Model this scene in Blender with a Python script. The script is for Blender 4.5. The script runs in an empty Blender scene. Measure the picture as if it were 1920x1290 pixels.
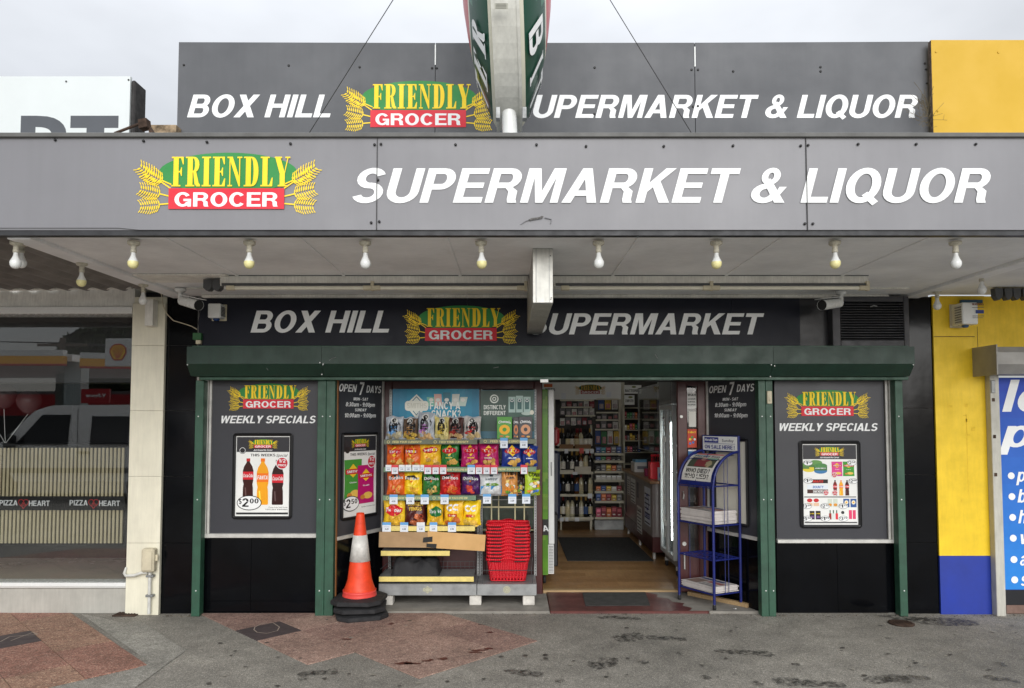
import bpy, math, random
from mathutils import Vector, Matrix, noise
R = math.radians
random.seed(7)
sc = bpy.context.scene
C = sc.collection

# ---------------------------------------------------------------- camera, sky, sun, exposure
FPX, CPY, PITCH, EYE = 1360.0, 720.0, R(2.74), 1.7
cam_d = bpy.data.cameras.new('camera'); cam = bpy.data.objects.new('camera', cam_d); C.objects.link(cam)
cam.location = (0, 0, EYE); cam.rotation_euler = (R(90) + PITCH, 0, 0)
cam_d.sensor_width = 36; cam_d.lens = FPX / 1920 * 36; cam_d.shift_y = 75 / 1920
cam_d.clip_start = .05; cam_d.clip_end = 600
sc.camera = cam
SUN_EL, SUN_AZ = 20, 172       # azimuth measured from +Y, clockwise: the sun stands behind the camera
world = bpy.data.worlds.new('World'); sc.world = world; world.use_nodes = True
nt = world.node_tree; N = nt.nodes; L = nt.links; N.clear()
out = N.new('ShaderNodeOutputWorld'); bg = N.new('ShaderNodeBackground'); bg.inputs[1].default_value = .12
sky = N.new('ShaderNodeTexSky'); sky.sky_type = 'NISHITA'; sky.sun_disc = False
sky.sun_elevation = R(SUN_EL); sky.sun_rotation = R(SUN_AZ)
tc = N.new('ShaderNodeTexCoord'); sep = N.new('ShaderNodeSeparateXYZ'); L.new(tc.outputs['Generated'], sep.inputs[0])
mx = N.new('ShaderNodeMath'); mx.operation = 'MAXIMUM'; L.new(sep.outputs[2], mx.inputs[0]); mx.inputs[1].default_value = 0
ov = N.new('ShaderNodeMath'); ov.operation = 'MULTIPLY_ADD'; L.new(mx.outputs[0], ov.inputs[0]); ov.inputs[1].default_value = 5.5; ov.inputs[2].default_value = 1.5
mp = N.new('ShaderNodeMapping'); mp.inputs['Scale'].default_value = (1, 1, 2.2); L.new(tc.outputs['Generated'], mp.inputs[0])
cn = N.new('ShaderNodeTexNoise'); cn.inputs['Scale'].default_value = 2.3; cn.inputs['Detail'].default_value = 5; cn.inputs['Roughness'].default_value = .5
L.new(mp.outputs[0], cn.inputs['Vector'])
cr = N.new('ShaderNodeMapRange'); L.new(cn.outputs[0], cr.inputs[0]); cr.inputs[1].default_value = .3; cr.inputs[2].default_value = .7; cr.inputs[3].default_value = .8; cr.inputs[4].default_value = 1.13
mu = N.new('ShaderNodeMath'); mu.operation = 'MULTIPLY'; L.new(ov.outputs[0], mu.inputs[0]); L.new(cr.outputs[0], mu.inputs[1])
cl = N.new('ShaderNodeVectorMath'); cl.operation = 'SCALE'; cl.inputs[0].default_value = (.965, .99, 1.035); L.new(mu.outputs[0], cl.inputs['Scale'])
mix = N.new('ShaderNodeMix'); mix.data_type = 'RGBA'; mix.inputs[0].default_value = .93
L.new(sky.outputs[0], mix.inputs[6]); L.new(cl.outputs[0], mix.inputs[7])
L.new(mix.outputs[2], bg.inputs[0]); L.new(bg.outputs[0], out.inputs[0])
sd = bpy.data.lights.new('sun', 'SUN'); sun = bpy.data.objects.new('sun', sd); C.objects.link(sun)
sd.energy = 1.5; sd.angle = R(55); sd.color = (1, .985, .965)
az = R(SUN_AZ); el = R(SUN_EL)
sv = Vector((math.sin(az) * math.cos(el), math.cos(az) * math.cos(el), math.sin(el)))
sun.rotation_euler = sv.to_track_quat('Z', 'Y').to_euler(); sun.location = (0, -5, 12)
vs = sc.view_settings; sc.display_settings.display_device = 'sRGB'
vs.view_transform = 'Standard'; vs.look = 'None'; vs.gamma = 1; vs.exposure = 1.02; vs.use_curve_mapping = False
cy = sc.cycles; cy.max_bounces = 10; cy.diffuse_bounces = 5; cy.glossy_bounces = 4; cy.transparent_max_bounces = 12
cy.use_denoising = True; cy.sample_clamp_indirect = 6

# ---------------------------------------------------------------- helpers
def W(u, v, Y):
    """world point at depth Y that the photograph shows at pixel (u, v): used to measure the place"""
    a = (u - 960) / FPX; b = (CPY - v) / FPX
    dy = math.cos(PITCH) - b * math.sin(PITCH); dz = math.sin(PITCH) + b * math.cos(PITCH)
    return Vector((a * Y / dy, Y, EYE + dz * Y / dy))
def G(u, v, z=0.0):
    a = (u - 960) / FPX; b = (CPY - v) / FPX
    dy = math.cos(PITCH) - b * math.sin(PITCH); dz = math.sin(PITCH) + b * math.cos(PITCH)
    t = (z - EYE) / dz
    return Vector((a * t, dy * t, z))
VX = [785]
def X(u, Y, v=None): return W(u, v or VX[0], Y).x
def Z(v, Y): return W(960, v, Y).z
def lin(x):
    x /= 255.0
    return x / 12.92 if x <= .04045 else ((x + .055) / 1.055) ** 2.4
def c(r, g, b): return (lin(r), lin(g), lin(b))

MATS = {}
def mat(name, col=None, rough=.5, metal=0., nz=None, bump=None, spec=.5, streak=None, emit=None, coat=0., attr=False):
    if name in MATS: return MATS[name]
    m = bpy.data.materials.new(name); m.use_nodes = True; MATS[name] = m
    n = m.node_tree.nodes; l = m.node_tree.links; b = n['Principled BSDF']
    b.inputs['Roughness'].default_value = rough; b.inputs['Metallic'].default_value = metal
    b.inputs['Specular IOR Level'].default_value = spec; b.inputs['Coat Weight'].default_value = coat
    tc = n.new('ShaderNodeTexCoord'); src = None
    if attr:
        a = n.new('ShaderNodeAttribute'); a.attribute_name = 'Col'; src = a.outputs['Color']
    else: b.inputs['Base Color'].default_value = (*col, 1)
    def mult(src, fac):
        v = n.new('ShaderNodeVectorMath'); v.operation = 'SCALE'
        if src is None: v.inputs[0].default_value = col
        else: l.new(src, v.inputs[0])
        l.new(fac, v.inputs['Scale']); return v.outputs[0]
    for k, spec_ in enumerate((nz, streak)):
        if not spec_: continue
        vec = tc.outputs['Object']
        if k == 1:
            mp = n.new('ShaderNodeMapping'); mp.inputs['Scale'].default_value = spec_[3]; l.new(vec, mp.inputs[0]); vec = mp.outputs[0]
        t = n.new('ShaderNodeTexNoise'); t.inputs['Scale'].default_value = spec_[0]; t.inputs['Detail'].default_value = 7; t.inputs['Roughness'].default_value = .62
        l.new(vec, t.inputs['Vector'])
        r = n.new('ShaderNodeMapRange'); l.new(t.outputs[0], r.inputs[0]); r.inputs[1].default_value = .32; r.inputs[2].default_value = .68
        r.inputs[3].default_value = spec_[1]; r.inputs[4].default_value = spec_[2]; src = mult(src, r.outputs[0])
        if k == 0:
            rr = n.new('ShaderNodeMapRange'); l.new(t.outputs[0], rr.inputs[0]); rr.inputs[1].default_value = .3; rr.inputs[2].default_value = .7
            rr.inputs[3].default_value = min(1, rough * 1.25); rr.inputs[4].default_value = rough * .85; l.new(rr.outputs[0], b.inputs['Roughness'])
    if src is not None: l.new(src, b.inputs['Base Color'])
    if bump:
        t = n.new('ShaderNodeTexNoise'); t.inputs['Scale'].default_value = bump[0]; t.inputs['Detail'].default_value = 4; l.new(tc.outputs['Object'], t.inputs['Vector'])
        bp = n.new('ShaderNodeBump'); bp.inputs['Strength'].default_value = bump[1]; bp.inputs['Distance'].default_value = bump[2] if len(bump) > 2 else .01
        l.new(t.outputs[0], bp.inputs['Height']); l.new(bp.outputs[0], b.inputs['Normal'])
    if emit:
        b.inputs['Emission Color'].default_value = (*emit[0], 1); b.inputs['Emission Strength'].default_value = emit[1]
    return m
def speckled(name, cols, scale=180, rough=.85, patch=(1.1, .75, 1.25), bump=.35, extra=None):
    """aggregate surface: cols = (dark, mid, light) stones, patch = large uneven wear"""
    m = bpy.data.materials.new(name); m.use_nodes = True; MATS[name] = m
    n = m.node_tree.nodes; l = m.node_tree.links; b = n['Principled BSDF']
    tc = n.new('ShaderNodeTexCoord')
    v = n.new('ShaderNodeTexVoronoi'); v.inputs['Scale'].default_value = scale; l.new(tc.outputs['Object'], v.inputs['Vector'])
    bw = n.new('ShaderNodeSeparateColor'); l.new(v.outputs['Color'], bw.inputs[0])
    cr = n.new('ShaderNodeValToRGB'); l.new(bw.outputs[0], cr.inputs[0])
    e = cr.color_ramp.elements; e[0].position = 0; e[0].color = (*cols[0], 1); e[1].position = 1; e[1].color = (*cols[2], 1)
    k = e.new(.45); k.color = (*cols[1], 1); k = e.new(.8); k.color = (*cols[1], 1)
    src = cr.outputs[0]
    for sc_, lo, hi in (patch, (patch[0] * 7, .82, 1.16), (38, .86, 1.12)):
        t = n.new('ShaderNodeTexNoise'); t.inputs['Scale'].default_value = sc_; t.inputs['Detail'].default_value = 8; t.inputs['Roughness'].default_value = .6
        l.new(tc.outputs['Object'], t.inputs['Vector'])
        r = n.new('ShaderNodeMapRange'); l.new(t.outputs[0], r.inputs[0]); r.inputs[1].default_value = .33; r.inputs[2].default_value = .67; r.inputs[3].default_value = lo; r.inputs[4].default_value = hi
        s = n.new('ShaderNodeVectorMath'); s.operation = 'SCALE'; l.new(src, s.inputs[0]); l.new(r.outputs[0], s.inputs['Scale']); src = s.outputs[0]
    l.new(src, b.inputs['Base Color']); b.inputs['Roughness'].default_value = rough
    bp = n.new('ShaderNodeBump'); bp.inputs['Strength'].default_value = bump; bp.inputs['Distance'].default_value = .004
    l.new(v.outputs['Distance'], bp.inputs['Height']); l.new(bp.outputs[0], b.inputs['Normal'])
    return m

_tx = {}
def text_shape(s, bold, shear, space):
    k = (s, bold, shear, space)
    if k not in _tx:
        cu = bpy.data.curves.new('t', 'FONT'); cu.body = s; cu.offset = bold; cu.space_character = space; cu.resolution_u = 3
        o = bpy.data.objects.new('t', cu); me = o.to_mesh()
        vs_ = [(v.co.x + shear * v.co.y, v.co.y) for v in me.vertices]; fs = [tuple(p.vertices) for p in me.polygons]
        o.to_mesh_clear(); bpy.data.objects.remove(o); bpy.data.curves.remove(cu)
        x0 = min(v[0] for v in vs_); x1 = max(v[0] for v in vs_)
        _tx[k] = ([((x - x0) / (x1 - x0), (y + bold) / (.729 + 2 * bold)) for x, y in vs_], fs, (x1 - x0) / (.729 + 2 * bold))
    return _tx[k]

class MB:
    def __init__(s): s.v = []; s.f = []; s.c = []; s.sm = []; s.col = (.8, .8, .8)
    def add(s, vs_, fs, col=None, smooth=False):
        o = len(s.v); s.v += [Vector(p) for p in vs_]
        for f in fs: s.f.append(tuple(i + o for i in f)); s.c.append(col or s.col); s.sm.append(smooth)
        return s
    def poly(s, pts, col=None): return s.add(pts, [tuple(range(len(pts)))], col)
    def box(s, x0, x1, y0, y1, z0, z1, b=0., col=None):
        if x0 > x1: x0, x1 = x1, x0
        if y0 > y1: y0, y1 = y1, y0
        if z0 > z1: z0, z1 = z1, z0
        if b <= 0:
            v = [(x, y, z) for z in (z0, z1) for y in (y0, y1) for x in (x0, x1)]
            return s.add(v, [(0, 2, 3, 1), (4, 5, 7, 6), (0, 1, 5, 4), (2, 6, 7, 3), (0, 4, 6, 2), (1, 3, 7, 5)], col)
        b = min(b, (x1 - x0) * .45, (y1 - y0) * .45, (z1 - z0) * .45)
        idx = {}; v = []
        lo, hi = (x0, y0, z0), (x1, y1, z1)
        for sx in (0, 1):
            for sy in (0, 1):
                for sz in (0, 1):
                    q = (sx, sy, sz)
                    for ax in range(3):
                        p = [(hi[i] if q[i] else lo[i]) for i in range(3)]
                        for i in range(3):
                            if i != ax: p[i] += -b if q[i] else b
                        idx[(q, ax)] = len(v); v.append(tuple(p))
        f = []
        for ax in range(3):
            o = [i for i in range(3) if i != ax]
            for e in (0, 1):
                loop = []
                for a_, b_ in ((0, 0), (1, 0), (1, 1), (0, 1)):
                    q = [0, 0, 0]; q[ax] = e; q[o[0]] = a_; q[o[1]] = b_; loop.append(idx[(tuple(q), ax)])
                f.append(loop)
            for a_ in (0, 1):
                for b_ in (0, 1):
                    q0 = [0, 0, 0]; q0[o[0]] = a_; q0[o[1]] = b_; q1 = list(q0); q1[ax] = 1
                    f.append([idx[(tuple(q0), o[0])], idx[(tuple(q1), o[0])], idx[(tuple(q1), o[1])], idx[(tuple(q0), o[1])]])
        for sx in (0, 1):
            for sy in (0, 1):
                for sz in (0, 1): f.append([idx[((sx, sy, sz), a)] for a in range(3)])
        ce = Vector(((x0 + x1) / 2, (y0 + y1) / 2, (z0 + z1) / 2)); g = []
        for q in f:
            a, b2, c2 = (Vector(v[q[0]]), Vector(v[q[1]]), Vector(v[q[2]]))
            g.append(tuple(q) if (b2 - a).cross(c2 - a).dot(a - ce) > 0 else tuple(reversed(q)))
        return s.add(v, g, col)
    def obox(s, c0, ux, uy, uz, b=0, col=None):
        """box spanned by three vectors from corner c0"""
        m = MB().box(0, 1, 0, 1, 0, 1); c0 = Vector(c0); ux, uy, uz = Vector(ux), Vector(uy), Vector(uz)
        return s.add([c0 + ux * p.x + uy * p.y + uz * p.z for p in m.v], m.f, col)
    def tube(s, pts, r, n=8, col=None, caps=True):
        pts = [Vector(p) for p in pts]; rs = r if isinstance(r, (list, tuple)) else [r] * len(pts)
        o = []; up = Vector((.13, .27, 1)).normalized()
        for i, p in enumerate(pts):
            d = (pts[min(i + 1, len(pts) - 1)] - pts[max(i - 1, 0)]).normalized()
            a = d.cross(up)
            if a.length < .05: a = d.cross(Vector((1, 0, 0)))
            a.normalize(); b = d.cross(a).normalized()
            for k in range(n): t = 2 * math.pi * k / n; o.append(p + (a * math.cos(t) + b * math.sin(t)) * rs[i])
        f = [(i * n + k, i * n + (k + 1) % n, (i + 1) * n + (k + 1) % n, (i + 1) * n + k) for i in range(len(pts) - 1) for k in range(n)]
        s.add(o, f, col, n > 5)
        if caps: s.add(o[:n], [tuple(range(n - 1, -1, -1))], col); s.add(o[-n:], [tuple(range(n))], col)
        return s
    def lathe(s, prof, ce=(0, 0, 0), n=20, axis='Z', cols=None, col=None, smooth=True, caps=True):
        ce = Vector(ce); o = []
        for r, h in prof:
            for k in range(n):
                t = 2 * math.pi * k / n; a, b = r * math.cos(t), r * math.sin(t)
                o.append(ce + Vector((a, b, h) if axis == 'Z' else (a, h, b) if axis == 'Y' else (h, a, b)))
        for i in range(len(prof) - 1):
            f = [(i * n + k, i * n + (k + 1) % n, (i + 1) * n + (k + 1) % n, (i + 1) * n + k) for k in range(n)]
            s.add(o, f, cols[i] if cols else col, smooth) if False else None
            base = len(s.v)
        base = len(s.v); s.v += o
        for i in range(len(prof) - 1):
            for k in range(n):
                s.f.append(tuple(base + j for j in (i * n + k, i * n + (k + 1) % n, (i + 1) * n + (k + 1) % n, (i + 1) * n + k)))
                s.c.append(cols[i] if cols else (col or s.col)); s.sm.append(smooth)
        if caps:
            if prof[0][0] > 1e-5: s.f.append(tuple(base + k for k in range(n - 1, -1, -1))); s.c.append(cols[0] if cols else (col or s.col)); s.sm.append(False)
            if prof[-1][0] > 1e-5: s.f.append(tuple(base + (len(prof) - 1) * n + k for k in range(n))); s.c.append(cols[-1] if cols else (col or s.col)); s.sm.append(False)
        return s
    def prism(s, pts, d, col=None):
        """polygon pts extruded by vector d"""
        n = len(pts); d = Vector(d); a = [Vector(p) for p in pts]; b = [p + d for p in a]
        return s.add(a + b, [tuple(range(n - 1, -1, -1)), tuple(range(n, 2 * n))] + [(i, (i + 1) % n, n + (i + 1) % n, n + i) for i in range(n)], col)
    def grid(s, fn, nu, nv, colfn=None, smooth=True, col=None, close=False):
        base = len(s.v)
        s.v += [Vector(fn(i / nu, j / nv)) for j in range(nv + 1) for i in range(nu + 1)]
        for j in range(nv):
            for i in range(nu):
                a = base + j * (nu + 1) + i
                s.f.append((a, a + 1, a + nu + 2, a + nu + 1)); s.c.append(colfn((i + .5) / nu, (j + .5) / nv) if colfn else (col or s.col)); s.sm.append(smooth)
        return s
    def xf(s, M):
        s.v = [M @ p for p in s.v]; return s

def root_inv(p):
    M = Matrix.Identity(4)
    while p is not None: M = Matrix.LocRotScale(p.location, p.rotation_euler, None) @ M; p = p.parent
    return M.inverted()
def P(mb, name, material, parent=None, label=None, kind=None):
    """links mb (in world coordinates) as one mesh object under parent"""
    me = bpy.data.meshes.new(name); inv = root_inv(parent)
    me.from_pydata([inv @ v for v in mb.v], [], mb.f); me.materials.append(material)
    me.polygons.foreach_set('use_smooth', mb.sm)
    at = me.color_attributes.new('Col', 'FLOAT_COLOR', 'CORNER'); buf = []
    for f, col in zip(mb.f, mb.c): buf += [*col, 1.0] * len(f)
    at.data.foreach_set('color', buf); me.update()
    o = bpy.data.objects.new(name, me); C.objects.link(o); o.parent = parent
    if label: o['label'] = label
    if kind: o['kind'] = kind
    return o
def tag(o, label, cat, group=None):
    o['label'] = label; o['category'] = cat
    if group: o['group'] = group
    return o
def T(name, label, cat, loc=(0, 0, 0), rz=0, group=None):
    o = bpy.data.objects.new(name, None); C.objects.link(o); o.location = loc; o.rotation_euler = (0, 0, rz); o.empty_display_size = .1
    return tag(o, label, cat, group)
KIDS = {}
def dup(o, loc=None, rz=None, label=None, parent=None):
    r = o.copy(); C.objects.link(r); r.parent = parent
    if loc is not None: r.location = loc
    if rz is not None: r.rotation_euler = (0, 0, rz)
    if label: r['label'] = label
    for ch in list(o.children):
        if ch.name in C.objects: dup(ch, parent=r)
    return r
def dup_tree(o, loc, rz=0, label=None):
    kids = {}
    r = o.copy(); C.objects.link(r); r.location = loc; r.rotation_euler = (0, 0, rz)
    if label: r['label'] = label
    for ch in o.children:
        k = ch.copy(); C.objects.link(k); k.parent = r
        for g in ch.children: q = g.copy(); C.objects.link(q); q.parent = k
    return r
ORD = ['first', 'second', 'third', 'fourth', 'fifth', 'sixth', 'seventh', 'eighth', 'ninth', 'tenth', 'eleventh', 'twelfth']

class Cv:
    """flat print in a plane: origin O, axes U (right) and V (up), raised by k layers of .5 mm; warp maps (s, t, h) to a curved surface"""
    def __init__(s, O=(0, 0, 0), U=(1, 0, 0), V=(0, 0, 1), warp=None, lift=.0013, base=.0008):
        s.O = Vector(O); s.U = Vector(U).normalized(); s.V = Vector(V).normalized(); s.N = s.U.cross(s.V); s.w = warp; s.k = 0; s.mb = MB(); s.lift = lift; s.base = base; s.e = 0
    def at(s, x, y):
        h = s.base + s.k * s.lift + (s.e % 60) * s.lift / 64
        return s.w(x, y, h) if s.w else s.O + s.U * x + s.V * y + s.N * h
    def fill(s, pts, fs, col): s.e += 1; s.mb.add([s.at(*p) for p in pts], fs, col)
    def poly(s, pts, col): s.fill(pts, [tuple(range(len(pts)))], col); return s
    def rect(s, x0, y0, x1, y1, col): return s.poly([(x0, y0), (x1, y0), (x1, y1), (x0, y1)], col)
    def ell(s, cx, cy, rx, ry, col, n=28, a0=0, a1=360):
        return s.poly([(cx + rx * math.cos(R(a0 + (a1 - a0) * i / n)), cy + ry * math.sin(R(a0 + (a1 - a0) * i / n))) for i in range(n if a1 - a0 == 360 else n + 1)], col)
    def ring(s, cx, cy, rx, ry, w, col, n=28, a0=0, a1=360):
        p = []
        for i in range(n + 1):
            t = R(a0 + (a1 - a0) * i / n); p += [(cx + rx * math.cos(t), cy + ry * math.sin(t)), (cx + (rx - w) * math.cos(t), cy + (ry - w) * math.sin(t))]
        s.fill(p, [(2 * i, 2 * i + 2, 2 * i + 3, 2 * i + 1) for i in range(n)], col); return s
    def rrect(s, x0, y0, x1, y1, r, col):
        p = []
        for cx, cy, a in ((x1 - r, y1 - r, 0), (x0 + r, y1 - r, 90), (x0 + r, y0 + r, 180), (x1 - r, y0 + r, 270)):
            p += [(cx + r * math.cos(R(a + 22.5 * i)), cy + r * math.sin(R(a + 22.5 * i))) for i in range(5)]
        return s.poly(p, col)
    def line(s, pts, w, col):
        for (ax, ay), (bx, by) in zip(pts, pts[1:]):
            d = math.hypot(bx - ax, by - ay) or 1; nx, ny = -(by - ay) / d * w / 2, (bx - ax) / d * w / 2
            s.poly([(ax + nx, ay + ny), (ax - nx, ay - ny), (bx - nx, by - ny), (bx + nx, by + ny)], col)
        return s
    def text(s, t, x, y, h, col, w=None, bold=.028, shear=0., space=1.04, cx=False, rot=0, arc=0):
        if all(ch in SANS or ch == ' ' for ch in t): return s.sans(t, x, y, h, col, w, shear, cx, rot, arc)
        bold = min(bold, .022); vs_, fs, asp = text_shape(t, bold, shear, space); w = w or asp * h * .92
        if cx: x -= w / 2
        ca, sa = math.cos(rot), math.sin(rot); pts = []
        for a, b in vs_:
            px, py = a * w, b * h + arc * (1 - (2 * a - 1) ** 2)
            pts.append((x + px * ca - py * sa, y + px * sa + py * ca))
        s.fill(pts, fs, col); return s
    def sans(s, t, x, y, h, col, w, shear, cx, rot, arc):
        gap = .085; tot = sum((.30 if ch == ' ' else SANS[ch][0] + gap) for ch in t) - gap + shear; w = w or tot * h * .98; k = w / tot
        if cx: x -= w / 2
        ca, sa = math.cos(rot), math.sin(rot); pos = 0
        for ch in t:
            if ch == ' ': pos += .30; continue
            for pts, fs in SANS[ch][1]:
                q = []
                for a, b in pts:
                    px = (pos + a + shear * b) * k; py = b * h + arc * (1 - (2 * px / w - 1) ** 2); q.append((x + px * ca - py * sa, y + px * sa + py * ca))
                s.fill(q, fs, col)
            pos += SANS[ch][0] + gap
        return s
    def done(s, name, parent, material=None, label=None): return P(s.mb, name, material or MATS['print'], parent, label)

def half_bowl(x0, x1, y0, y1, th, tv, n=10):
    """open D-shaped stroke from (x0,y1) round to (x0,y0): thick side th, thin top/bottom tv"""
    p = []; cy_ = (y0 + y1) / 2; ry = (y1 - y0) / 2; rx = x1 - x0
    for i in range(n + 1):
        t = R(90 - 180 * i / n); p += [(x0 + rx * math.cos(t) ** .75 if math.cos(t) > 0 else x0, cy_ + ry * math.sin(t)), (x0 + (rx - th) * max(0, math.cos(t)) ** .75, cy_ + (ry - tv) * math.sin(t))]
    return p, [(2 * i, 2 * i + 2, 2 * i + 3, 2 * i + 1) for i in range(n)]
def rc(x0, y0, x1, y1): return ([(x0, y0), (x1, y0), (x1, y1), (x0, y1)], [(0, 1, 2, 3)])
def pl(*p): return (list(p), [tuple(range(len(p)))])
def ar(cx, cy, rx, ry, t, b, a0=0, a1=360, n=None):
    n = n or max(4, int(abs(a1 - a0) / 18)); p = []
    for i in range(n + 1):
        a = R(a0 + (a1 - a0) * i / n); p += [(cx + rx * math.cos(a), cy + ry * math.sin(a)), (cx + (rx - t) * math.cos(a), cy + (ry - b) * math.sin(a))]
    return (p, [(2 * i, 2 * i + 2, 2 * i + 3, 2 * i + 1) for i in range(n)])
def bw(x0, x1, y0, y1, t=.2, b=.165, k=.95):
    ry = (y1 - y0) / 2; xm = x1 - ry * k; return [rc(x0, y1 - b, xm, y1), rc(x0, y0, xm, y0 + b), ar(xm, (y0 + y1) / 2, x1 - xm, ry, t, b, -90, 90)]
V_ = rc(0, 0, .2, 1); SS = [ar(.345, .715, .325, .30, .195, .165, 22, 270), ar(.35, .285, .35, .30, .2, .165, -158, 90)]
def sc2(parts, kx, ky): return [([(a * kx, b * ky) for a, b in p], f) for p, f in parts]
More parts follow.
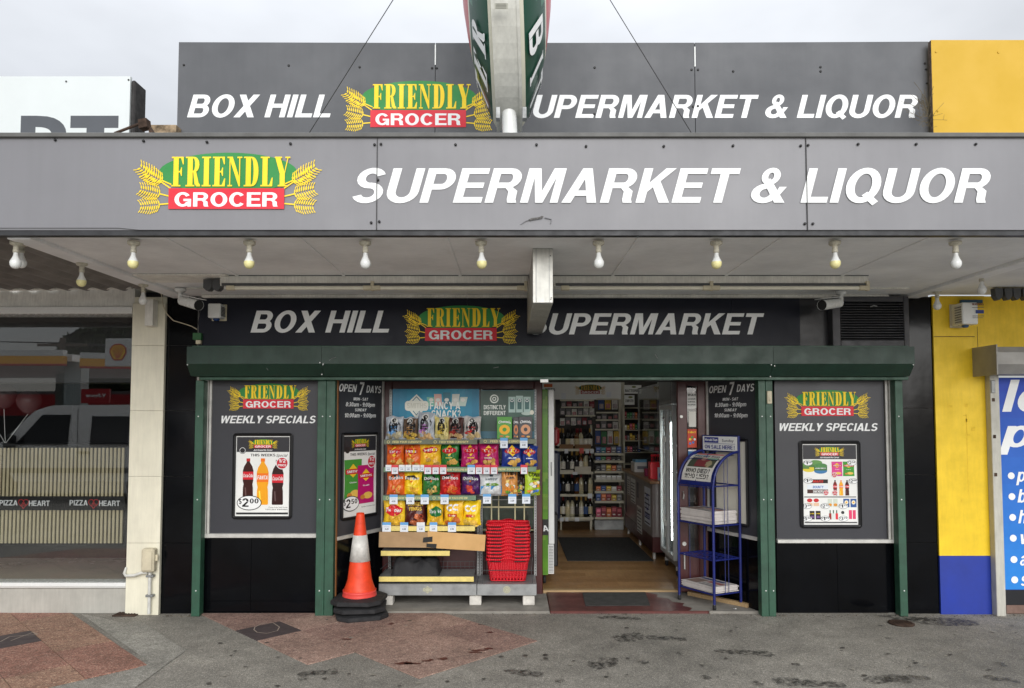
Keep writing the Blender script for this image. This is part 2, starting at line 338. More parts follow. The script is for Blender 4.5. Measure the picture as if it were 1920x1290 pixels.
SANS = {
 'A': (.80, [pl((0, 0), (.215, 0), (.42, .76), (.40, 1), (.29, 1)), pl((.80, 0), (.585, 0), (.38, .76), (.40, 1), (.51, 1)), rc(.17, .20, .63, .355)]),
 'B': (.72, [V_] + bw(.2, .67, .43, 1) + bw(.2, .72, 0, .575)),
 'C': (.75, [ar(.385, .5, .385, .515, .205, .17, 38, 322)]), 'D': (.74, [V_] + bw(.2, .74, 0, 1, .2, .165, .8)),
 'E': (.64, [V_, rc(.2, .835, .64, 1), rc(.2, .425, .60, .585), rc(.2, 0, .65, .165)]), 'F': (.60, [V_, rc(.2, .835, .61, 1), rc(.2, .41, .56, .57)]),
 'G': (.79, [ar(.39, .5, .39, .515, .205, .17, 34, 330), rc(.42, .385, .78, .545), rc(.61, .0, .78, .385)]),
 'H': (.73, [V_, rc(.53, 0, .73, 1), rc(.2, .425, .53, .60)]), 'I': (.2, [V_]), 'J': (.56, [rc(.36, .27, .56, 1), ar(.28, .27, .28, .285, .2, .165, 180, 360)]),
 'K': (.74, [V_, pl((.19, .30), (.19, .56), (.50, 1), (.74, 1)), pl((.28, .50), (.43, .65), (.77, 0), (.53, 0))]), 'L': (.58, [V_, rc(.2, 0, .60, .17)]),
 'M': (.86, [rc(0, 0, .18, 1), rc(.68, 0, .86, 1), pl((.18, 1), (.28, 1), (.43, .34), (.43, 0), (.345, 0), (.18, .72)), pl((.68, 1), (.58, 1), (.43, .34), (.43, 0), (.515, 0), (.68, .72))]),
 'N': (.73, [rc(0, 0, .19, 1), rc(.54, 0, .73, 1), pl((.19, 1), (.205, 1), (.54, .36), (.54, 0), (.525, 0), (.19, .64))]),
 'O': (.79, [ar(.395, .5, .395, .515, .205, .17, 0, 360, 28)]), 'P': (.68, [V_] + bw(.2, .68, .38, 1)),
 'Q': (.79, [ar(.395, .5, .395, .515, .205, .17, 0, 360, 28), pl((.41, .21), (.52, .32), (.82, .04), (.71, -.08))]),
 'R': (.73, [V_] + bw(.2, .70, .42, 1) + [pl((.34, .44), (.50, .50), (.68, .34), (.69, .10), (.73, 0), (.52, 0), (.49, .10), (.48, .32), (.40, .42))]),
 'S': (.70, SS), 'T': (.66, [rc(0, .83, .66, 1), rc(.23, 0, .43, .83)]),
 'U': (.73, [rc(0, .33, .2, 1), rc(.53, .33, .73, 1), ar(.365, .33, .365, .345, .2, .17, 180, 360)]), 'V': (.75, [pl((0, 1), (.215, 1), (.40, .27), (.40, 0), (.27, 0)), pl((.75, 1), (.535, 1), (.35, .27), (.35, 0), (.48, 0))]),
 'W': (1.04, [pl((0, 1), (.205, 1), (.34, .30), (.34, 0), (.20, 0)), pl((1.04, 1), (.835, 1), (.70, .30), (.70, 0), (.84, 0)), pl((.28, 0), (.37, 0), (.52, .68), (.52, 1), (.43, 1), (.26, .2)), pl((.76, 0), (.67, 0), (.52, .68), (.52, 1), (.61, 1), (.78, .2))]),
 'X': (.74, [pl((0, 1), (.235, 1), (.74, 0), (.505, 0)), pl((.505, 1), (.74, 1), (.235, 0), (0, 0))]), 'Y': (.73, [pl((0, 1), (.225, 1), (.465, .48), (.465, .38), (.265, .38)), pl((.73, 1), (.505, 1), (.265, .48), (.265, .38), (.465, .38)), rc(.265, 0, .465, .40)]),
 'Z': (.66, [rc(0, .83, .64, 1), rc(0, 0, .66, .17), pl((0, .17), (.22, .17), (.64, .83), (.42, .83))]),
 '&': (.80, [ar(.36, .765, .215, .25, .15, .14, 0, 360, 20), ar(.315, .27, .315, .285, .195, .16, 95, 345), pl((.185, .66), (.36, .70), (.82, 0), (.58, 0)), pl((.50, .08), (.60, .10), (.78, .46), (.61, .46)), pl((.18, .44), (.30, .54), (.36, .54), (.42, .42), (.28, .40))]),
 '0': (.56, [ar(.28, .5, .28, .515, .19, .16, 0, 360, 22)]), '1': (.40, [rc(.2, 0, .4, 1), pl((0, .68), (.2, .68), (.2, .86), (.2, 1), (.16, .88), (0, .82))]),
 '2': (.57, [ar(.28, .70, .28, .315, .19, .16, -20, 170), rc(0, 0, .57, .165), pl((0, .165), (.25, .165), (.55, .57), (.38, .60))]), '3': (.57, [ar(.28, .73, .26, .285, .19, .155, -80, 160), ar(.28, .28, .285, .295, .195, .16, -160, 80), rc(.2, .43, .34, .58)]),
 '4': (.60, [rc(.32, 0, .51, 1), rc(0, .22, .60, .37), pl((0, .37), (.17, .37), (.34, .72), (.34, 1))]), '5': (.57, [rc(.06, .835, .54, 1), pl((.06, .835), (.22, .835), (.19, .56), (.01, .46)), ar(.28, .33, .285, .345, .195, .16, -160, 140)]),
 '6': (.57, [ar(.285, .32, .285, .335, .19, .15, 0, 360, 20), ar(.31, .5, .31, .515, .19, .155, 60, 190)]), '7': (.56, [rc(0, .83, .56, 1), pl((.10, 0), (.31, 0), (.56, .83), (.36, .83))]),
 '8': (.57, [ar(.285, .74, .25, .275, .17, .14, 0, 360, 18), ar(.285, .285, .285, .30, .19, .15, 0, 360, 20)]), '9': (.57, [ar(.285, .68, .285, .335, .19, .15, 0, 360, 20), ar(.26, .5, .31, .515, .19, .155, -120, 10)]),
 '-': (.34, [rc(0, .30, .34, .46)]), '.': (.18, [rc(0, 0, .18, .19)]), ':': (.18, [rc(0, 0, .18, .19), rc(0, .5, .18, .69)]), '!': (.2, [rc(0, 0, .2, .18), pl((.04, .26), (.16, .26), (.2, 1), (0, 1))]), "'": (.14, [rc(0, .68, .14, 1)]), '/': (.36, [pl((0, 0), (.12, 0), (.36, 1), (.24, 1))]), '?': (.5, [ar(.25, .74, .25, .275, .18, .15, -60, 180), rc(.17, .26, .34, .50), rc(.17, 0, .34, .18)]),
 '$': (.58, sc2(SS, .82, 1) + [rc(.24, -.12, .32, 1.12)]),
 'l': (.2, [V_]), 'i': (.2, [rc(0, 0, .2, .74), rc(0, .84, .2, 1)]), 'o': (.60, [ar(.3, .37, .3, .385, .18, .14, 0, 360, 22)]), 'c': (.55, [ar(.3, .37, .3, .385, .18, .14, 45, 315)]),
 'p': (.60, [rc(0, -.27, .19, .74), ar(.31, .37, .29, .385, .18, .14, 0, 360, 22)]), 'b': (.60, [rc(0, 0, .19, 1), ar(.31, .37, .29, .385, .18, .14, 0, 360, 22)]), 'd': (.60, [rc(.41, 0, .60, 1), ar(.29, .37, .29, .385, .18, .14, 0, 360, 22)]),
 'a': (.58, [rc(.39, 0, .58, .5), ar(.29, .49, .285, .265, .19, .14, 0, 165), ar(.23, .215, .23, .23, .16, .12, 0, 360, 18)]), 'h': (.58, [rc(0, 0, .19, 1), rc(.39, 0, .58, .48), ar(.29, .47, .29, .285, .19, .15, 0, 180)]), 'n': (.58, [rc(0, 0, .19, .74), rc(.39, 0, .58, .48), ar(.29, .47, .29, .285, .19, .15, 0, 180)]),
 'm': (.86, [rc(0, 0, .17, .74), rc(.345, 0, .515, .5), rc(.69, 0, .86, .5), ar(.26, .49, .255, .265, .17, .14, 0, 180), ar(.6, .49, .26, .265, .17, .14, 0, 180)]), 'r': (.38, [rc(0, 0, .19, .74), ar(.3, .42, .3, .33, .18, .15, 75, 180)]),
 'u': (.58, [rc(0, .27, .19, .74), rc(.39, 0, .58, .74), ar(.29, .27, .29, .285, .19, .15, 180, 360)]), 'v': (.60, [pl((0, .74), (.2, .74), (.33, .24), (.33, 0), (.2, 0)), pl((.60, .74), (.40, .74), (.27, .24), (.27, 0), (.40, 0))]),
 's': (.54, sc2(SS, .76, .755)), 'e': (.58, [ar(.29, .37, .29, .385, .18, .14, 0, 325), rc(.15, .31, .57, .43)]), 't': (.36, [rc(.08, .1, .27, .95), rc(0, .60, .36, .74), rc(.12, 0, .35, .14)]),
}
SERIF = {
 'F': (.60, [rc(.09, .05, .33, .95), rc(0, 0, .43, .05), rc(0, .95, .56, 1), pl((.56, 1), (.44, .95), (.53, .74), (.57, .74)), rc(.33, .47, .43, .52), pl((.40, .47), (.40, .52), (.455, .64), (.49, .64), (.49, .35), (.455, .35))]),
 'R': (.70, [rc(.09, .05, .33, .95), rc(0, 0, .42, .05), rc(0, .95, .33, 1), half_bowl(.33, .64, .47, 1, .2, .05), pl((.33, .52), (.50, .49), (.62, .12), (.69, .05), (.69, 0), (.52, 0), (.43, .08), (.36, .47), (.33, .47))]),
 'I': (.44, [rc(.09, .05, .33, .95), rc(0, 0, .42, .05), rc(0, .95, .42, 1)]),
 'E': (.62, [rc(.09, .05, .33, .95), rc(0, 0, .58, .05), rc(0, .95, .56, 1), pl((.56, 1), (.44, .95), (.53, .74), (.57, .74)), pl((.58, 0), (.60, .27), (.56, .27), (.44, .05)), rc(.33, .47, .43, .52), pl((.40, .47), (.40, .52), (.455, .64), (.49, .64), (.49, .35), (.455, .35))]),
 'N': (.72, [rc(.10, .05, .15, .95), rc(.02, 0, .24, .05), pl((0, 1), (.25, 1), (.61, .22), (.61, 0), (.55, 0), (.15, .83), (.10, .95), (0, .95)), rc(.56, .05, .61, .95), rc(.47, .95, .70, 1)]),
 'D': (.72, [rc(.09, .05, .33, .95), rc(0, 0, .33, .05), rc(0, .95, .33, 1), half_bowl(.33, .69, 0, 1, .23, .05, 14)]),
 'L': (.60, [rc(.09, .05, .33, .95), rc(0, 0, .56, .05), rc(0, .95, .42, 1), pl((.56, 0), (.58, .3), (.54, .3), (.42, .05))]),
 'Y': (.70, [rc(.24, .05, .48, .45), rc(.15, 0, .57, .05), pl((.03, .95), (.27, .95), (.46, .5), (.48, .42), (.24, .42)), rc(0, .95, .34, 1), pl((.44, .42), (.48, .42), (.64, .95), (.59, .95)), rc(.50, .95, .73, 1)]),
}
YEL, GRN, RED, WHT, BLK = c(250, 214, 30), c(38, 134, 62), c(214, 32, 52), c(236, 238, 238), c(22, 22, 24)
def wheat(cv, x0, y0, x1, y1, wd, n, col):
    """ear of wheat from stalk foot (x0,y0) to tip (x1,y1)"""
    d = math.hypot(x1 - x0, y1 - y0); ux, uy = (x1 - x0) / d, (y1 - y0) / d; nx, ny = -uy, ux
    cv.line([(x0, y0), (x0 + ux * d * .34, y0 + uy * d * .34)], wd * .12, col)
    gl = d * .60 / n * 1.0
    for i in range(n):
        t = .30 + .56 * i / (n - 1); s_ = wd * (1.0 - .5 * abs(i / (n - 1) - .4))
        for sg in (-1, 1):
            bx, by = x0 + ux * d * t, y0 + uy * d * t
            q = lambda a, b: (bx + ux * a + nx * b * sg, by + uy * a + ny * b * sg)
            cv.poly([q(0, s_ * .02), q(gl * .25, s_ * .34), q(gl * 1.15, s_ * .62), q(gl * .75, s_ * .16)], col)
            cv.line([q(gl * 1.0, s_ * .58), q(gl * 1.9, s_ * .84)], wd * .075, col)
def logo(cv, cx, cy, w, n=8, yel=YEL, grn=GRN, red=RED, wht=WHT, k0=0):
    """oval emblem with serif word, red bar and six ears of wheat; cx, cy = middle, w = full width"""
    k = w / 1050.; f = lambda x, y: (cx + (x - 1281) * k, cy - (y - 1022) * k)
    cv.k = k0; x, y = f(1283, 972)
    cv.ell(x, y, 396 * k, 117 * k, grn, 40)
    for sg in (-1, 1):
        g = lambda a, b: (cx + sg * (a - 1281) * k, cy - (b - 1022) * k)
        cv.k = k0 + 1
        for a in ((1605, 1062, 1800, 925), (1600, 1040, 1772, 965), (1608, 1108, 1792, 1062), (1608, 1150, 1790, 1166)):
            wheat(cv, *g(a[0], a[1]), *g(a[2], a[3]), 62 * k, n, yel)
    cv.k = k0 + 2; x0, y0 = f(948, 1182); x1, y1 = f(1607, 1062); cv.rect(x0, y0, x1, y1, red)
    cv.k = k0 + 3; x0, y0 = f(983, 1168); cv.text('GROCER', x0, y0, 82 * k, wht, w=588 * k, bold=.06, space=1.1)
    word = 'FRIENDLY'; tot = sum(SERIF[ch][0] for ch in word) + .07 * 7; sx = 672 * k / tot; x0, y0 = f(963, 1052); H = 172 * k
    pos = 0
    for ch in word:
        a, parts = SERIF[ch]
        for pts, fs in parts: cv.fill([(x0 + (pos + p[0]) * sx, y0 + p[1] * H) for p in pts], fs, yel)
        pos += a + .07
    cv.k = k0
# ---------------------------------------------------------------- materials
mat('print', attr=True, rough=.55, nz=(3, .93, 1.05))
mat('gloss_print', attr=True, rough=.3, nz=(4, .93, 1.05), spec=.3)
mat('foil', attr=True, rough=.34, metal=.0, nz=(30, .9, 1.12), bump=(45, .5, .012), coat=.15)
mat('attr_matte', attr=True, rough=.7, nz=(12, .88, 1.08))
mat('attr_plastic', attr=True, rough=.38, nz=(9, .9, 1.06), bump=(40, .08))
asph = speckled('asphalt', (c(98, 95, 88), c(140, 136, 127), c(190, 184, 172)), 230, .85, (.7, .72, 1.2), .35)
mat('panel_grey', c(120, 120, 124), .4, .0, nz=(1.2, .95, 1.05), streak=(2, .97, 1.02, (7, 7, .4)))
mat('panel_grey_high', c(81, 83, 87), .55, 0, nz=(1.5, .94, 1.05), streak=(3, .96, 1.02, (7, 7, .35)))
mat('window_panel', c(58, 59, 64), .32, 0, nz=(1.5, .9, 1.1), spec=.35)
mat('wall_sign_panel', c(28, 31, 42), .4, 0, nz=(2, .9, 1.12), spec=.2)
mat('black_tile', c(7, 8, 11), .12, 0, nz=(4, .7, 1.5), bump=(1.6, .12, .03), spec=.22)
mat('black_paint', c(24, 25, 30), .35, 0, nz=(8, .8, 1.3))
mat('green_steel', c(22, 52, 41), .45, .0, nz=(5, .8, 1.2), streak=(5, .88, 1.08, (10, 10, .6)), bump=(4, .16, .012))
mat('green_guide', c(42, 80, 62), .45, 0, nz=(9, .74, 1.16), streak=(6, .86, 1.08, (14, 14, .7)), bump=(20, .08, .004))
mat('soffit', c(238, 239, 240), .75, 0, nz=(1.5, .82, 1.08), streak=(14, .95, 1.02, (1, 5, 1)), bump=(9, .1, .006))
mat('white_old', c(236, 234, 226), .6, 0, nz=(6, .78, 1.08), streak=(12, .85, 1.04, (6, 6, .8)))
mat('cream_tile', c(224, 220, 200), .32, 0, nz=(2.5, .88, 1.06), streak=(7, .93, 1.03, (6, 6, .6)), bump=(5, .06))
mat('silver', c(206, 205, 200), .35, .3, nz=(9, .75, 1.1), bump=(30, .1))
mat('duct_steel', c(190, 190, 184), .34, .35, nz=(5, .78, 1.12), streak=(7, .85, 1.05, (7, 7, .7)), bump=(12, .06))
mat('galv', c(150, 152, 152), .5, .55, nz=(7, .72, 1.2), bump=(20, .1))
mat('timber', c(158, 104, 58), .6, 0, streak=(9, .6, 1.2, (12, 12, .5)))
mat('pale_timber', c(176, 148, 108), .65, 0, streak=(6, .75, 1.12, (.7, 12, 12)))
mat('red_timber', c(70, 26, 26), .38, 0, nz=(6, .8, 1.15), bump=(14, .08))
mat('yellow_wall', c(238, 200, 30), .5, 0, nz=(5, .84, 1.06), streak=(7, .94, 1.03, (6, 6, .8)))
mat('yellow_panel', c(196, 156, 14), .5, 0, nz=(2, .95, 1.04))
mat('blue_paint', c(26, 52, 150), .45, 0, nz=(4, .85, 1.1))
mat('concrete', c(140, 136, 128), .8, 0, nz=(5, .7, 1.15), bump=(60, .25, .004))
mat('red_step', c(92, 50, 46), .42, 0, nz=(4.5, .62, 1.35), bump=(40, .15, .003))
mat('rubber', c(34, 34, 36), .75, 0, nz=(14, .75, 1.3), bump=(60, .3, .004))
mat('rust', c(66, 50, 40), .85, .2, nz=(14, .5, 1.7), bump=(40, .5, .006))
mat('black', c(14, 14, 15), .5)
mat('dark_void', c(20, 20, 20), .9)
mat('cable', c(58, 58, 58), .5, .3)
mat('opal_white', c(226, 228, 226), .25, 0, nz=(30, .92, 1.03))
mat('opal_yellow', c(230, 222, 160), .28, 0, nz=(30, .9, 1.04))
mat('fitting', c(205, 200, 182), .5, 0, nz=(40, .6, 1.1))
mat('wall_mark', c(222, 184, 40), .7, nz=(30, .85, 1.1))
mat('grey_plastic', c(70, 72, 74), .5)
mat('beige_plastic', c(205, 196, 170), .45, 0, nz=(12, .82, 1.06))
mat('pvc', c(208, 208, 202), .4, 0, nz=(12, .8, 1.05))
mat('corrugated', c(128, 124, 120), .6, .1, nz=(3, .75, 1.15))
mat('wood_floor', c(150, 112, 70), .32, 0, nz=(2, .85, 1.12), streak=(5, .8, 1.15, (1.2, 14, 1)))
mat('shop_wall', c(196, 194, 188), .7, 0, nz=(2, .9, 1.05))
mat('shelf_cream', c(196, 192, 172), .5, 0, nz=(9, .85, 1.05))
mat('clear_plastic', c(150, 156, 158), .3)
mat('red_plastic', c(214, 22, 40), .36, 0, nz=(8, .9, 1.06), coat=.1)
mat('blue_rack', c(22, 34, 104), .38, 0, nz=(20, .8, 1.15))
mat('white_car', c(222, 222, 220), .25, 0, coat=.4)
mat('tree', c(62, 78, 44), .85, 0, nz=(3, .5, 1.5))

def glass_mat(name, tint, f0, rough=.0):
    m = bpy.data.materials.new(name); m.use_nodes = True; n = m.node_tree.nodes; l = m.node_tree.links; n.clear()
    o = n.new('ShaderNodeOutputMaterial'); mi = n.new('ShaderNodeMixShader'); t = n.new('ShaderNodeBsdfTransparent'); g = n.new('ShaderNodeBsdfGlossy')
    lw = n.new('ShaderNodeLayerWeight'); lw.inputs[0].default_value = .5; pw = n.new('ShaderNodeMath'); pw.operation = 'POWER'; pw.inputs[1].default_value = 5; l.new(lw.outputs['Facing'], pw.inputs[0])
    ma = n.new('ShaderNodeMath'); ma.operation = 'MULTIPLY_ADD'; l.new(pw.outputs[0], ma.inputs[0]); ma.inputs[1].default_value = 1 - f0; ma.inputs[2].default_value = f0
    t.inputs[0].default_value = (*tint, 1); g.inputs['Roughness'].default_value = rough
    l.new(ma.outputs[0], mi.inputs[0]); l.new(t.outputs[0], mi.inputs[1]); l.new(g.outputs[0], mi.inputs[2]); l.new(mi.outputs[0], o.inputs[0]); MATS[name] = m
glass_mat('glass', (.96, .97, .97), .03); glass_mat('shop_glass', (.95, .96, .96), .10, .004); glass_mat('perspex', (.88, .9, .9), .06, .05)
M_ = MATS

# ---------------------------------------------------------------- ground
gm = MB(); gm.poly([(-260, -320, 0), (260, -320, 0), (260, 260, 0), (-260, 260, 0)])
gnd = P(gm, 'ground', asph, kind='structure'); gnd['label'] = 'dark speckled asphalt footpath in front of the shops'
old = MB(); old.poly([(*G(u, v, .004).xy, .004) for u, v in ((150, 1150), (236, 1168), (262, 1164), (349, 1219), (252, 1290), (215, 1322), (150, 1322), (188, 1290), (279, 1240))])
o = P(old, 'pavement', speckled('old_asphalt', (c(112, 110, 102), c(154, 151, 142), c(198, 193, 183)), 190, .85, (1.5, .8, 1.15), .3), kind='structure'); o['label'] = 'paler worn strip of footpath between the red paving and the dark asphalt'
# red paving laid at 45 degrees: cells between sum = x + y and diff = x - y lines
pave = P(MB().poly([(-2.7, 6.395, .003), (-2.69, 6.385, .003), (-2.68, 6.395, .003)]), 'paving', M_['concrete'], kind='structure')
tilem = [speckled('paving_red_%d' % i, a, 150, .8, (2.2, .78, 1.2), .25) for i, a in enumerate((
    (c(116, 92, 82), c(158, 130, 117), c(196, 172, 156)), (c(104, 76, 66), c(156, 112, 96), c(196, 164, 146)), (c(108, 84, 76), c(148, 119, 108), c(188, 164, 150)), (c(110, 84, 70), c(158, 122, 102), c(200, 174, 150))))]
dark_tile = mat('paving_dark', c(78, 68, 68), .7, 0, nz=(6, .8, 1.15), bump=(80, .2, .003))
def clip(poly, a, b, d):      # keep a*x + b*y <= d
    r = []
    for i, p in enumerate(poly):
        q = poly[(i + 1) % len(poly)]; fp, fq = a * p[0] + b * p[1] - d, a * q[0] + b * q[1] - d
        if fp <= 0: r.append(p)
        if fp * fq < 0: t = fp / (fp - fq); r.append((p[0] + (q[0] - p[0]) * t, p[1] + (q[1] - p[1]) * t))
    return r
def cell(s0, s1, d0, d1, m, wall=6.41, lines=None):
    g = .004; p = [(((s + d) / 2), ((s - d) / 2)) for s, d in ((s0 + g, d0 + g), (s1 - g, d0 + g), (s1 - g, d1 - g), (s0 + g, d1 - g))]
    p = clip(p, 0, 1, wall); p = clip(p, -1, 0, 6.6); p = clip(p, 0, -1, -3.4)
    if len(p) < 3: return
    a = sum(p[i][0] * p[(i + 1) % len(p)][1] - p[(i + 1) % len(p)][0] * p[i][1] for i in range(len(p)))
    if a < 0: p.reverse()
    if abs(a) < .01: return
    h = .006 + random.uniform(0, .0015)
    o = P(MB().prism([(x, y, 0.0015) for x, y in p], (0, 0, h)), 'paving_tile', m, pave)
    return h
S1 = [3.68 + .535 * i for i in range(5)]; D1 = [-5.43 - .535 * i for i in range(12)]
for i in range(4):
    for j in range(11):
        if i == 0 and j < 2: continue
        dk = i == 0 and j == 4
        cell(S1[i], S1[i + 1], D1[j + 1], D1[j], dark_tile if dk else random.choice((tilem[0], tilem[0], tilem[2])))
S0 = [2.57 - .535 * i for i in range(10)]; D0 = [-7.6 - .535 * i for i in range(10)]
for i in range(9):
    for j in range(9):
        dk = i == 1 and j == 3
        cell(S0[i + 1], S0[i], D0[j + 1], D0[j], dark_tile if dk else random.choice((tilem[1], tilem[3], tilem[1])), wall=6.6)
mk = MB()
def scratch(pts, z, w=.008):
    cv = Cv(O=(0, 0, z), U=(1, 0, 0), V=(0, 1, 0)); cv.line([(G(u, v).x, G(u, v).y) for u, v in pts], w, c(176, 160, 146)); mk.add(cv.mb.v, cv.mb.f, c(170, 156, 142))
scratch([(478, 1178), (490, 1172), (512, 1170), (524, 1178), (520, 1185), (500, 1190), (482, 1188), (476, 1183), (478, 1178)], .0095)
scratch([(0, 1206), (18, 1196), (70, 1192), (62, 1188), (40, 1196), (20, 1204)], .0095)
P(mk, 'tile_drawing', M_['attr_matte'], pave)
# wear and wet marks on the asphalt, each with a shape of its own
def wet_mat():
    m = bpy.data.materials.new('wet'); m.use_nodes = True; n = m.node_tree.nodes; l = m.node_tree.links; b = n['Principled BSDF']
    b.inputs['Base Color'].default_value = (.036, .034, .03, 1); b.inputs['Roughness'].default_value = .5
    o = n['Material Output']; t = n.new('ShaderNodeBsdfTransparent'); mi = n.new('ShaderNodeMixShader'); tc = n.new('ShaderNodeTexCoord'); no = n.new('ShaderNodeTexNoise'); no.inputs['Scale'].default_value = 30; no.inputs['Detail'].default_value = 6
    r = n.new('ShaderNodeMapRange'); r.inputs[1].default_value = .36; r.inputs[2].default_value = .66; r.inputs[3].default_value = .0; r.inputs[4].default_value = .72
    l.new(tc.outputs['Object'], no.inputs[0]); l.new(no.outputs[0], r.inputs[0]); l.new(r.outputs[0], mi.inputs[0]); l.new(t.outputs[0], mi.inputs[1]); l.new(b.outputs[0], mi.inputs[2]); l.new(mi.outputs[0], o.inputs[0]); MATS['wet'] = m
wet_mat()
mat('puddle', c(30, 29, 30), .12, 0, nz=(9, .8, 1.2))
stains = MB(); rnd = random.Random(5)
def blob(mb, cx, cy_, rx, ry, z, n=16, jag=.22, rot=0):
    p = []
    for i in range(n):
        t = 2 * math.pi * i / n; k = 1 + rnd.uniform(-jag, jag); x, y = rx * k * math.cos(t), ry * k * math.sin(t)
        p.append((cx + x * math.cos(rot) - y * math.sin(rot), cy_ + x * math.sin(rot) + y * math.cos(rot), z))
    mb.poly(p)
for k, (u, v, a, b) in enumerate(((1141, 1158, .07, .03), (1176, 1160, .1, .03), (1180, 1196, .1, .08), (1252, 1198, .12, .045), (1133, 1245, .09, .07), (1400, 1225, .16, .045), (1490, 1246, .05, .02), (985, 1263, .1, .05), (1050, 1276, .06, .04), (1520, 1282, .18, .05), (1682, 1274, .19, .05), (1324, 1273, .06, .03),
        (1272, 1225, .05, .03), (1668, 1199, .04, .02), (1874, 1245, .05, .04), (1880, 1275, .07, .04), (600, 1263, .1, .04), (565, 1276, .05, .02), (900, 1230, .04, .02), (1710, 1240, .04, .02), (1420, 1282, .06, .03), (1380, 1268, .03, .02), (1215, 1180, .03, .015), (1208, 1245, .06, .03))):
    g = G(u, v); n_ = 3 if a > .06 else 1
    for q in range(n_): blob(stains, g.x + (q - (n_ - 1) / 2) * a * .75, g.y + (q - 1) * b * .5 * (-1) ** k, a * .62 * (1 - .14 * q), b * rnd.uniform(1.0, 1.6), .005 + .0006 * (k * 3 + q) / 10, rot=rnd.uniform(-.4, .2))
gum = MB(); rg_ = random.Random(12)
for i in range(90):
    g = G(rg_.uniform(380, 1920), rg_.uniform(1160, 1290)); rnd = rg_; r0 = rg_.uniform(.006, .02); k0 = len(gum.f); blob(gum, g.x, g.y, r0, r0 * rg_.uniform(.6, 1), .0095 + i * 2e-5, 9, .2)
    gum.c[-1] = rg_.choice((c(70, 68, 62), c(84, 80, 74), c(150, 146, 134), c(60, 56, 52)))
o = P(gum, 'gum_spots', M_['attr_matte'], kind='stuff'); o['label'] = 'old flattened gum spots scattered over the footpath'
rnd = random.Random(9); crumbs = MB()
for i in range(420):
    u_ = rnd.choice((rnd.uniform(-3.0, -1.5), rnd.uniform(2.1, 4.4), rnd.uniform(-1.5, 2.1))); y_ = 6.36 - abs(rnd.gauss(0, .035)) if abs(u_ - .3) > 1.75 else 6.40 - abs(rnd.gauss(0, .03)); s_ = rnd.uniform(.002, .008)
    crumbs.obox((u_, y_, .004), (s_, rnd.uniform(-.003, .003), 0), (rnd.uniform(-.002, .002), s_ * rnd.uniform(.4, 1.4), 0), (0, 0, s_ * .5), 0, rnd.choice((c(60, 50, 40), c(110, 96, 74), c(150, 140, 120), c(40, 38, 34))))
o = P(crumbs, 'dirt_crumbs', M_['attr_matte'], kind='stuff'); o['label'] = 'grit and leaf crumbs gathered along the foot of the shopfront'
o = P(stains, 'wet_footprints', M_['wet'], kind='stuff'); o['label'] = 'damp footprints and drips drying on the asphalt footpath'
rs = MB(); rnd = random.Random(8)
for u, v in ((765, 1246), (808, 1240), (830, 1238), (900, 1222), (915, 1219), (890, 1226), (918, 1188), (780, 1247), (756, 1247), (798, 1242), (649, 1201), (733, 1172)):
    g = G(u, v); blob(rs, g.x, g.y, rnd.uniform(.02, .06), rnd.uniform(.012, .03), .0115, 12, .4)
mat('red_stain', c(88, 44, 36), .6)
o = P(rs, 'stain_marks', M_['red_stain'], kind='stuff'); o['label'] = 'small brown red drips spilled on the red paving'
pd = MB(); rnd = random.Random(3)
g = G(1770, 1166); blob(pd, g.x, g.y, .29, .13, .005, 26, .08, -.15); g = G(1700, 1160); blob(pd, g.x, g.y, .22, .07, .0056, 20, .2, -.3)
o = P(pd, 'puddle', M_['wet'], kind='structure'); o['label'] = 'dark wet patch of water at the foot of the right shutter guide'
# step and floor
st = MB(); st.box(-1.5, .33, 6.42, 7.08, -.05, .02, .006)
o = P(st, 'entrance_slab', M_['concrete'], kind='structure'); o['label'] = 'grey concrete slab under the snack display'
st = MB(); st.box(.334, 1.72, 6.42, 7.12, -.05, .022, .006)
o = P(st, 'entrance_step', M_['red_step'], kind='structure'); o['label'] = 'worn red painted step in front of the shop door'
st = MB(); st.prism([(1.724, 6.42, -.04), (2.16, 6.42, -.04), (1.89, 7.06, -.04), (1.724, 7.06, -.04)], (0, 0, .061))
bl = [(1.55, 6.425), (1.60, 6.52), (1.53, 6.60), (1.57, 6.69), (1.47, 6.74), (1.46, 6.86), (1.36, 6.92), (1.39, 7.0), (1.30, 7.1), (1.724, 7.1), (1.724, 6.425)]
st.poly([(x, y, .0235) for x, y in reversed(bl)])
o = P(st, 'entrance_corner', M_['concrete'], kind='structure'); o['label'] = 'bare concrete corner of the entrance under the newspaper rack'
rnd = random.Random(2); fl = MB()
floor_mats = [mat('plank_%d' % i, col, .35, 0, streak=(4, .84, 1.1, (10, 1.2, 1)), nz=(3, .9, 1.08)) for i, col in enumerate((c(158, 120, 78), c(148, 110, 68), c(166, 128, 84)))]
sf = P(MB().box(-3, 3.6, 7.2, 12.9, -.03, .026), 'shop_floor', M_['wood_floor'], kind='structure'); sf['label'] = 'timber look floor inside the supermarket'
y = 7.215; r_ = 0
while y < 10.9:
    x = .2 - rnd.uniform(0, .9)
    while x < 1.9:
        P(MB().box(max(x, .2), min(x + 1.2, 1.95), y + .001, y + .149, .0265, .0305), 'floor_plank', floor_mats[rnd.randrange(3)], sf); x += 1.203
    y += .15; r_ += 1
o = P(MB().box(.3, 1.62, 7.125, 7.2, -.03, .036, .004), 'threshold_strip', M_['pale_timber'], sf)
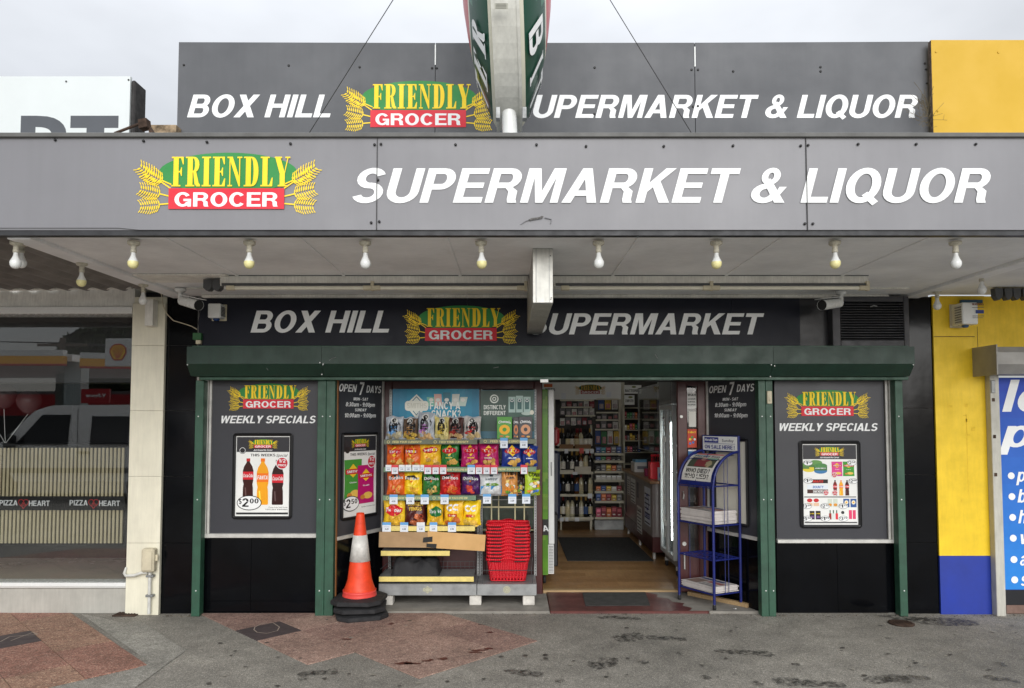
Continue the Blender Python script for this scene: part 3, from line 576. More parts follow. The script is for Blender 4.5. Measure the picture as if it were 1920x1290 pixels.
# ---------------------------------------------------------------- supermarket building
shop = T('supermarket_building', 'single storey supermarket shopfront with black tiles, green shutters and grey sign boards', 'building', (0.4, 6.4, 0))
wl = MB()
wl.box(-3.0, 3.72, 6.46, 6.9, 2.3, 5.0)          # wall above the shopfront
wl.box(-3.12, -2.75, 6.44, 12.9, 0, 2.9); wl.box(3.3, 3.72, 6.44, 12.9, 0, 2.9)
wl.box(-3.0, 3.7, 12.7, 12.95, 0, 3.0)
P(wl, 'wall', M_['shop_wall'], shop)
P(MB().box(-3.0, 3.7, 6.9, 12.8, 2.78, 2.95), 'shop_ceiling', M_['shop_wall'], shop)
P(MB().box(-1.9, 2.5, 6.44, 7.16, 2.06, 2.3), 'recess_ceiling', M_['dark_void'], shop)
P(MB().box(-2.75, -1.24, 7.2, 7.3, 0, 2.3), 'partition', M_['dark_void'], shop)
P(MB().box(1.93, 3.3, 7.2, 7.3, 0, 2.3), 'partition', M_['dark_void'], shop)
# black tiled wall on both ends and plinths below the windows
def tiles(xs, zs, y, m='black_tile', d=.02, name='wall_tile', par=None):
    for x0, x1 in zip(xs, xs[1:]):
        for z0, z1 in zip(zs, zs[1:]):
            P(MB().box(x0 + .001, x1 - .001, y - d - rnd.uniform(0, .0015), y + .004, z0 + .001, z1 - .001, .0012), name, M_[m], par or shop)
jz = [0, Z(1018, 6.42), Z(893, 6.42), Z(770, 6.42), Z(648, 6.42), 2.785]
tiles([X(307, 6.42), X(366, 6.42)], jz, 6.44)
tiles([X(1690, 6.42), X(1754, 6.42)], [0, Z(1017, 6.42), Z(890, 6.42), Z(765, 6.42), 2.785], 6.44)
tiles([X(384, 6.42), X(474, 6.42), X(597, 6.42)], [0, Z(1128, 6.42), Z(1009, 6.42)], 6.46)
tiles([X(1453, 6.42), X(1566, 6.42), X(1678, 6.42)], [0, Z(1019, 6.42)], 6.46)
P(MB().box(-2.8, -1.57, 6.47, 6.5, 0, 2.3), 'backing_wall', M_['dark_void'], shop); P(MB().box(2.2, 3.45, 6.47, 6.5, 0, 2.3), 'backing_wall', M_['dark_void'], shop)
# cream pillar at the left
tiles([X(244, 6.38), X(306, 6.38)], [0, Z(1018, 6.38), Z(893, 6.38), Z(770, 6.38), Z(648, 6.38), 2.72], 6.4, 'cream_tile', .025, 'pillar_tile')
P(MB().box(-3.355, -3.07, 6.405, 6.75, 0, 2.78), 'pillar', M_['cream_tile'], shop)
P(MB().prism([(X(269, 6.3), 6.37, Z(611, 6.3)), (X(284, 6.3), 6.37, Z(611, 6.3)), (X(284, 6.3), 6.37, 2.74), (X(269, 6.3), 6.37, 2.74)], (0, -.09, 0)), 'bracket', M_['white_old'], shop)
# ---- shop windows with printed vinyl
def window(u0, u1, v0, v1, lab, timber_left=True):
    x0, x1, z0, z1 = X(u0, 6.44), X(u1, 6.44), Z(v1, 6.44), Z(v0, 6.44)
    w = P(MB().box(x0, x1, 6.44, 6.455, z0, z1), 'window', M_['window_panel'], shop, lab)
    return w
wL = window(396, 597, 708, 1001, 'left window covered in dark grey vinyl reading weekly specials')
P(MB().box(X(383, 6.42), X(597, 6.42), 6.405, 6.455, Z(1009, 6.4), Z(1001, 6.4), .004), 'sill', M_['silver'], wL)
P(MB().box(X(384, 6.42), X(391, 6.42), 6.41, 6.46, Z(1001, 6.4), 2.06).box(X(392, 6.42), X(396, 6.42), 6.42, 6.455, Z(1001, 6.4), 2.06), 'frame', M_['silver'], wL)
P(MB().box(X(375, 6.42), X(383, 6.42), 6.38, 6.46, 0, 2.06), 'timber_strip', M_['timber'], shop)
cv = Cv(O=(0, 6.44, 0)); k = 6.44 / FPX
def ptext(cv, t, u0, u1, vb, vt, col, Y, **kw):
    cv.text(t, X(u0, Y), Z(vb, Y), Z(vt, Y) - Z(vb, Y), col, w=X(u1, Y) - X(u0, Y), **kw)
BI = dict(bold=.045, shear=.22, space=1.1)
logo(cv, X(503.5, 6.44), Z(743, 6.44), 151 * k, 7); cv.done('logo', wL)
cv = Cv(O=(0, 6.44, 0)); ptext(cv, 'WEEKLY SPECIALS', 412, 594, 793.5, 779.5, WHT, 6.44, **BI); cv.done('lettering', wL)
wR = window(1453, 1661, 708, 1012, 'right window covered in dark grey vinyl reading weekly specials')
P(MB().box(X(1453, 6.42), X(1674, 6.42), 6.405, 6.455, Z(1019, 6.4), Z(1012, 6.4), .004), 'sill', M_['silver'], wR)
P(MB().box(X(1661, 6.42), X(1665, 6.42), 6.42, 6.455, Z(1012, 6.4), 2.06).box(X(1667, 6.42), X(1672, 6.42), 6.41, 6.455, Z(1012, 6.4), 2.06).box(X(1674, 6.42), X(1679, 6.42), 6.40, 6.455, 0, 2.06), 'frame', M_['silver'], wR)
cv = Cv(O=(0, 6.44, 0)); logo(cv, X(1552, 6.44), Z(756, 6.44), 156 * k, 7); cv.done('logo', wR)
cv = Cv(O=(0, 6.44, 0)); ptext(cv, 'WEEKLY SPECIALS', 1458, 1647, 808, 793.5, WHT, 6.44, **BI); cv.done('lettering', wR)
# angled recess windows
A1, B1 = Vector((-1.56, 6.43, 0)), Vector((-1.245, 7.02, 0)); A2, B2 = Vector((1.885, 7.02, 0)), Vector((2.165, 6.43, 0))
def angled(A, B, lab, sx):
    U = (B - A).normalized(); ln = (B - A).length; Nn = U.cross(Vector((0, 0, 1)))
    bk = -Nn * .03; up = Vector((0, 0, 1))
    w = P(MB().obox(A + up * .66 + bk, U * ln, -bk, up * 1.4), 'window', M_['window_panel'], shop, lab)
    P(MB().obox(A + up * .63, U * ln, Nn * .02, up * .03), 'sill', M_['silver'], w)
    P(MB().obox(A + bk, U * ln, -bk, up * .63), 'wall_tile', M_['black_tile'], shop)
    P(MB().obox(A + up * .66 + U * (ln - .02 if sx > 0 else 0), U * .02, Nn * .012, up * 1.4), 'frame', M_['silver'], w)
    cv = Cv(O=A, U=U); m = ln / 2 + .0
    cv.text('OPEN', .03, 1.945, .068, WHT, w=.25, **BI); cv.text('7', .30, 1.92, .12, WHT, w=.085, **BI); cv.text('DAYS', .41, 1.945, .068, WHT, w=.23, **BI)
    for t, z, h, wd in (('MON - SAT', 1.868, .027, .21), ('8:30am - 9:00pm', 1.812, .038, .42), ('SUNDAY', 1.768, .027, .17), ('10:00am - 9:00pm', 1.712, .038, .45)):
        cv.text(t, m, z, h, WHT, w=wd, cx=True, bold=.04, shear=.2)
    cv.done('lettering', w)
    return w, U, Nn
wA, U1, N1 = angled(A1, B1, 'angled left window of the recess with opening hours in white', 1)
wB, U2, N2 = angled(A2, B2, 'angled right window of the recess with opening hours in white', -1)
P(MB().box(X(628, 6.4), X(633, 6.4), 6.40, 6.44, 0, 2.06), 'timber_strip', M_['timber'], shop)
# entrance joinery in red brown paint
rj = MB().box(-1.25, -1.165, 7.05, 7.2, .0, 2.1, .006).box(.215, .295, 7.05, 7.2, 0, 2.1, .006).box(-1.165, .215, 7.05, 7.2, 1.985, 2.1, .006)
rj.box(-1.165, .215, 7.08, 7.2, .0, .6, .006)
P(rj, 'door_frame', M_['red_timber'], shop, 'red brown timber frame behind the snack display')
for x0, x1 in ((-1.08, -.75), (-.67, -.34), (-.26, .13)): P(MB().box(x0, x1, 7.065, 7.08, .12, .52, .008), 'panel', M_['red_timber'], shop)
sec = P(MB().box(-1.165, .215, 7.15, 7.16, .6, 1.985), 'side_window', M_['glass'], shop)
gb = MB()
for x in (-1.0, -.8, -.6, -.4, -.2, -.13, .03, .12): gb.box(x - .006, x + .006, 7.125, 7.14, .6, 1.985)
for z in (.62, .84, 1.06, 1.3, 1.54, 1.78): gb.box(-1.165, .215, 7.118, 7.1245, z - .008, z + .008)
P(gb, 'window_bars', mat('cream_bar', c(200, 192, 150), .5), sec)
P(MB().box(-1.165, .215, 7.35, 7.37, .6, 1.98), 'window_blind', mat('dim_green', c(84, 96, 84), .7, nz=(3, .6, 1.3)), sec)
dr = P(MB().box(1.605, 1.70, 7.04, 7.10, .04, 2.1, .006).box(1.80, 1.9, 7.04, 7.10, .04, 2.1, .006).box(1.70, 1.80, 7.045, 7.095, .04, .42).box(1.70, 1.80, 7.045, 7.095, 2.02, 2.1), 'door', M_['red_timber'], shop, 'narrow red brown door leaf with a tall glass strip')
P(MB().box(1.70, 1.80, 7.07, 7.075, .42, 2.02), 'pane', M_['glass'], dr)
P(MB().tube([(1.65, 7.03, 1.0), (1.65, 7.01, .97), (1.65, 7.03, .93)], .007, 6), 'handle', M_['silver'], dr)
P(MB().tube([(1.655, 7.03, .26), (1.655, 7.03, .42)], .008, 8).lathe([(.02, 0), (.02, .012)], (1.655, 7.028, .5), 12, 'Y').lathe([(.014, 0), (.014, .012)], (1.64, 7.028, 1.72), 12, 'Y'), 'bolt', M_['silver'], dr)
cv = Cv(O=(1.70, 7.066, 0)); cv.rect(.005, 1.80, .095, 1.95, c(225, 225, 222)); cv.k = 1; cv.text('WAR', .012, 1.92, .022, BLK, w=.08, bold=.05)
for i, t in enumerate(('24 HOUR', 'SURVEIL', 'IN OPER')): cv.text(t, .012, 1.885 - .028 * i, .014, BLK, w=.075, bold=.04)
cv.k = 0; cv.rect(.02, 1.62, .09, 1.77, c(214, 212, 204)); cv.rect(.005, 1.42, .095, 1.60, c(196, 70, 44)); cv.k = 1
for x, z, col in ((.03, 1.5, c(240, 210, 40)), (.06, 1.47, c(60, 120, 190)), (.05, 1.52, c(70, 150, 70)), (.075, 1.5, WHT), (.03, 1.46, c(60, 120, 190))): cv.ell(x, z, .012, .012, col, 10)
cv.text('Collect', .01, 1.56, .02, YEL, w=.075); cv.k = 0; cv.rect(.01, 1.27, .09, 1.40, c(60, 120, 180)); cv.k = 1; cv.ell(.05, 1.33, .03, .03, WHT, 16); cv.rect(.01, 1.385, .09, 1.40, WHT)
cv.done('door_notices', dr, label='stickers and notices stuck inside the glass strip')
P(MB().box(1.82, 1.98, 7.12, 7.3, 0, 2.1), 'door_frame', M_['red_timber'], shop)
b = P(MB().obox((1.67, 6.99, .022), (.42, -.46, 0), (.03, .03, 0), (0, 0, .035)), 'timber_batten', M_['pale_timber'])
tag(b, 'bare timber batten lying on the concrete behind the blue newspaper rack', 'batten')
# ---------------------------------------------------------------- parapet sign
VX[0] = 160
ps = T('parapet_sign', 'grey sign board above the awning reading box hill, friendly grocer, supermarket and liquor', 'sign', (0.4, 6.4, 3.2))
us = (333, 816, 1303, 1744); tz = (Z(79, 6.4), Z(80.5, 6.4), Z(80, 6.4), Z(78, 6.4))
for i in range(3):
    x0, x1 = X(us[i], 6.4) + .003, X(us[i + 1], 6.4) - .003
    p = MB(); f0 = [(x0, 6.4, 3.05), (x1, 6.4, 3.05), (x1, 6.4, tz[i + 1]), (x0, 6.4, tz[i])]; p.prism(f0, (0, .03, 0))
    P(p, 'panel', M_['panel_grey_high'], ps)
P(MB().box(X(333, 6.4) + .01, X(1744, 6.4) - .01, 6.432, 6.455, 3.05, 4.97), 'backing', M_['black'], ps)
def screws(par, pts, Y, r=.011):
    for u, v in pts: P(MB().lathe([(r, 0), (r, -.004), (r * .5, -.007)], (X(u, Y), Y, Z(v, Y)), 8, 'Y'), 'screw', M_['black'], par)
screws(ps, ((344, 122), (541, 123), (674, 126), (810, 128), (819, 128), (1115, 127), (1297, 131), (1309, 131), (1375, 134), (1539, 126), (1539, 134), (1735, 119), (1737, 130), (1738, 156), (1114, 214), (1299, 200), (1308, 199)), 6.4)
P(MB().box(X(815, 6.4), X(817, 6.4), 6.394, 6.4, Z(122, 6.4), Z(84, 6.4)).box(X(1302.5, 6.4), X(1304.5, 6.4), 6.394, 6.4, Z(125, 6.4), Z(88, 6.4)), 'joint_strip', M_['opal_white'], ps)
cv = Cv(O=(0, 6.4, 0)); ptext(cv, 'BOX HILL', 352, 629, 220, 177.5, WHT, 6.4, **BI); cv.done('lettering', ps); cv = Cv(O=(0, 6.4, 0)); ptext(cv, 'SUPERMARKET & LIQUOR', 955, 1725, 221, 178, WHT, 6.4, **BI); cv.done('lettering', ps)
cv = Cv(O=(0, 6.4, 0)); logo(cv, X(785.5, 6.4), Z(196, 6.4), 291 * 6.4 / FPX, 9); cv.done('logo', ps)
# ---------------------------------------------------------------- awning
VX[0] = 345
aw = T('shop_awning', 'grey street awning with sign fascia and pale soffit over the footpath', 'awning', (0, 4.2, 2.8))
YF = 4.2; us = (-260, 707, 1512, 2200)
zb, zt = Z(431, YF), Z(259, YF)
fp = []
for i in range(3):
    p = MB(); x0, x1 = X(us[i], YF) + .0015, X(us[i + 1], YF) - .0015; nx = 24
    def fn(a, b, x0=x0, x1=x1):
        x = x0 + (x1 - x0) * a; return (x, YF + .0035 * noise.noise(Vector((x * 1.1, b * 1.5, 3))), zb + (zt - zb) * b + (.012 * (1 - b) if x < -2.2 else 0))
    p.grid(fn, nx, 6); p.box(x0, x1, YF + .006, YF + .03, zb, zt)
    fp.append(P(p, 'fascia_panel', M_['panel_grey'], aw))
for u_ in (706.3, 1511.3): P(MB().box(X(u_, YF), X(u_ + 1.4, YF), YF - .0075, YF - .003, zb, zt), 'panel_joint', M_['black'], aw)
for u, v in ((102, 263), (268, 265), (387, 267), (544, 270), (702, 272), (714, 271), (854, 272), (1006, 272), (1099, 275), (1245, 275), (1375, 274), (1502, 274), (1516, 273), (1610, 271), (1719, 271), (1831, 271), (709, 338), (697, 418), (712, 416), (1507, 420), (1522, 420)):
    P(MB().lathe([(.008, 0), (.008, -.005), (.004, -.008)], (X(u, YF), YF - .004, Z(v, YF)), 8, 'Y'), 'screw', M_['black'], aw)
cv = Cv(O=(0, YF - .0035, 0)); ptext(cv, 'SUPERMARKET & LIQUOR', 656, 1864, 380.5, 316, WHT, YF, **BI); cv.done('lettering', aw)
cv = Cv(O=(0, YF - .0035, 0)); logo(cv, X(427, YF), Z(340.7, YF), 350 * YF / FPX, 9); cv.done('logo', aw)
# dent and tear in the fascia
dn = MB(); cxd, czd = X(1005, YF), Z(410, YF); rnd = random.Random(4)
pts = [(cxd + dx * .0026, YF - .008, czd + dz * .0022) for dx, dz in ((-18, -4), (-10, 1), (0, 2), (9, 4), (13, 7), (17, 5), (13, 0), (5, -2), (-6, -4), (-13, -6))]
dn.poly(pts)
P(dn, 'torn_patch', mat('torn', c(96, 94, 92), .8, .2, nz=(90, .45, 1.5)), aw)
P(MB().tube([(cxd - .09, YF - .001, czd - .035), (cxd - .06, YF - .003, czd - .015), (cxd - .03, YF - .003, czd - .005)], .003, 5).tube([(cxd + .05, YF - .004, czd + .005), (cxd + .09, YF - .005, czd - .005), (cxd + .085, YF - .004, czd - .03)], .003, 5), 'crease', M_['panel_grey'], aw)
P(MB().box(-4.2, 4.2, YF - .02, YF + .03, zt, Z(248, YF - .02), .004), 'cover_strip', mat('strip_grey', c(92, 92, 90), .6, 0, nz=(5, .85, 1.1)), aw)
P(MB().box(-4.2, 4.2, YF + .01, YF + .06, zb - .03, zb + .02), 'lower_angle', mat('angle_dark', c(44, 45, 48), .5, .2, nz=(9, .7, 1.3)), aw)
P(MB().box(-4.2, 4.2, YF + .035, 6.40, zt - .06, zt - .03), 'roof_sheet', M_['galv'], aw)
sz = 2.79; sx = [-2.86, -2.09, -1.28, -.395, .766, 1.627, 2.51, 3.47]
for a, b in zip(sx, sx[1:]):
    P(MB().box(a + .002, b - .002, YF + .06, 6.40, sz, sz + .02), 'soffit_panel', M_['soffit'], aw)
for a in sx[1:-1]: P(MB().box(a - .012, a + .012, YF + .06, 6.33, sz - .007, sz + .001, .002), 'soffit_batten', M_['soffit'], aw)
for a, b in ((-3.0, -2.86), (3.47, 3.60)): P(MB().box(a, b, YF + .06, 6.38, sz - .025, sz + .1, .004), 'edge_beam', M_['soffit'], aw)
P(MB().box(-2.72, 3.3, 6.30, 6.36, sz - .03, sz - .001, .008).box(-2.7, 3.3, 5.98, 6.0, sz - .012, sz - .001), 'cornice', M_['white_old'], aw)
for y0, a, b in ((5.35, -2.85, -2.15),): P(MB().box(a, b, y0 + .05, y0 + .35, sz - .014, sz - .002, .003), 'soffit_patch', M_['white_old'], aw)
VX[0] = 450
# ---- bulbs hanging behind the fascia
def bulb(kind, lab, grp):
    t = T('light_bulb', lab, 'light bulb', (0, 0, 0), 0, grp)
    P(MB().lathe([(.036, .0), (.036, -.016), (.030, -.022), (.016, -.024), (.016, -.05), (.018, -.052), (.0175, -.068), (.014, -.07)], (0, 0, 0), 16), 'holder', M_['fitting'], t)
    P(MB().lathe([(.013, -.07), (.014, -.085), (.019, -.1), (.027, -.117), (.0305, -.124)], (0, 0, 0), 16, caps=False), 'collar', M_['opal_white'], t)
    P(MB().lathe([(.0305, -.124), (.0315, -.133), (.030, -.145), (.025, -.156), (.016, -.164), (.006, -.1675), (0, -.168)], (0, 0, 0), 16, caps=False), 'globe', M_['opal_yellow' if kind else 'opal_white'], t)
    return t
bz = 2.775; BL = ((31, 0), (251, 1), (468, 1), (685, 0), (902, 1), (1122, 0), (1343, 1), (1565, 1), (1791, 0))
wn = ['leftmost white bulb of the row under the awning fascia, beside the corrugated roof', 'yellowed bulb under the awning fascia below the left wheat ears of the big emblem', 'yellowed bulb under the awning fascia just left of the big word supermarket',
      'white bulb under the left joint of the awning fascia', 'yellowed bulb under the awning fascia left of the steel duct', 'white bulb under the awning fascia right of the steel duct',
      'yellowed bulb under the awning fascia below the last letters of supermarket', 'yellowed bulb under the awning fascia below the start of the word liquor', 'white bulb at the right end of the row under the awning fascia']
pb = [bulb(0, 'white', 'bulbs hanging in a row under the awning'), bulb(1, 'yellow', 'bulbs hanging in a row under the awning')]; used = [0, 0]
def putb(x, y, z, k, lab, rz=0):
    if not used[k]: o = pb[k]; used[k] = 1; o.location = (x, y, z); o['label'] = lab
    else: o = dup_tree(pb[k], (x, y, z), rz, lab)
    return o
for (u, k_), lab in zip(BL, wn): o = putb(X(u, 4.36), 4.36, bz, k_, lab, rnd.uniform(0, 3)); o.rotation_euler.x = rnd.uniform(-.04, .04); o.rotation_euler.y = rnd.uniform(-.04, .04)
for x, y, z, k_, lab in ((-3.14, 4.6, 2.83, 0, 'dim bulb under the left end of the awning, behind the leftmost white bulb'), (-2.95, 4.93, 2.77, 1, 'bulb on the beam between the pale soffit and the corrugated roof'), (-2.93, 5.72, 2.77, 0, 'bulb against the top of the cream pillar'),
                         (3.57, 5.47, 2.81, 0, 'bulb in front of the alarm box on the yellow wall'), (3.57, 6.05, 2.78, 0, 'small old bulb between the black wall and the alarm box')): putb(x, y, z, k_, lab)
VX[0] = 530
# ---- fluorescent battens
def batten(x0, x1, lab, joints):
    t = T('fluorescent_light', lab, 'light', ((x0 + x1) / 2, 5.5, 2.77), 0, 'fluorescent battens under the awning')
    P(MB().box(x0, x1, 5.47, 5.56, 2.722, 2.79, .004).box(x0 + .01, x1 - .01, 5.455, 5.47, 2.708, 2.727), 'channel', M_['white_old'], t)
    P(MB().box(x0 + .02, x1 - .02, 5.452, 5.4548, 2.706, 2.7265).box(x0, x1, 5.4665, 5.4698, 2.784, 2.7895), 'shadow_gap_strip', M_['grey_plastic'], t)  # dark strips standing in for the shadow gaps above and below the channel
    xs = [x0 + .06] + joints + [x1 - .02]
    for a, b in zip(xs, xs[1:]):
        P(MB().tube([(a + .06, 5.45, 2.688), (b - .06, 5.45, 2.688)], .0135, 10), 'tube', mat('tube_off', c(228, 225, 208), .3, 0, nz=(20, .9, 1.04)), t)
        P(MB().box(a, a + .065, 5.432, 5.468, 2.672, 2.705, .004).box(b - .065, b, 5.432, 5.468, 2.672, 2.705, .004).box(b - .01, b + .015, 5.44, 5.47, 2.668, 2.74, .003), 'end_clip', M_['beige_plastic'], t)
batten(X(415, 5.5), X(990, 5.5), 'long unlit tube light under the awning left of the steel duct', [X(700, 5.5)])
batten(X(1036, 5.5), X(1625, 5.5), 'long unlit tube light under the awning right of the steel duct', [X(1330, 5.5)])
# ---- steel duct
dt = T('metal_duct', 'bare sheet metal box duct hanging from the soffit in front of the wall sign', 'duct', (.2, 5.3, 2.79))
dx0, dx1, dy0, dy1, dz0 = .132, .262, 4.59, 6.30, 2.437
P(MB().box(dx0, dx1, dy0, dy1, dz0, sz - .001, .003), 'casing', M_['duct_steel'], dt)
P(MB().box(dx0 + .02, dx0 + .024, dy0 - .004, dy0, dz0 + .004, sz - .006).box(dx1 - .026, dx1 - .023, dy0 - .003, dy0, dz0 + .004, sz - .006).box(dx0 + .004, dx1 - .004, dy0 + .02, dy0 + .024, dz0 - .003, dz0), 'seam', M_['galv'], dt)
for x, z in ((.25, 2.47), (.245, 2.74), (.248, 2.46)): P(MB().lathe([(.004, 0), (.004, -.003)], (x, dy0, z), 8, 'Y'), 'screw', M_['black'], dt)
# ---------------------------------------------------------------- wall sign
VX[0] = 605
ws = T('wall_sign', 'dark sign board under the awning reading box hill friendly grocer supermarket', 'sign', (0, 6.35, 2.34))
YW = 6.345
for a, b in ((372, 876), (876, 1372), (1372, 1500)): P(MB().box(X(a, YW) + .001, X(b, YW) - .001, YW, YW + .03, 2.31, 2.765), 'panel', M_['wall_sign_panel'], ws)
P(MB().box(X(1500, YW), X(1562, YW), YW + .03, YW + .06, 2.31, 2.765), 'panel', M_['black_paint'], ws)
cv = Cv(O=(0, YW, 0)); ptext(cv, 'BOX HILL', 470, 738, 623.5, 582.5, WHT, YW, **BI); cv.done('lettering', ws); cv = Cv(O=(0, YW, 0)); ptext(cv, 'SUPERMARKET', 987, 1433, 627, 587.5, WHT, YW, **BI); cv.done('lettering', ws)
cv = Cv(O=(0, YW, 0)); logo(cv, X(865, YW), Z(606.7, YW), 215 * YW / FPX, 8); cv.done('logo', ws)
# ---- louvre
lv = T('wall_vent', 'dark grey louvred air vent at the right end of the wall sign', 'vent', (X(1632, 6.3), 6.3, 2.5))
x0, x1, z0, z1 = X(1561, 6.28), X(1705, 6.28), Z(649, 6.28), Z(556, 6.28)
mat('vent_grey', c(62, 62, 66), .45, .1, nz=(9, .85, 1.12))
P(MB().box(x0, x0 + .07, 6.28, 6.4, z0, z1, .004).box(x1 - .045, x1, 6.28, 6.4, z0, z1, .004).box(x0 + .07, x1 - .045, 6.281, 6.4, z1 - .045, z1, .004).box(x0 + .07, x1 - .045, 6.281, 6.4, z0, z0 + .05, .004), 'frame', M_['vent_grey'], lv)
P(MB().box(x0 + .05, x1 - .03, 6.36, 6.37, z0 + .03, z1 - .03), 'back_plate', M_['black'], lv)
n = 15; h = (z1 - z0 - .095) / n
for i in range(n):
    z = z0 + .05 + h * i
    P(MB().prism([(x0 + .07, 6.284, z + .002), (x0 + .07, 6.33, z + h * .95), (x0 + .07, 6.333, z + h * .95), (x0 + .07, 6.287, z - .001)], (x1 - x0 - .115, 0, 0)).box(x0 + .07, x1 - .045, 6.2825, 6.286, z, z + .0035), 'slat', M_['vent_grey'], lv)
P(MB().tube([(x0 + .33, 6.278, z1 - .09), (x0 + .36, 6.275, z1 - .08), (x0 + .39, 6.278, z1 - .085)], .005, 5), 'scratch', M_['galv'], lv)
# ---------------------------------------------------------------- roller shutter boxes and guides
VX[0] = 680
rsx = T('roller_shutter', 'dark green rolled up security shutter box and guide rails across the shopfront', 'shutter', (0, 6.3, 2.05))
def rbox(x0, x1, y=6.13):
    zt_, zm, zb_ = 2.315, 2.165, 2.065
    prof = [(6.34, zt_), (y, zt_ - .004), (y, zm), (y + .085, zb_), (6.34, zb_)]
    P(MB().prism([(x0, a, b) for a, b in prof], (x1 - x0, 0, 0)), 'box_section', M_['green_steel'], rsx)
e = [X(350, 6.13), X(603, 6.13), X(1450, 6.13), X(1715, 6.13)]
rbox(e[0], e[1] - .002, 6.128); rbox(e[1], e[2]); rbox(e[2] + .002, e[3], 6.128)
P(MB().box(e[0] + .01, e[3] - .01, 6.2, 6.335, 2.3155, 2.326, .002), 'top_flashing', M_['green_guide'], rsx)
P(MB().box(X(380, 6.33), X(1695, 6.33), 6.26, 6.34, 2.035, 2.064, .003), 'bottom_rail', M_['green_guide'], rsx)
for u0, u1, u2, u3 in ((369, 384, 357, 373), (596, 612, 591, 607), (612.5, 628, 607.5, 625), (1437, 1450, 1440, 1453), (1423, 1436.5, 1426, 1439.5), (1678, 1692, 1687, 1702)):
    xa = (X(u0, 6.33, 715) + X(u2, 6.33, 1145)) / 2; xb = (X(u1, 6.33, 715) + X(u3, 6.33, 1145)) / 2
    P(MB().box(xa, xb, 6.325, 6.41, 0.0, 2.035, .003), 'guide_rail', M_['green_guide'], rsx)
    for z in (.22, 1.0, 1.72):
        if xb - xa > .05: P(MB().lathe([(.006, 0), (.006, -.004), (.003, -.006)], ((xa + xb) / 2 + rnd.uniform(-.01, .01), 6.325, z), 8, 'Y'), 'rivet', M_['opal_white'], rsx)
for u, v in ((352, 684), (600, 680), (606, 683), (604, 702), (1446, 684), (1452, 686), (1712, 684), (1444, 706)): P(MB().lathe([(.005, 0), (.005, -.003)], (X(u, 6.13), 6.128, Z(v, 6.13)), 8, 'Y'), 'rivet', M_['opal_white'], rsx)
P(MB().box(X(1438, 6.3), X(1447, 6.3), 6.305, 6.325, Z(757, 6.3), Z(733, 6.3), .004).box(X(1441, 6.3), X(1444, 6.3), 6.298, 6.305, Z(752, 6.3), Z(744, 6.3), .002), 'key_switch', M_['beige_plastic'], rsx)
P(MB().box(X(1013, 6.25), X(1028, 6.25), 6.252, 6.26, Z(717, 6.25), Z(711, 6.25), .001), 'rail_label', M_['opal_white'], rsx)
sc_pts = (((617, 676), (622, 672), (630, 670)), ((605, 686), (608, 680)), ((1228, 664), (1233, 672)), ((925, 690), (935, 688)), ((500, 690), (503, 694)))
for p_ in sc_pts: P(MB().tube([(X(u, 6.13), 6.1285, Z(v, 6.13)) for u, v in p_], .0016, 4), 'scratch', M_['galv'], rsx)
# ---------------------------------------------------------------- cameras, siren boxes, junction box
VX[0] = 560
def seccam(mount, tip, lab):
    mount, tip = Vector(mount), Vector(tip); t = T('security_camera', lab, 'camera', mount)
    P(MB().lathe([(.045, 0), (.045, -.02), (.036, -.03), (.018, -.032), (.018, -.09), (.022, -.1)], mount, 16), 'mount', M_['opal_white'], t)
    d = (tip - mount - Vector((0, 0, -.1))); L_ = d.length; d.normalize(); s0 = mount + Vector((0, 0, -.1)) + d * .01
    sd_ = d.cross(Vector((0, 0, 1))).normalized(); upv = sd_.cross(d).normalized()
    ring = lambda p, w, h: [p + sd_ * w * math.cos(R(a)) + upv * h * math.sin(R(a)) for a in range(0, 360, 30)]
    m = MB(); rr = [ring(s0 + d * q, w, w) for q, w in ((0, .02), (.015, .038), (L_ * .75, .042), (L_, .044))]
    for a, b in zip(rr, rr[1:]): m.add(a + b, [(i, (i + 1) % 12, 12 + (i + 1) % 12, 12 + i) for i in range(12)], None, True)
    m.add(rr[0], [tuple(range(12))])
    P(m, 'body', M_['opal_white'], t)
    P(MB().add(ring(s0 + d * (L_ - .004), .043, .043), [tuple(range(12))]), 'lens', M_['black'], t)
    hd = [s0 + d * (.03) + upv * .047 - sd_ * .036, s0 + d * (.03) + upv * .047 + sd_ * .036, s0 + d * (L_ + .03) + upv * .05 + sd_ * .04, s0 + d * (L_ + .03) + upv * .05 - sd_ * .04]
    P(MB().prism(hd, upv * .004), 'hood', M_['opal_white'], t)
seccam((X(338, 6.0), 6.0, 2.785), (X(372, 5.85), 5.85, Z(572, 5.85)), 'white bullet security camera above the black wall at the left end of the shop')
seccam((X(1577, 6.1), 6.1, 2.78), (X(1542, 5.95), 5.95, Z(572, 5.95)), 'white bullet security camera above the vent at the right end of the shop')
def siren(x0, x1, z0, z1, y, lab, flip=False, deep=.12, dome=c(30, 60, 110)):
    t = T('alarm_box', lab, 'alarm', ((x0 + x1) / 2, y, z0)); w = x1 - x0
    P(MB().box(x0 - .01, x1 + .01, y - .006, y, z0 - .012, z1 + .008, .002), 'back_plate', M_['beige_plastic'], t)
    P(MB().box(x0, x1, y - deep, y - .006, z0, z1, .008), 'housing', M_['opal_white'], t)
    g_ = MB(); sx0 = x1 + .001 if not flip else x0 - .003
    for i in range(6):
        for j in range(7): g_.box(sx0, sx0 + .002, y - deep + .015 + i * .016, y - deep + .023 + i * .016, z0 + .02 + j * (z1 - z0 - .04) / 7, z0 + .028 + j * (z1 - z0 - .04) / 7)
    P(g_, 'sounder_grille', M_['black'], t)
    P(MB().lathe([(.028, 0), (.028, -.012), (.02, -.02), (0, -.022)], ((x0 + x1) / 2, y - deep * .55, z0), 14), 'strobe', mat('strobe_' + str(flip), dome, .2), t)
    return t
VX[0] = 580
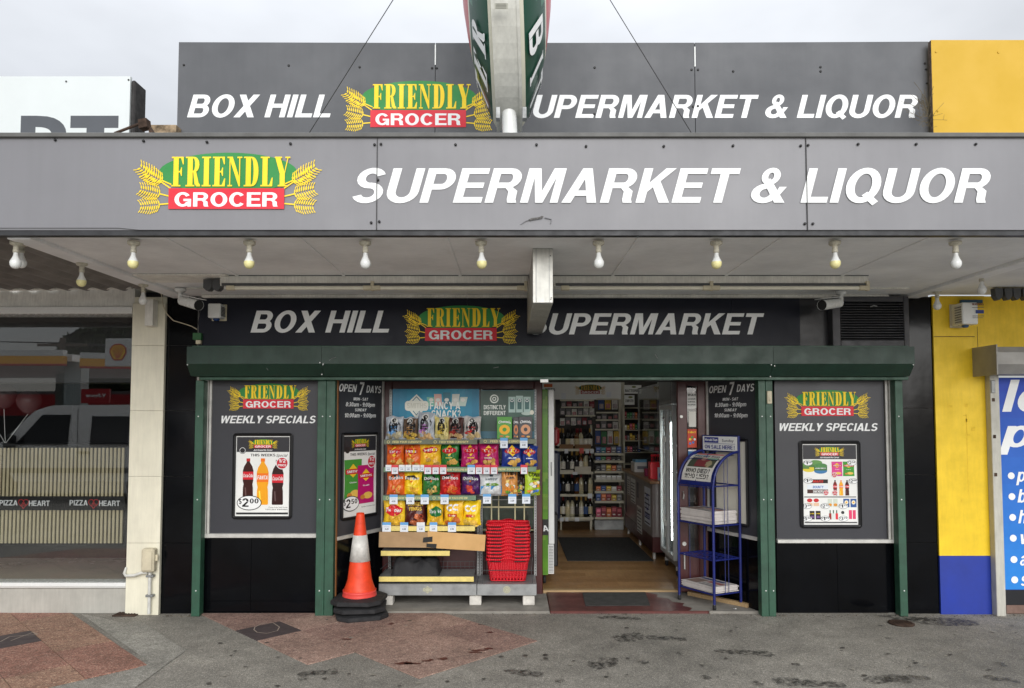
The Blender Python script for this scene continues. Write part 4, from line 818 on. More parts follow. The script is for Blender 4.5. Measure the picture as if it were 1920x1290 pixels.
siren(X(387, 6.2), X(411, 6.2), Z(595, 6.2), Z(568, 6.2), 6.345, 'small cream alarm box on the left end of the dark wall sign')
cb = T('cable_run', 'loose pale cable drooping from the left camera to a small green box', 'cable', (-2.75, 6.3, 2.4))
P(MB().tube([W(*p) for p in ((296, 540, 6.2), (303, 553, 6.3), (306, 575, 6.35), (314, 590, 6.38), (325, 601, 6.4), (345, 607, 6.4), (360, 612, 6.38), (370, 618, 6.38))], .0045, 6), 'cable', M_['beige_plastic'], cb)
P(MB().tube([W(*p) for p in ((372, 568, 6.3), (378, 566, 6.3), (374, 590, 6.34), (370, 618, 6.38))], .003, 6), 'cable', M_['grey_plastic'], cb)
P(MB().box(X(362, 6.3), X(378, 6.3), 6.3, 6.34, Z(637, 6.3), Z(624, 6.3), .003), 'green_box', mat('pcb_green', c(40, 92, 50), .5), cb)
P(MB().box(X(368, 6.3), X(377, 6.3), 6.30, 6.34, Z(645, 6.3), Z(637.5, 6.3), .003), 'connector', M_['beige_plastic'], cb)
rc_ = T('roof_clamp', 'dark plastic brackets clipped beside the left end of the tube light', 'bracket', (-2.4, 5.5, 2.7))
for a in (380, 397): P(MB().prism([(X(a, 5.5), 5.5, 2.765), (X(a + 16, 5.5), 5.5, 2.765), (X(a + 16, 5.5), 5.5, 2.70), (X(a + 11, 5.5), 5.5, 2.68), (X(a + 5, 5.5), 5.5, 2.68), (X(a, 5.5), 5.5, 2.70)], (0, .06, 0)), 'bracket', M_['grey_plastic'], rc_)
VX[0] = 1060
jb = T('junction_box', 'beige plastic junction box with white conduit low on the cream pillar', 'electrical box', (X(280, 6.36), 6.36, .5))
P(MB().box(X(267, 6.33), X(291, 6.33), 6.30, 6.37, Z(1072, 6.33), Z(1028, 6.33), .012), 'box', M_['beige_plastic'], jb)
P(MB().box(X(289, 6.33), X(295, 6.33), 6.33, 6.345, Z(1052, 6.33), Z(1040, 6.33), .003).box(X(270, 6.33), X(288, 6.33), 6.292, 6.30, Z(1068, 6.33), Z(1032, 6.33), .004), 'lid', M_['beige_plastic'], jb)
P(MB().tube([(X(281, 6.34), 6.345, Z(1072, 6.34)), (X(281, 6.34), 6.345, .02)], .014, 12).tube([(X(233, 6.34), 6.38, Z(1066, 6.34)), (X(231, 6.34), 6.36, Z(1076, 6.34)), (X(236, 6.34), 6.345, Z(1080, 6.34)), (X(252, 6.34), 6.345, Z(1079, 6.34)), (X(266, 6.34), 6.345, Z(1074, 6.34)), (X(277, 6.34), 6.345, Z(1074, 6.34))], .013, 12), 'conduit', M_['pvc'], jb)
for z in (Z(1080, 6.34), Z(1117, 6.34)): P(MB().box(X(275, 6.34), X(289, 6.34), 6.326, 6.37, z - .01, z + .01, .003), 'clamp', M_['galv'], jb)
dg = T('drain_grate', 'small rusty drain cover in the footpath at the foot of the cream pillar', 'drain', G(238, 1153, .01))
g0 = G(238, 1153); P(MB().box(g0.x - .1, g0.x + .1, g0.y - .06, g0.y + .06, .001, .012, .003), 'frame', M_['rust'], dg)
for i in range(7): P(MB().box(g0.x - .085 + i * .025, g0.x - .073 + i * .025, g0.y - .045, g0.y + .045, .0125, .017), 'bar', M_['rust'], dg)
dg = T('drain_grate', 'round worn drain cover beside the wet patch at the right shutter guide', 'drain', G(1692, 1168, .01))
g0 = G(1690, 1170); P(MB().lathe([(.10, .003), (.10, .012), (.085, .013)], (g0.x, g0.y, 0), 24), 'frame', M_['rust'], dg)
for i in range(6): P(MB().box(g0.x - .075 + i * .028, g0.x - .065 + i * .028, g0.y - .05, g0.y + .05, .0135, .018), 'bar', M_['rust'], dg)
# ---------------------------------------------------------------- poster frames
def pframe(O, U, x0, x1, z0, z1, lab, draw, b=.03):
    t = T('poster_frame', lab, 'poster frame', Vector(O) + Vector(U).normalized() * x0 + Vector((0, 0, z0)))
    U = Vector(U).normalized(); Nn = U.cross(Vector((0, 0, 1)))
    cv = Cv(O=O, U=U, base=.002, lift=.0006); cv.rrect(x0, z0, x1, z1, .025, c(18, 18, 20)); cv.k = 0
    m = MB(); n = 5; out_ = []; inn = []
    for cx_, cz_, a in ((x1 - .03, z1 - .03, 0), (x0 + .03, z1 - .03, 90), (x0 + .03, z0 + .03, 180), (x1 - .03, z0 + .03, 270)):
        for i in range(n):
            t_ = R(a + 90 / (n - 1) * i); out_.append((cx_ + .03 * math.cos(t_), cz_ + .03 * math.sin(t_)))
            inn.append((min(max(cx_ + .03 * math.cos(t_), x0 + b), x1 - b), min(max(cz_ + .03 * math.sin(t_), z0 + b), z1 - b)))
    pt = lambda p, h: Vector(O) + U * p[0] + Vector((0, 0, 1)) * p[1] + Nn * h
    k_ = len(out_); rings = [[pt(p, 0) for p in out_], [pt(p, .014) for p in out_], [pt(((p[0] + q[0]) / 2, (p[1] + q[1]) / 2), .022) for p, q in zip(out_, inn)], [pt(q, .014) for q in inn], [pt(q, .003) for q in inn]]
    for a, b2 in zip(rings, rings[1:]): m.add(a + b2, [(i, (i + 1) % k_, k_ + (i + 1) % k_, k_ + i) for i in range(k_)])
    P(m, 'frame', mat('frame_black', c(22, 22, 24), .35, 0), t)
    P(MB().poly([pt(q, .003) for q in ((x0 + b * .9, z0 + b * .9), (x1 - b * .9, z0 + b * .9), (x1 - b * .9, z1 - b * .9), (x0 + b * .9, z1 - b * .9))]), 'backing', M_['black'], t)
    if draw:
        q = Cv(O=pt((x0 + b, z0 + b), .004), U=U, base=0, lift=.0006); draw(q, x1 - x0 - 2 * b, z1 - z0 - 2 * b); q.done('poster', t, M_['gloss_print'])
    return t
def cola(q, x, y, h, cap, liq, lab, txt, lt=WHT):
    w = h * .30; prof = ((.00, .38), (.02, .42), (.30, .40), (.38, .36), (.46, .42), (.70, .43), (.80, .34), (.90, .14), (.94, .12))
    ps_ = [(x + w * b, y + h * a) for a, b in prof] + [(x - w * b, y + h * a) for a, b in reversed(prof)]
    q.poly(ps_, liq); q.k += 1; q.rect(x - w * .15, y + h * .93, x + w * .15, y + h, cap)
    q.poly([(x - w * .2, y + h * .08), (x - w * .1, y + h * .08), (x - w * .16, y + h * .3), (x - w * .26, y + h * .3)], tuple(min(1, a * 1.9 + .06) for a in liq))
    q.rect(x - w * .425, y + h * .49, x + w * .425, y + h * .68, lab); q.k += 1
    q.text(txt, x, y + h * .545, h * .085, lt, w=w * .8, cx=True, bold=.02, shear=.25); q.k -= 2
def price(q, x, y, w, t1, t2, sm=True):
    q.ell(x, y, w * .5, w * .3, BLK, 24); q.k += 1; q.ell(x, y, w * .47, w * .27, WHT, 24); q.k += 1
    q.text('$', x - w * .42, y - w * .04, w * .2, BLK, w=w * .12, bold=.04); q.text(t1, x - w * .28, y - w * .16, w * .34, BLK, w=w * .26, bold=.05)
    q.text(t2, x + w * .02, y - w * .02, w * .19, BLK, w=w * .36, bold=.04); q.k -= 2
def badge(q, x, y, r):
    q.ell(x, y, r, r, WHT, 20); q.k += 1; q.ell(x, y, r * .88, r * .88, c(196, 40, 56), 20); q.k += 1
    q.text('1/2', x, y + r * .1, r * .55, WHT, w=r * 1.1, cx=True, bold=.03); q.text('PRICE', x, y - r * .5, r * .34, WHT, w=r * 1.35, cx=True, bold=.03); q.k -= 2
def head(q, w, h, hh):
    q.rect(0, 0, w, h, c(232, 233, 230)); q.k = 1; q.rect(.012 * w, h - hh, w * .988, h - h * .012, c(52, 52, 56))
    logo(q, w * .5, h - hh * .48, w * .52, 4, k0=2); q.k = 2
    q.text('Just Around the Corner', w * .5, h - hh * .93, hh * .10, WHT, w=w * .36, cx=True, bold=.01, shear=.35); q.k = 1
def bag_print(q, x0, y0, x1, y1, col, nm, low):
    q.poly([(x0, y0), (x1, y0), (x1 - (x1 - x0) * .03, (y0 + y1) / 2), (x1, y1), (x0, y1), (x0 + (x1 - x0) * .03, (y0 + y1) / 2)], col); q.k += 1
    cx_, w, h = (x0 + x1) / 2, x1 - x0, y1 - y0
    q.poly([(cx_ - w * .34, y0 + h * .72), (cx_, y0 + h * .58), (cx_ + w * .34, y0 + h * .72), (cx_, y0 + h * .9)], c(240, 200, 50)); q.k += 1
    q.rrect(cx_ - w * .43, y0 + h * .66, cx_ + w * .43, y0 + h * .78, h * .03, c(200, 28, 40)); q.k += 1
    q.text(nm, cx_, y0 + h * .69, h * .06, WHT, w=w * .72, cx=True); q.text(low, cx_, y0 + h * .45, h * .035, WHT, w=w * .4, cx=True); q.k -= 1
    q.ell(cx_ + w * .12, y0 + h * .2, w * .28, h * .09, c(232, 190, 90), 14); q.ell(cx_ - w * .2, y0 + h * .17, w * .14, h * .06, c(200, 130, 60), 12); q.k -= 2
def poster1(q, w, h):
    head(q, w, h, h * .2); q.text('THIS WEEKS', w * .27, h * .745, h * .032, c(60, 60, 62), w=w * .46, bold=.05); q.text('Special', w * .74, h * .74, h * .034, c(120, 120, 120), w=w * .22, bold=.01, shear=.35)
    q.ell(w * .12, h * .82, w * .065, w * .065, c(40, 40, 42), 18); q.k = 3; q.ring(w * .12, h * .82, w * .055, w * .055, w * .008, WHT, 18); q.k = 1
    cola(q, w * .23, h * .2, h * .52, c(190, 40, 40), c(58, 22, 18), c(206, 34, 48), 'Coca-Cola'); cola(q, w * .5, h * .14, h * .58, c(236, 120, 30), c(240, 164, 30), c(240, 120, 34), 'FANTA'); cola(q, w * .78, h * .14, h * .56, BLK, c(50, 20, 18), c(206, 34, 48), 'Coca-Cola')
    q.k = 4; badge(q, w * .86, h * .66, w * .115); price(q, w * .26, h * .165, w * .46, '2', '00'); q.k = 1
    q.text('Coca-Cola Soft Drink', w * .62, h * .10, h * .017, c(80, 80, 80), w=w * .35, bold=.01); q.text('1.25 Litre Varieties', w * .56, h * .075, h * .015, c(80, 80, 80), w=w * .41, bold=.01); q.rect(w * .02, h * .02, w * .98, h * .045, c(50, 50, 52))
def poster2(q, w, h):
    head(q, w, h, h * .2); q.text('THIS WEEKS', w * .2, h * .745, h * .032, c(60, 60, 62), w=w * .5, bold=.05); q.text('Special', w * .72, h * .74, h * .034, c(120, 120, 120), w=w * .24, bold=.01, shear=.35)
    q.ell(w * .12, h * .82, w * .07, w * .065, c(40, 40, 42), 18)
    bag_print(q, w * .03, h * .17, w * .55, h * .70, c(70, 150, 60), "SMITH'S", 'Chicken'); q.k = 5; bag_print(q, w * .42, h * .14, w * .93, h * .62, c(186, 30, 110), "SMITH'S", 'Salt'); q.k = 9
    badge(q, w * .84, h * .66, w * .13); price(q, w * .22, h * .16, w * .5, '2', '50'); q.k = 1; q.text('Smiths Crinkle Cut', w * .55, h * .09, h * .015, c(80, 80, 80), w=w * .42, bold=.01)
def poster3(q, w, h):
    head(q, w, h, h * .19); q.k = 1; X_, Y_ = lambda a: a * w, lambda a: h * (1 - a)
    r = lambda a, b, c_, d, col: q.rect(X_(a), Y_(d), X_(c_), Y_(b), col)
    for cx_, cy_, col in ((.12, .28, c(90, 130, 70)), (.24, .26, c(80, 120, 64)), (.33, .30, c(64, 110, 60))):
        q.ell(X_(cx_), Y_(cy_ + .035), .12 * w, .035 * h, c(60, 120, 170) if cx_ > .3 else c(220, 200, 60), 18); r(cx_ - .12, cy_ - .03, cx_ + .12, cy_ + .03, col); q.k += 1; q.ell(X_(cx_), Y_(cy_ - .03), .12 * w, .03 * h, tuple(a * 1.5 for a in col), 18)
    q.text('JOHN WEST', X_(.225), Y_(.31), .014 * h, WHT, w=.2 * w); q.k = 1
    bag_print(q, X_(.53), Y_(.4), X_(.73), Y_(.22), c(214, 70, 140), "SMITH'S", 'Salt'); bag_print(q, X_(.74), Y_(.4), X_(.95), Y_(.22), c(64, 150, 50), "SMITH'S", 'Lime'); q.k = 1
    for y0, col, t, tc_ in ((.44, c(40, 36, 36), 'MARS', c(214, 50, 44)), (.51, c(225, 232, 240), 'BOUNTY', c(60, 110, 180)), (.565, c(74, 48, 44), 'SNICKERS', WHT)):
        r(.08, y0, .46, y0 + .048, col); q.k += 1; q.text(t, X_(.18), Y_(y0 + .04), .03 * h, tc_, w=.2 * w, bold=.05, shear=.2); q.k -= 1
    for i, (cp, lq, lb) in enumerate(((BLK, c(120, 40, 36), c(206, 34, 48)), (c(236, 120, 30), c(240, 170, 40), c(240, 130, 40)), (BLK, c(70, 24, 20), c(206, 34, 48)))): cola(q, X_(.59 + .11 * i), Y_(.64), h * .19, cp, lq, lb, 'Cola'); q.k = 1
    r(.02, .652, .97, .664, c(70, 70, 72))
    for cx_, col in ((.12, c(196, 44, 48)), (.24, c(196, 44, 48))): q.ell(X_(cx_), Y_(.70), .05 * w, .024 * h, col, 14); q.k += 1; r(cx_ - .05, .73, cx_ + .05, .77, c(226, 190, 160)); q.k -= 1
    for cx_ in (.49, .59): r(cx_ - .04, .68, cx_ + .04, .78, c(206, 214, 200)); q.k += 1; q.ell(X_(cx_), Y_(.755), .035 * w, .018 * h, c(224, 150, 50), 12); q.k -= 1
    for cx_ in (.79, .92): r(cx_ - .055, .68, cx_ + .055, .785, c(56, 90, 150)); q.k += 1; q.ell(X_(cx_), Y_(.725), .035 * w, .025 * h, c(240, 236, 210), 14); q.k += 1; q.ell(X_(cx_), Y_(.725), .018 * w, .012 * h, c(236, 170, 50), 12); q.k -= 2
    for cx_ in (.16, .27): r(cx_ - .045, .83, cx_ + .045, .935, c(34, 32, 36)); q.k += 1; r(cx_ - .03, .89, cx_ + .03, .92, c(110, 80, 130)); q.text('L/OR', X_(cx_), Y_(.87), .014 * h, YEL, w=.07 * w, cx=True); q.k -= 1
    for cx_, col in ((.49, c(150, 50, 44)), (.55, c(214, 224, 220)), (.61, c(220, 60, 70))): r(cx_ - .022, .86, cx_ + .022, .935, col); r(cx_ - .009, .82, cx_ + .009, .86, c(50, 90, 60))
    for cx_ in (.86, .93): r(cx_ - .028, .82, cx_ + .028, .93, c(220, 70, 110))
    q.ell(X_(.72), Y_(.85), .03 * w, .02 * h, c(50, 50, 52), 14); q.k = 5
    for x_, y_, a, b in ((.1, .235, '1', '50'), (.9, .235, '2', '50'), (.1, .455, '1', '25'), (.92, .46, '2', '00'), (.07, .77, '3', '99'), (.4, .77, '2', '75'), (.73, .77, '1', '75'), (.07, .925, '5', '50'), (.4, .925, '1', '99'), (.73, .925, '3', '75')): price(q, X_(x_), Y_(y_), w * .17, a, b)
    badge(q, X_(.58), Y_(.385), w * .05); badge(q, X_(.42), Y_(.605), w * .05); badge(q, X_(.58), Y_(.605), w * .05); q.k = 1; r(.02, .965, .98, .982, c(90, 90, 92))
VX[0] = 890
px = lambda u: X(u, 6.44)
pframe((0, 6.438, 0), (1, 0, 0), px(437), px(549), Z(973, 6.44), Z(812, 6.44), 'black poster frame on the left window with three drink bottles for two dollars', poster1, .026)
pframe((0, 6.438, 0), (1, 0, 0), px(1498), px(1613), Z(990, 6.44), Z(826, 6.44), 'black poster frame on the right window with many small grocery specials', poster3, .03)
pframe(A1 + N1 * .002, U1, .07, .585, .79, 1.575, 'black poster frame on the angled left window with green and pink chip packets', poster2, .026)
pframe(A2 + N2 * .002, U2, .10, .55, .73, 1.52, 'empty white poster frame on the angled right window behind the newspaper rack', lambda q, w, h: q.rect(0, 0, w, h, c(222, 218, 204)), .026)

VX[0] = 785
# ---------------------------------------------------------------- snack display stand
YS = 6.72
ds = T('display_stand', 'metal shop shelving stand on white blocks filled with snack packets by the door', 'display stand', (-.48, 6.8, .02))
def slotted(x, y, z0, z1):
    m = MB().box(x - .012, x - .008, y, y + .04, z0, z1).box(x + .008, x + .012, y, y + .04, z0, z1)
    z = z0 + .02
    m.box(x - .008, x - .003, y - .001, y + .002, z0, z1).box(x + .003, x + .008, y - .001, y + .002, z0, z1)
    while z < z1: m.box(x - .004, x + .004, y, y + .002, z, z + .013); z += .026
    return m
for x in (-1.165, -.322, -.292, .222): P(slotted(x, 6.97, .21, 1.98), 'upright', M_['galv'], ds)
for x0, x1 in ((-1.2, -.318), (-.315, .222)):
    p = P(MB().box(x0, x1, 6.60, 7.0, .112, .215, .004), 'base_plinth', M_['galv'], ds)
    cx_ = (x0 + x1) / 2; q = Cv(O=(0, 6.598, 0), base=0)
    cc = c(176, 174, 150)
    if x0 < -1: q.poly([(cx_ + a * .04, .165 + b * .036) for a, b in ((0, -1), (.5, -.45), (1, -.4), (1, .4), (.5, .45), (0, 1), (-.5, .45), (-1, .4), (-1, -.4), (-.5, -.45))], cc); q.k = 1; q.ring(cx_, .165, .026, .02, .003, c(130, 128, 110), 16)
    else: q.ell(cx_, .165, .033, .033, cc); q.k = 1; q.ring(cx_, .165, .026, .026, .003, c(130, 128, 110), 18); q.ring(cx_, .165, .014, .014, .003, c(130, 128, 110), 14)
    q.done('badge', p)
for u0, u1 in ((721, 739), (881, 903), (980, 1002)):
    P(MB().box(X(u0, 6.62), X(u1, 6.62), 6.62, 6.74, .021, .112, .006), 'support_block', mat('white_block', c(214, 210, 202), .6, 0, nz=(16, .7, 1.08), bump=(30, .3)), ds)
hb = [mat('header_teal', attr=True, rough=.35), ]
q = Cv(O=(-1.145, 6.95, 1.70), base=0); x1, z1 = .83, .285
P(MB().box(-1.145, -.318, 6.951, 6.96, 1.46, 1.985).box(-.3, .215, 6.951, 6.96, 1.46, 1.975), 'header_board', mat('teal_board', c(24, 96, 116), .4), ds)
for i in range(12): q.rect(x1 * i / 12, -.1, x1 * (i + 1) / 12, z1, c(14, 116 + int(34 * math.sin(i * .27)), 152 + int(30 * math.sin(i * .27))))
q.k = 1; q.poly([(.23, .235), (.34, .13), (.23, .0), (.12, .13)], c(226, 228, 218)); q.k = 2; q.poly([(.23, .215), (.31, .13), (.23, .03), (.15, .13)], c(30, 100, 122)); q.k = 3; q.poly([(.23, .205), (.3, .13), (.23, .04), (.16, .13)], c(218, 222, 212))
q.k = 4; q.rrect(.12, .075, .345, .17, .03, c(226, 226, 214)); q.k = 5; q.text("SMITHS", .235, .1, .05, c(206, 206, 192), w=.19, cx=True, bold=.05)
q.k = 1
for i, (x, a, col) in enumerate(((.38, .25, c(120, 190, 170)), (.44, .1, c(226, 180, 170)), (.52, 0, c(40, 120, 140)), (.60, -.12, c(210, 214, 206)), (.665, -.3, c(196, 214, 204)))):
    dx = math.sin(a) * .07; q.poly([(x - .035, .12), (x + .035, .12), (x + .035 - dx, .22 + .03 * math.cos(i - 2)), (x - .035 - dx, .22 + .03 * math.cos(i - 2))], col); q.k += 1; q.ell(x - dx * .5, .18, .022, .018, c(226, 226, 220), 14)
q.k = 12; q.text('FANCY A', .505, .09, .07, c(232, 236, 232), w=.29, cx=True, bold=.05); q.text('SNACK?', .515, .01, .07, c(232, 236, 232), w=.28, cx=True, bold=.05)
q.done('header_print', ds, M_["gloss_print"])
q = Cv(O=(-.3, 6.95, 1.70), base=0); q.rect(0, -.12, .51, .27, c(48, 78, 68)); q.k = 1; q.rect(.26, .0, .51, .27, c(60, 96, 84)); q.k = 2
q.ring(.13, .19, .042, .042, .012, c(220, 226, 218), 24); q.ring(.13, .19, .02, .02, .01, c(220, 226, 218), 20)
q.text('DISTINCTLY', .03, .09, .04, c(226, 230, 224), w=.21); q.text('DIFFERENT', .03, .035, .04, c(226, 230, 224), w=.21)
for i in range(3):
    x = .3 + .072 * i; q.k = 3; q.poly([(x - .032, .06), (x + .032, .06), (x + .034, .21 + .01 * (i == 1)), (x - .034, .21 + .01 * (i == 1))], c(170, 196, 190)); q.k = 4; q.rect(x - .02, .09, x + .02, .19, c(50, 100, 98)); q.k = 5; q.ring(x, .175, .016, .016, .006, WHT, 12)
q.k = 3; q.ell(.44, .05, .05, .016, c(180, 200, 190)); q.ell(.49, .06, .02, .022, c(220, 216, 200)); q.done('header_print', ds, M_["gloss_print"])
P(MB().box(-.3, .215, 6.975, 6.99, 1.53, 1.60), 'cross_rail', M_['galv'], ds)
olive, sage, ylw = c(92, 98, 78), c(104, 132, 104), c(226, 206, 122)
def shelf(x0, x1, z, lipc, txt=None, tc_=c(214, 204, 140), yf=YS, wire=False):
    s_ = P((MB().box(x0, x1, yf, 6.97, z + .012, z + .02) if not wire else MB().tube([(x0, yf, z + .02), (x1, yf, z + .02)], .003, 5).tube([(x0, yf, z - .03), (x1, yf, z - .03)], .003, 5)), 'shelf', M_['galv'], ds)
    q = Cv(O=(x0, yf - .004, z - .023), base=.001); w = x1 - x0
    if not wire:
        P(MB().box(x0, x1, yf - .004, yf, z - .023, z + .022, .0015), 'price_rail', mat('rail_%d' % int(lipc[0] * 1e4), lipc, .4, 0, nz=(20, .85, 1.1)), s_)
    if txt:
        for i, t in enumerate(txt):
            a = w * (i + .5) / len(txt); q.text(t, a, .012, .02, tc_, w=w * .62 / len(txt), cx=True, bold=.04); q.ring(a - w * .40 / len(txt), .022, .014, .014, .004, tc_, 14)
        q.done('rail_lettering', s_)
    return s_
s1 = shelf(-1.185, -.32, 1.487, olive, ('FEED YOUR CURIOSITY', 'FEED YOUR CURIOSITY'))
s1r = shelf(-.30, .222, 1.492, olive, ('FEED YOUR CURIOSITY',))
s2 = shelf(-1.185, -.32, 1.232, sage, ('YOU KNOW YOU LOVE EM', 'YOU KNOW YOU LOVE EM')); s2r = shelf(-.30, .222, 1.235, sage, ('YOU KNOW YOU LOVE EM',))
s3 = shelf(-1.19, -.33, .972, sage, ('YOU KNOW YOU LOVE EM', 'YOU KNOW YOU LOVE EM')); s3r = shelf(-.30, .222, .985, sage, wire=True)
s4 = shelf(-1.19, -.34, .692, ylw); s5 = shelf(-1.2, -.57, .47, ylw, yf=6.705)
s6 = shelf(-1.2, -.345, .255, ylw, yf=6.62)
P(MB().box(-.29, .21, 7.0, 7.01, 1.02, 1.23), 'back_panel', M_['galv'], ds)
def ticket(par, u0, u1, v0, v1, band, yf=YS, tilt=0):
    q = Cv(O=(X(u0, yf), yf - .012, Z(v1, yf)), base=.0); w, h = X(u1, yf) - X(u0, yf), Z(v0, yf) - Z(v1, yf)
    col = {'b': c(96, 160, 214), 'r': c(214, 60, 72), 'w': c(228, 230, 230)}[band]
    q.mb.obox((X(u0, yf), yf - .0115, Z(v1, yf)), (w, 0, tilt), (0, .001, 0), (0, 0, h), 0, c(222, 228, 236)); O_ = q.O
    q.rect(0, h * .72, w, h, col); q.k = 1
    q.text(random.choice(('2.50', '3.20', '4.50', '2.00')), w * .5, h * .22, h * .17, c(40, 44, 60), w=w * .45, cx=True, bold=.05); q.rect(w * .15, h * .5, w * .85, h * .53, c(150, 156, 170)); q.rect(w * .15, h * .6, w * .85, h * .62, c(150, 156, 170))
    if band == 'r': q.rect(0, 0, w * .06, h, col); q.rect(w * .94, 0, w, h, col)
    q.done('price_ticket', par)
for u0, u1, b_ in ((724, 735, 'w'), (735, 748, 'r'), (749, 760, 'w'), (761, 772, 'w'), (774, 788, 'w'), (789, 796, 'w'), (796, 810, 'r'), (811, 824, 'r'), (825, 838, 'r'), (877, 891, 'b')):
    ticket(s2, u0, u1, 871.5, 888.5 if b_ != 'w' else 883, b_)
for u0, u1, b_ in ((892, 905, 'r'), (906, 919, 'r'), (920, 933, 'r'), (976, 989, 'r')): ticket(s2r, u0, u1, 871.5, 888.5, b_)
for u0, u1 in ((938, 952), (975, 989)): ticket(s1r, u0, u1, 821, 840, 'b')
for u0, u1 in ((732, 747), (763, 778), (790, 805), (827, 842)): ticket(s3, u0, u1, 927, 945, 'b')
for u0, u1 in ((906, 921), (953, 968), (979, 994)): ticket(s3r, u0, u1, 926, 944, 'b')
for u0, u1, b_ in ((719, 735, 'b'), (752, 767, 'b'), (783, 798, 'w'), (807, 821, 'b'), (841, 856, 'b')): ticket(s4, u0, u1, 979, 997, b_)
# wire front of the base tray
wr = MB()
for z in (.31, .36): wr.tube([(-1.19, 6.64, z - .02), (-1.15, 6.9, z), (-.35, 6.9, z), (-.33, 6.66, z - .02)], .003, 5)
for i in range(20): x = -1.14 + i * .041; wr.tube([(x, 6.9, .25), (x, 6.9, .36)], .002, 4)
P(wr, 'wire_basket', M_['grey_plastic'], ds)
wr = MB()
for s_ in (-.265, .185): wr.tube([(s_, 6.62, .215), (s_ - .01, 6.61, .34), (s_, 6.62, .44), (s_, 6.95, .44)], .003, 5)
wr.tube([(-.275, 6.608, .335), (.195, 6.608, .335)], .003, 5)
P(wr, 'wire_basket', M_['grey_plastic'], ds)
ctn = T('cardboard_strip', 'two brown cardboard flaps taped together across the front of the snack stand', 'cardboard', (-.8, 6.68, .55))
def quadbox(pts, y, d=.006):
    return MB().prism([(X(u, y), y, Z(v, y)) for u, v in pts], (0, d, 0))
P(quadbox(((712, 1026), (806, 1027), (806, 998), (713, 997)), 6.69), 'left_flap', mat('kraft', c(170, 140, 104), .8, 0, nz=(5, .88, 1.08), streak=(20, .94, 1.04, (.6, 6, 6))), ctn)
P(quadbox(((803, 1027), (909, 1033.5), (911, 1003), (803, 996)), 6.682), 'right_flap', mat('kraft_light', c(206, 164, 108), .8, 0, nz=(5, .9, 1.06)), ctn)
P(quadbox(((794, 1017), (812, 1016), (812, 1006), (795, 1008)), 6.678, .002), 'tape', M_['black'], ctn); P(quadbox(((801, 1026), (819, 1028), (820, 1020), (801, 1019)), 6.678, .002), 'tape', M_['black'], ctn)
# black folded bag in the base
def crumple(x0, x1, y0, y1, z0, z1, seed, name, label, cat, m):
    f = lambda a, b: (0, 0, 0)
    mb = MB(); nu, nv = 22, 14
    def top(a, b):
        e = (1 - abs(2 * a - 1) ** 5) * (1 - abs(2 * b - 1) ** 5); n_ = noise.noise(Vector((a * 4 + seed, b * 3, 1))) * .4 + noise.noise(Vector((a * 11, b * 8 + seed, 5))) * .14
        return (x0 + (x1 - x0) * a, y0 + (y1 - y0) * b, z0 + (z1 - z0) * max(0, e) ** .4 * (.62 + .3 * b + n_))
    mb.grid(top, nu, nv); mb.poly([(x0, y0, z0), (x0, y1, z0), (x1, y1, z0), (x1, y0, z0)])
    return tag(P(mb, name, m), label, cat)
crumple(-1.1, -.66, 6.66, 6.9, .278, .47, 3, 'black_bag', 'crumpled black bag lying in the base tray of the snack stand', 'bag', mat('black_cloth', c(22, 22, 25), .7, 0, bump=(60, .3)))
# ---------------------------------------------------------------- snack packets
def packet(name, lab, u0, u1, v0, v1, z, yb, base, draw, lean=.1, seed=0, fn=None, rz=0, d=.085, crimp=None):
    u0 -= 1.5; u1 += 2; v0 -= 3; rz = rz * 1.5; lean = lean + .05 * math.sin(seed * 2.3)
    yb_ = yb; x0, x1 = X(u0, yb), X(u1, yb); w = x1 - x0; h = Z(v0, yb) - z; rs_ = random.Random(seed); ph = [rs_.uniform(0, 6) for _ in range(8)]
    t = T(name, lab, 'snack packet', ((x0 + x1) / 2, yb + d / 2 + .01, z), rz)
    O_ = Vector(((x0 + x1) / 2, yb + d / 2 + .01, z)); Rm = Matrix.Rotation(rz, 3, 'Z')
    def S(a, b, side, off=0):
        e = max(0, 1 - abs(2 * a - 1) ** 2.6) ** .6; f = max(0, math.sin(math.pi * min(1, max(0, (b - .02) / .94)))) ** .55
        wr_ = .004 * math.sin(a * 17 + b * 9 + ph[0]) + .005 * math.sin(b * 15 - a * 11 + ph[1]) + .0035 * math.sin(a * 31 + ph[2]) * (1 + abs(b - .5) * 2)
        dd = d / 2 * e * f * (1.12 - .35 * b) + wr_ * (.3 + e * f)
        xx = (a - .5) * w * (1 - .09 * f + .02 * math.sin(b * 9 + ph[3]))
        zz = b * h * (1 + .02 * math.sin(a * 6 + ph[4])) + .006 * math.sin(a * 9 + ph[5]) * (b > .93)
        return O_ + Rm @ Vector((xx, (-(dd + off) if side else dd) + lean * (b * h - h * .2) * .6, zz))
    m = MB(); cf = fn or (lambda a, b: base)
    m.grid(lambda a, b: S(a, b, 1), 14, 18, lambda a, b: crimp if crimp and (b > .93 or b < .04) else cf(a, b)); m.grid(lambda a, b: S(1 - a, b, 0), 10, 12, None, True, base)
    P(m, 'pouch', M_['foil'], t)
    q = Cv(warp=lambda x, y, hh: S(x, y, 1, hh), base=.0016, lift=.0008); draw(q, rs_); q.done('pouch_print', t, M_['foil'])
    return t
def sub(poly, n=6):
    r = []
    for i, p in enumerate(poly):
        qn = poly[(i + 1) % len(poly)]
        for k in range(n): r.append((p[0] + (qn[0] - p[0]) * k / n, p[1] + (qn[1] - p[1]) * k / n))
    return r
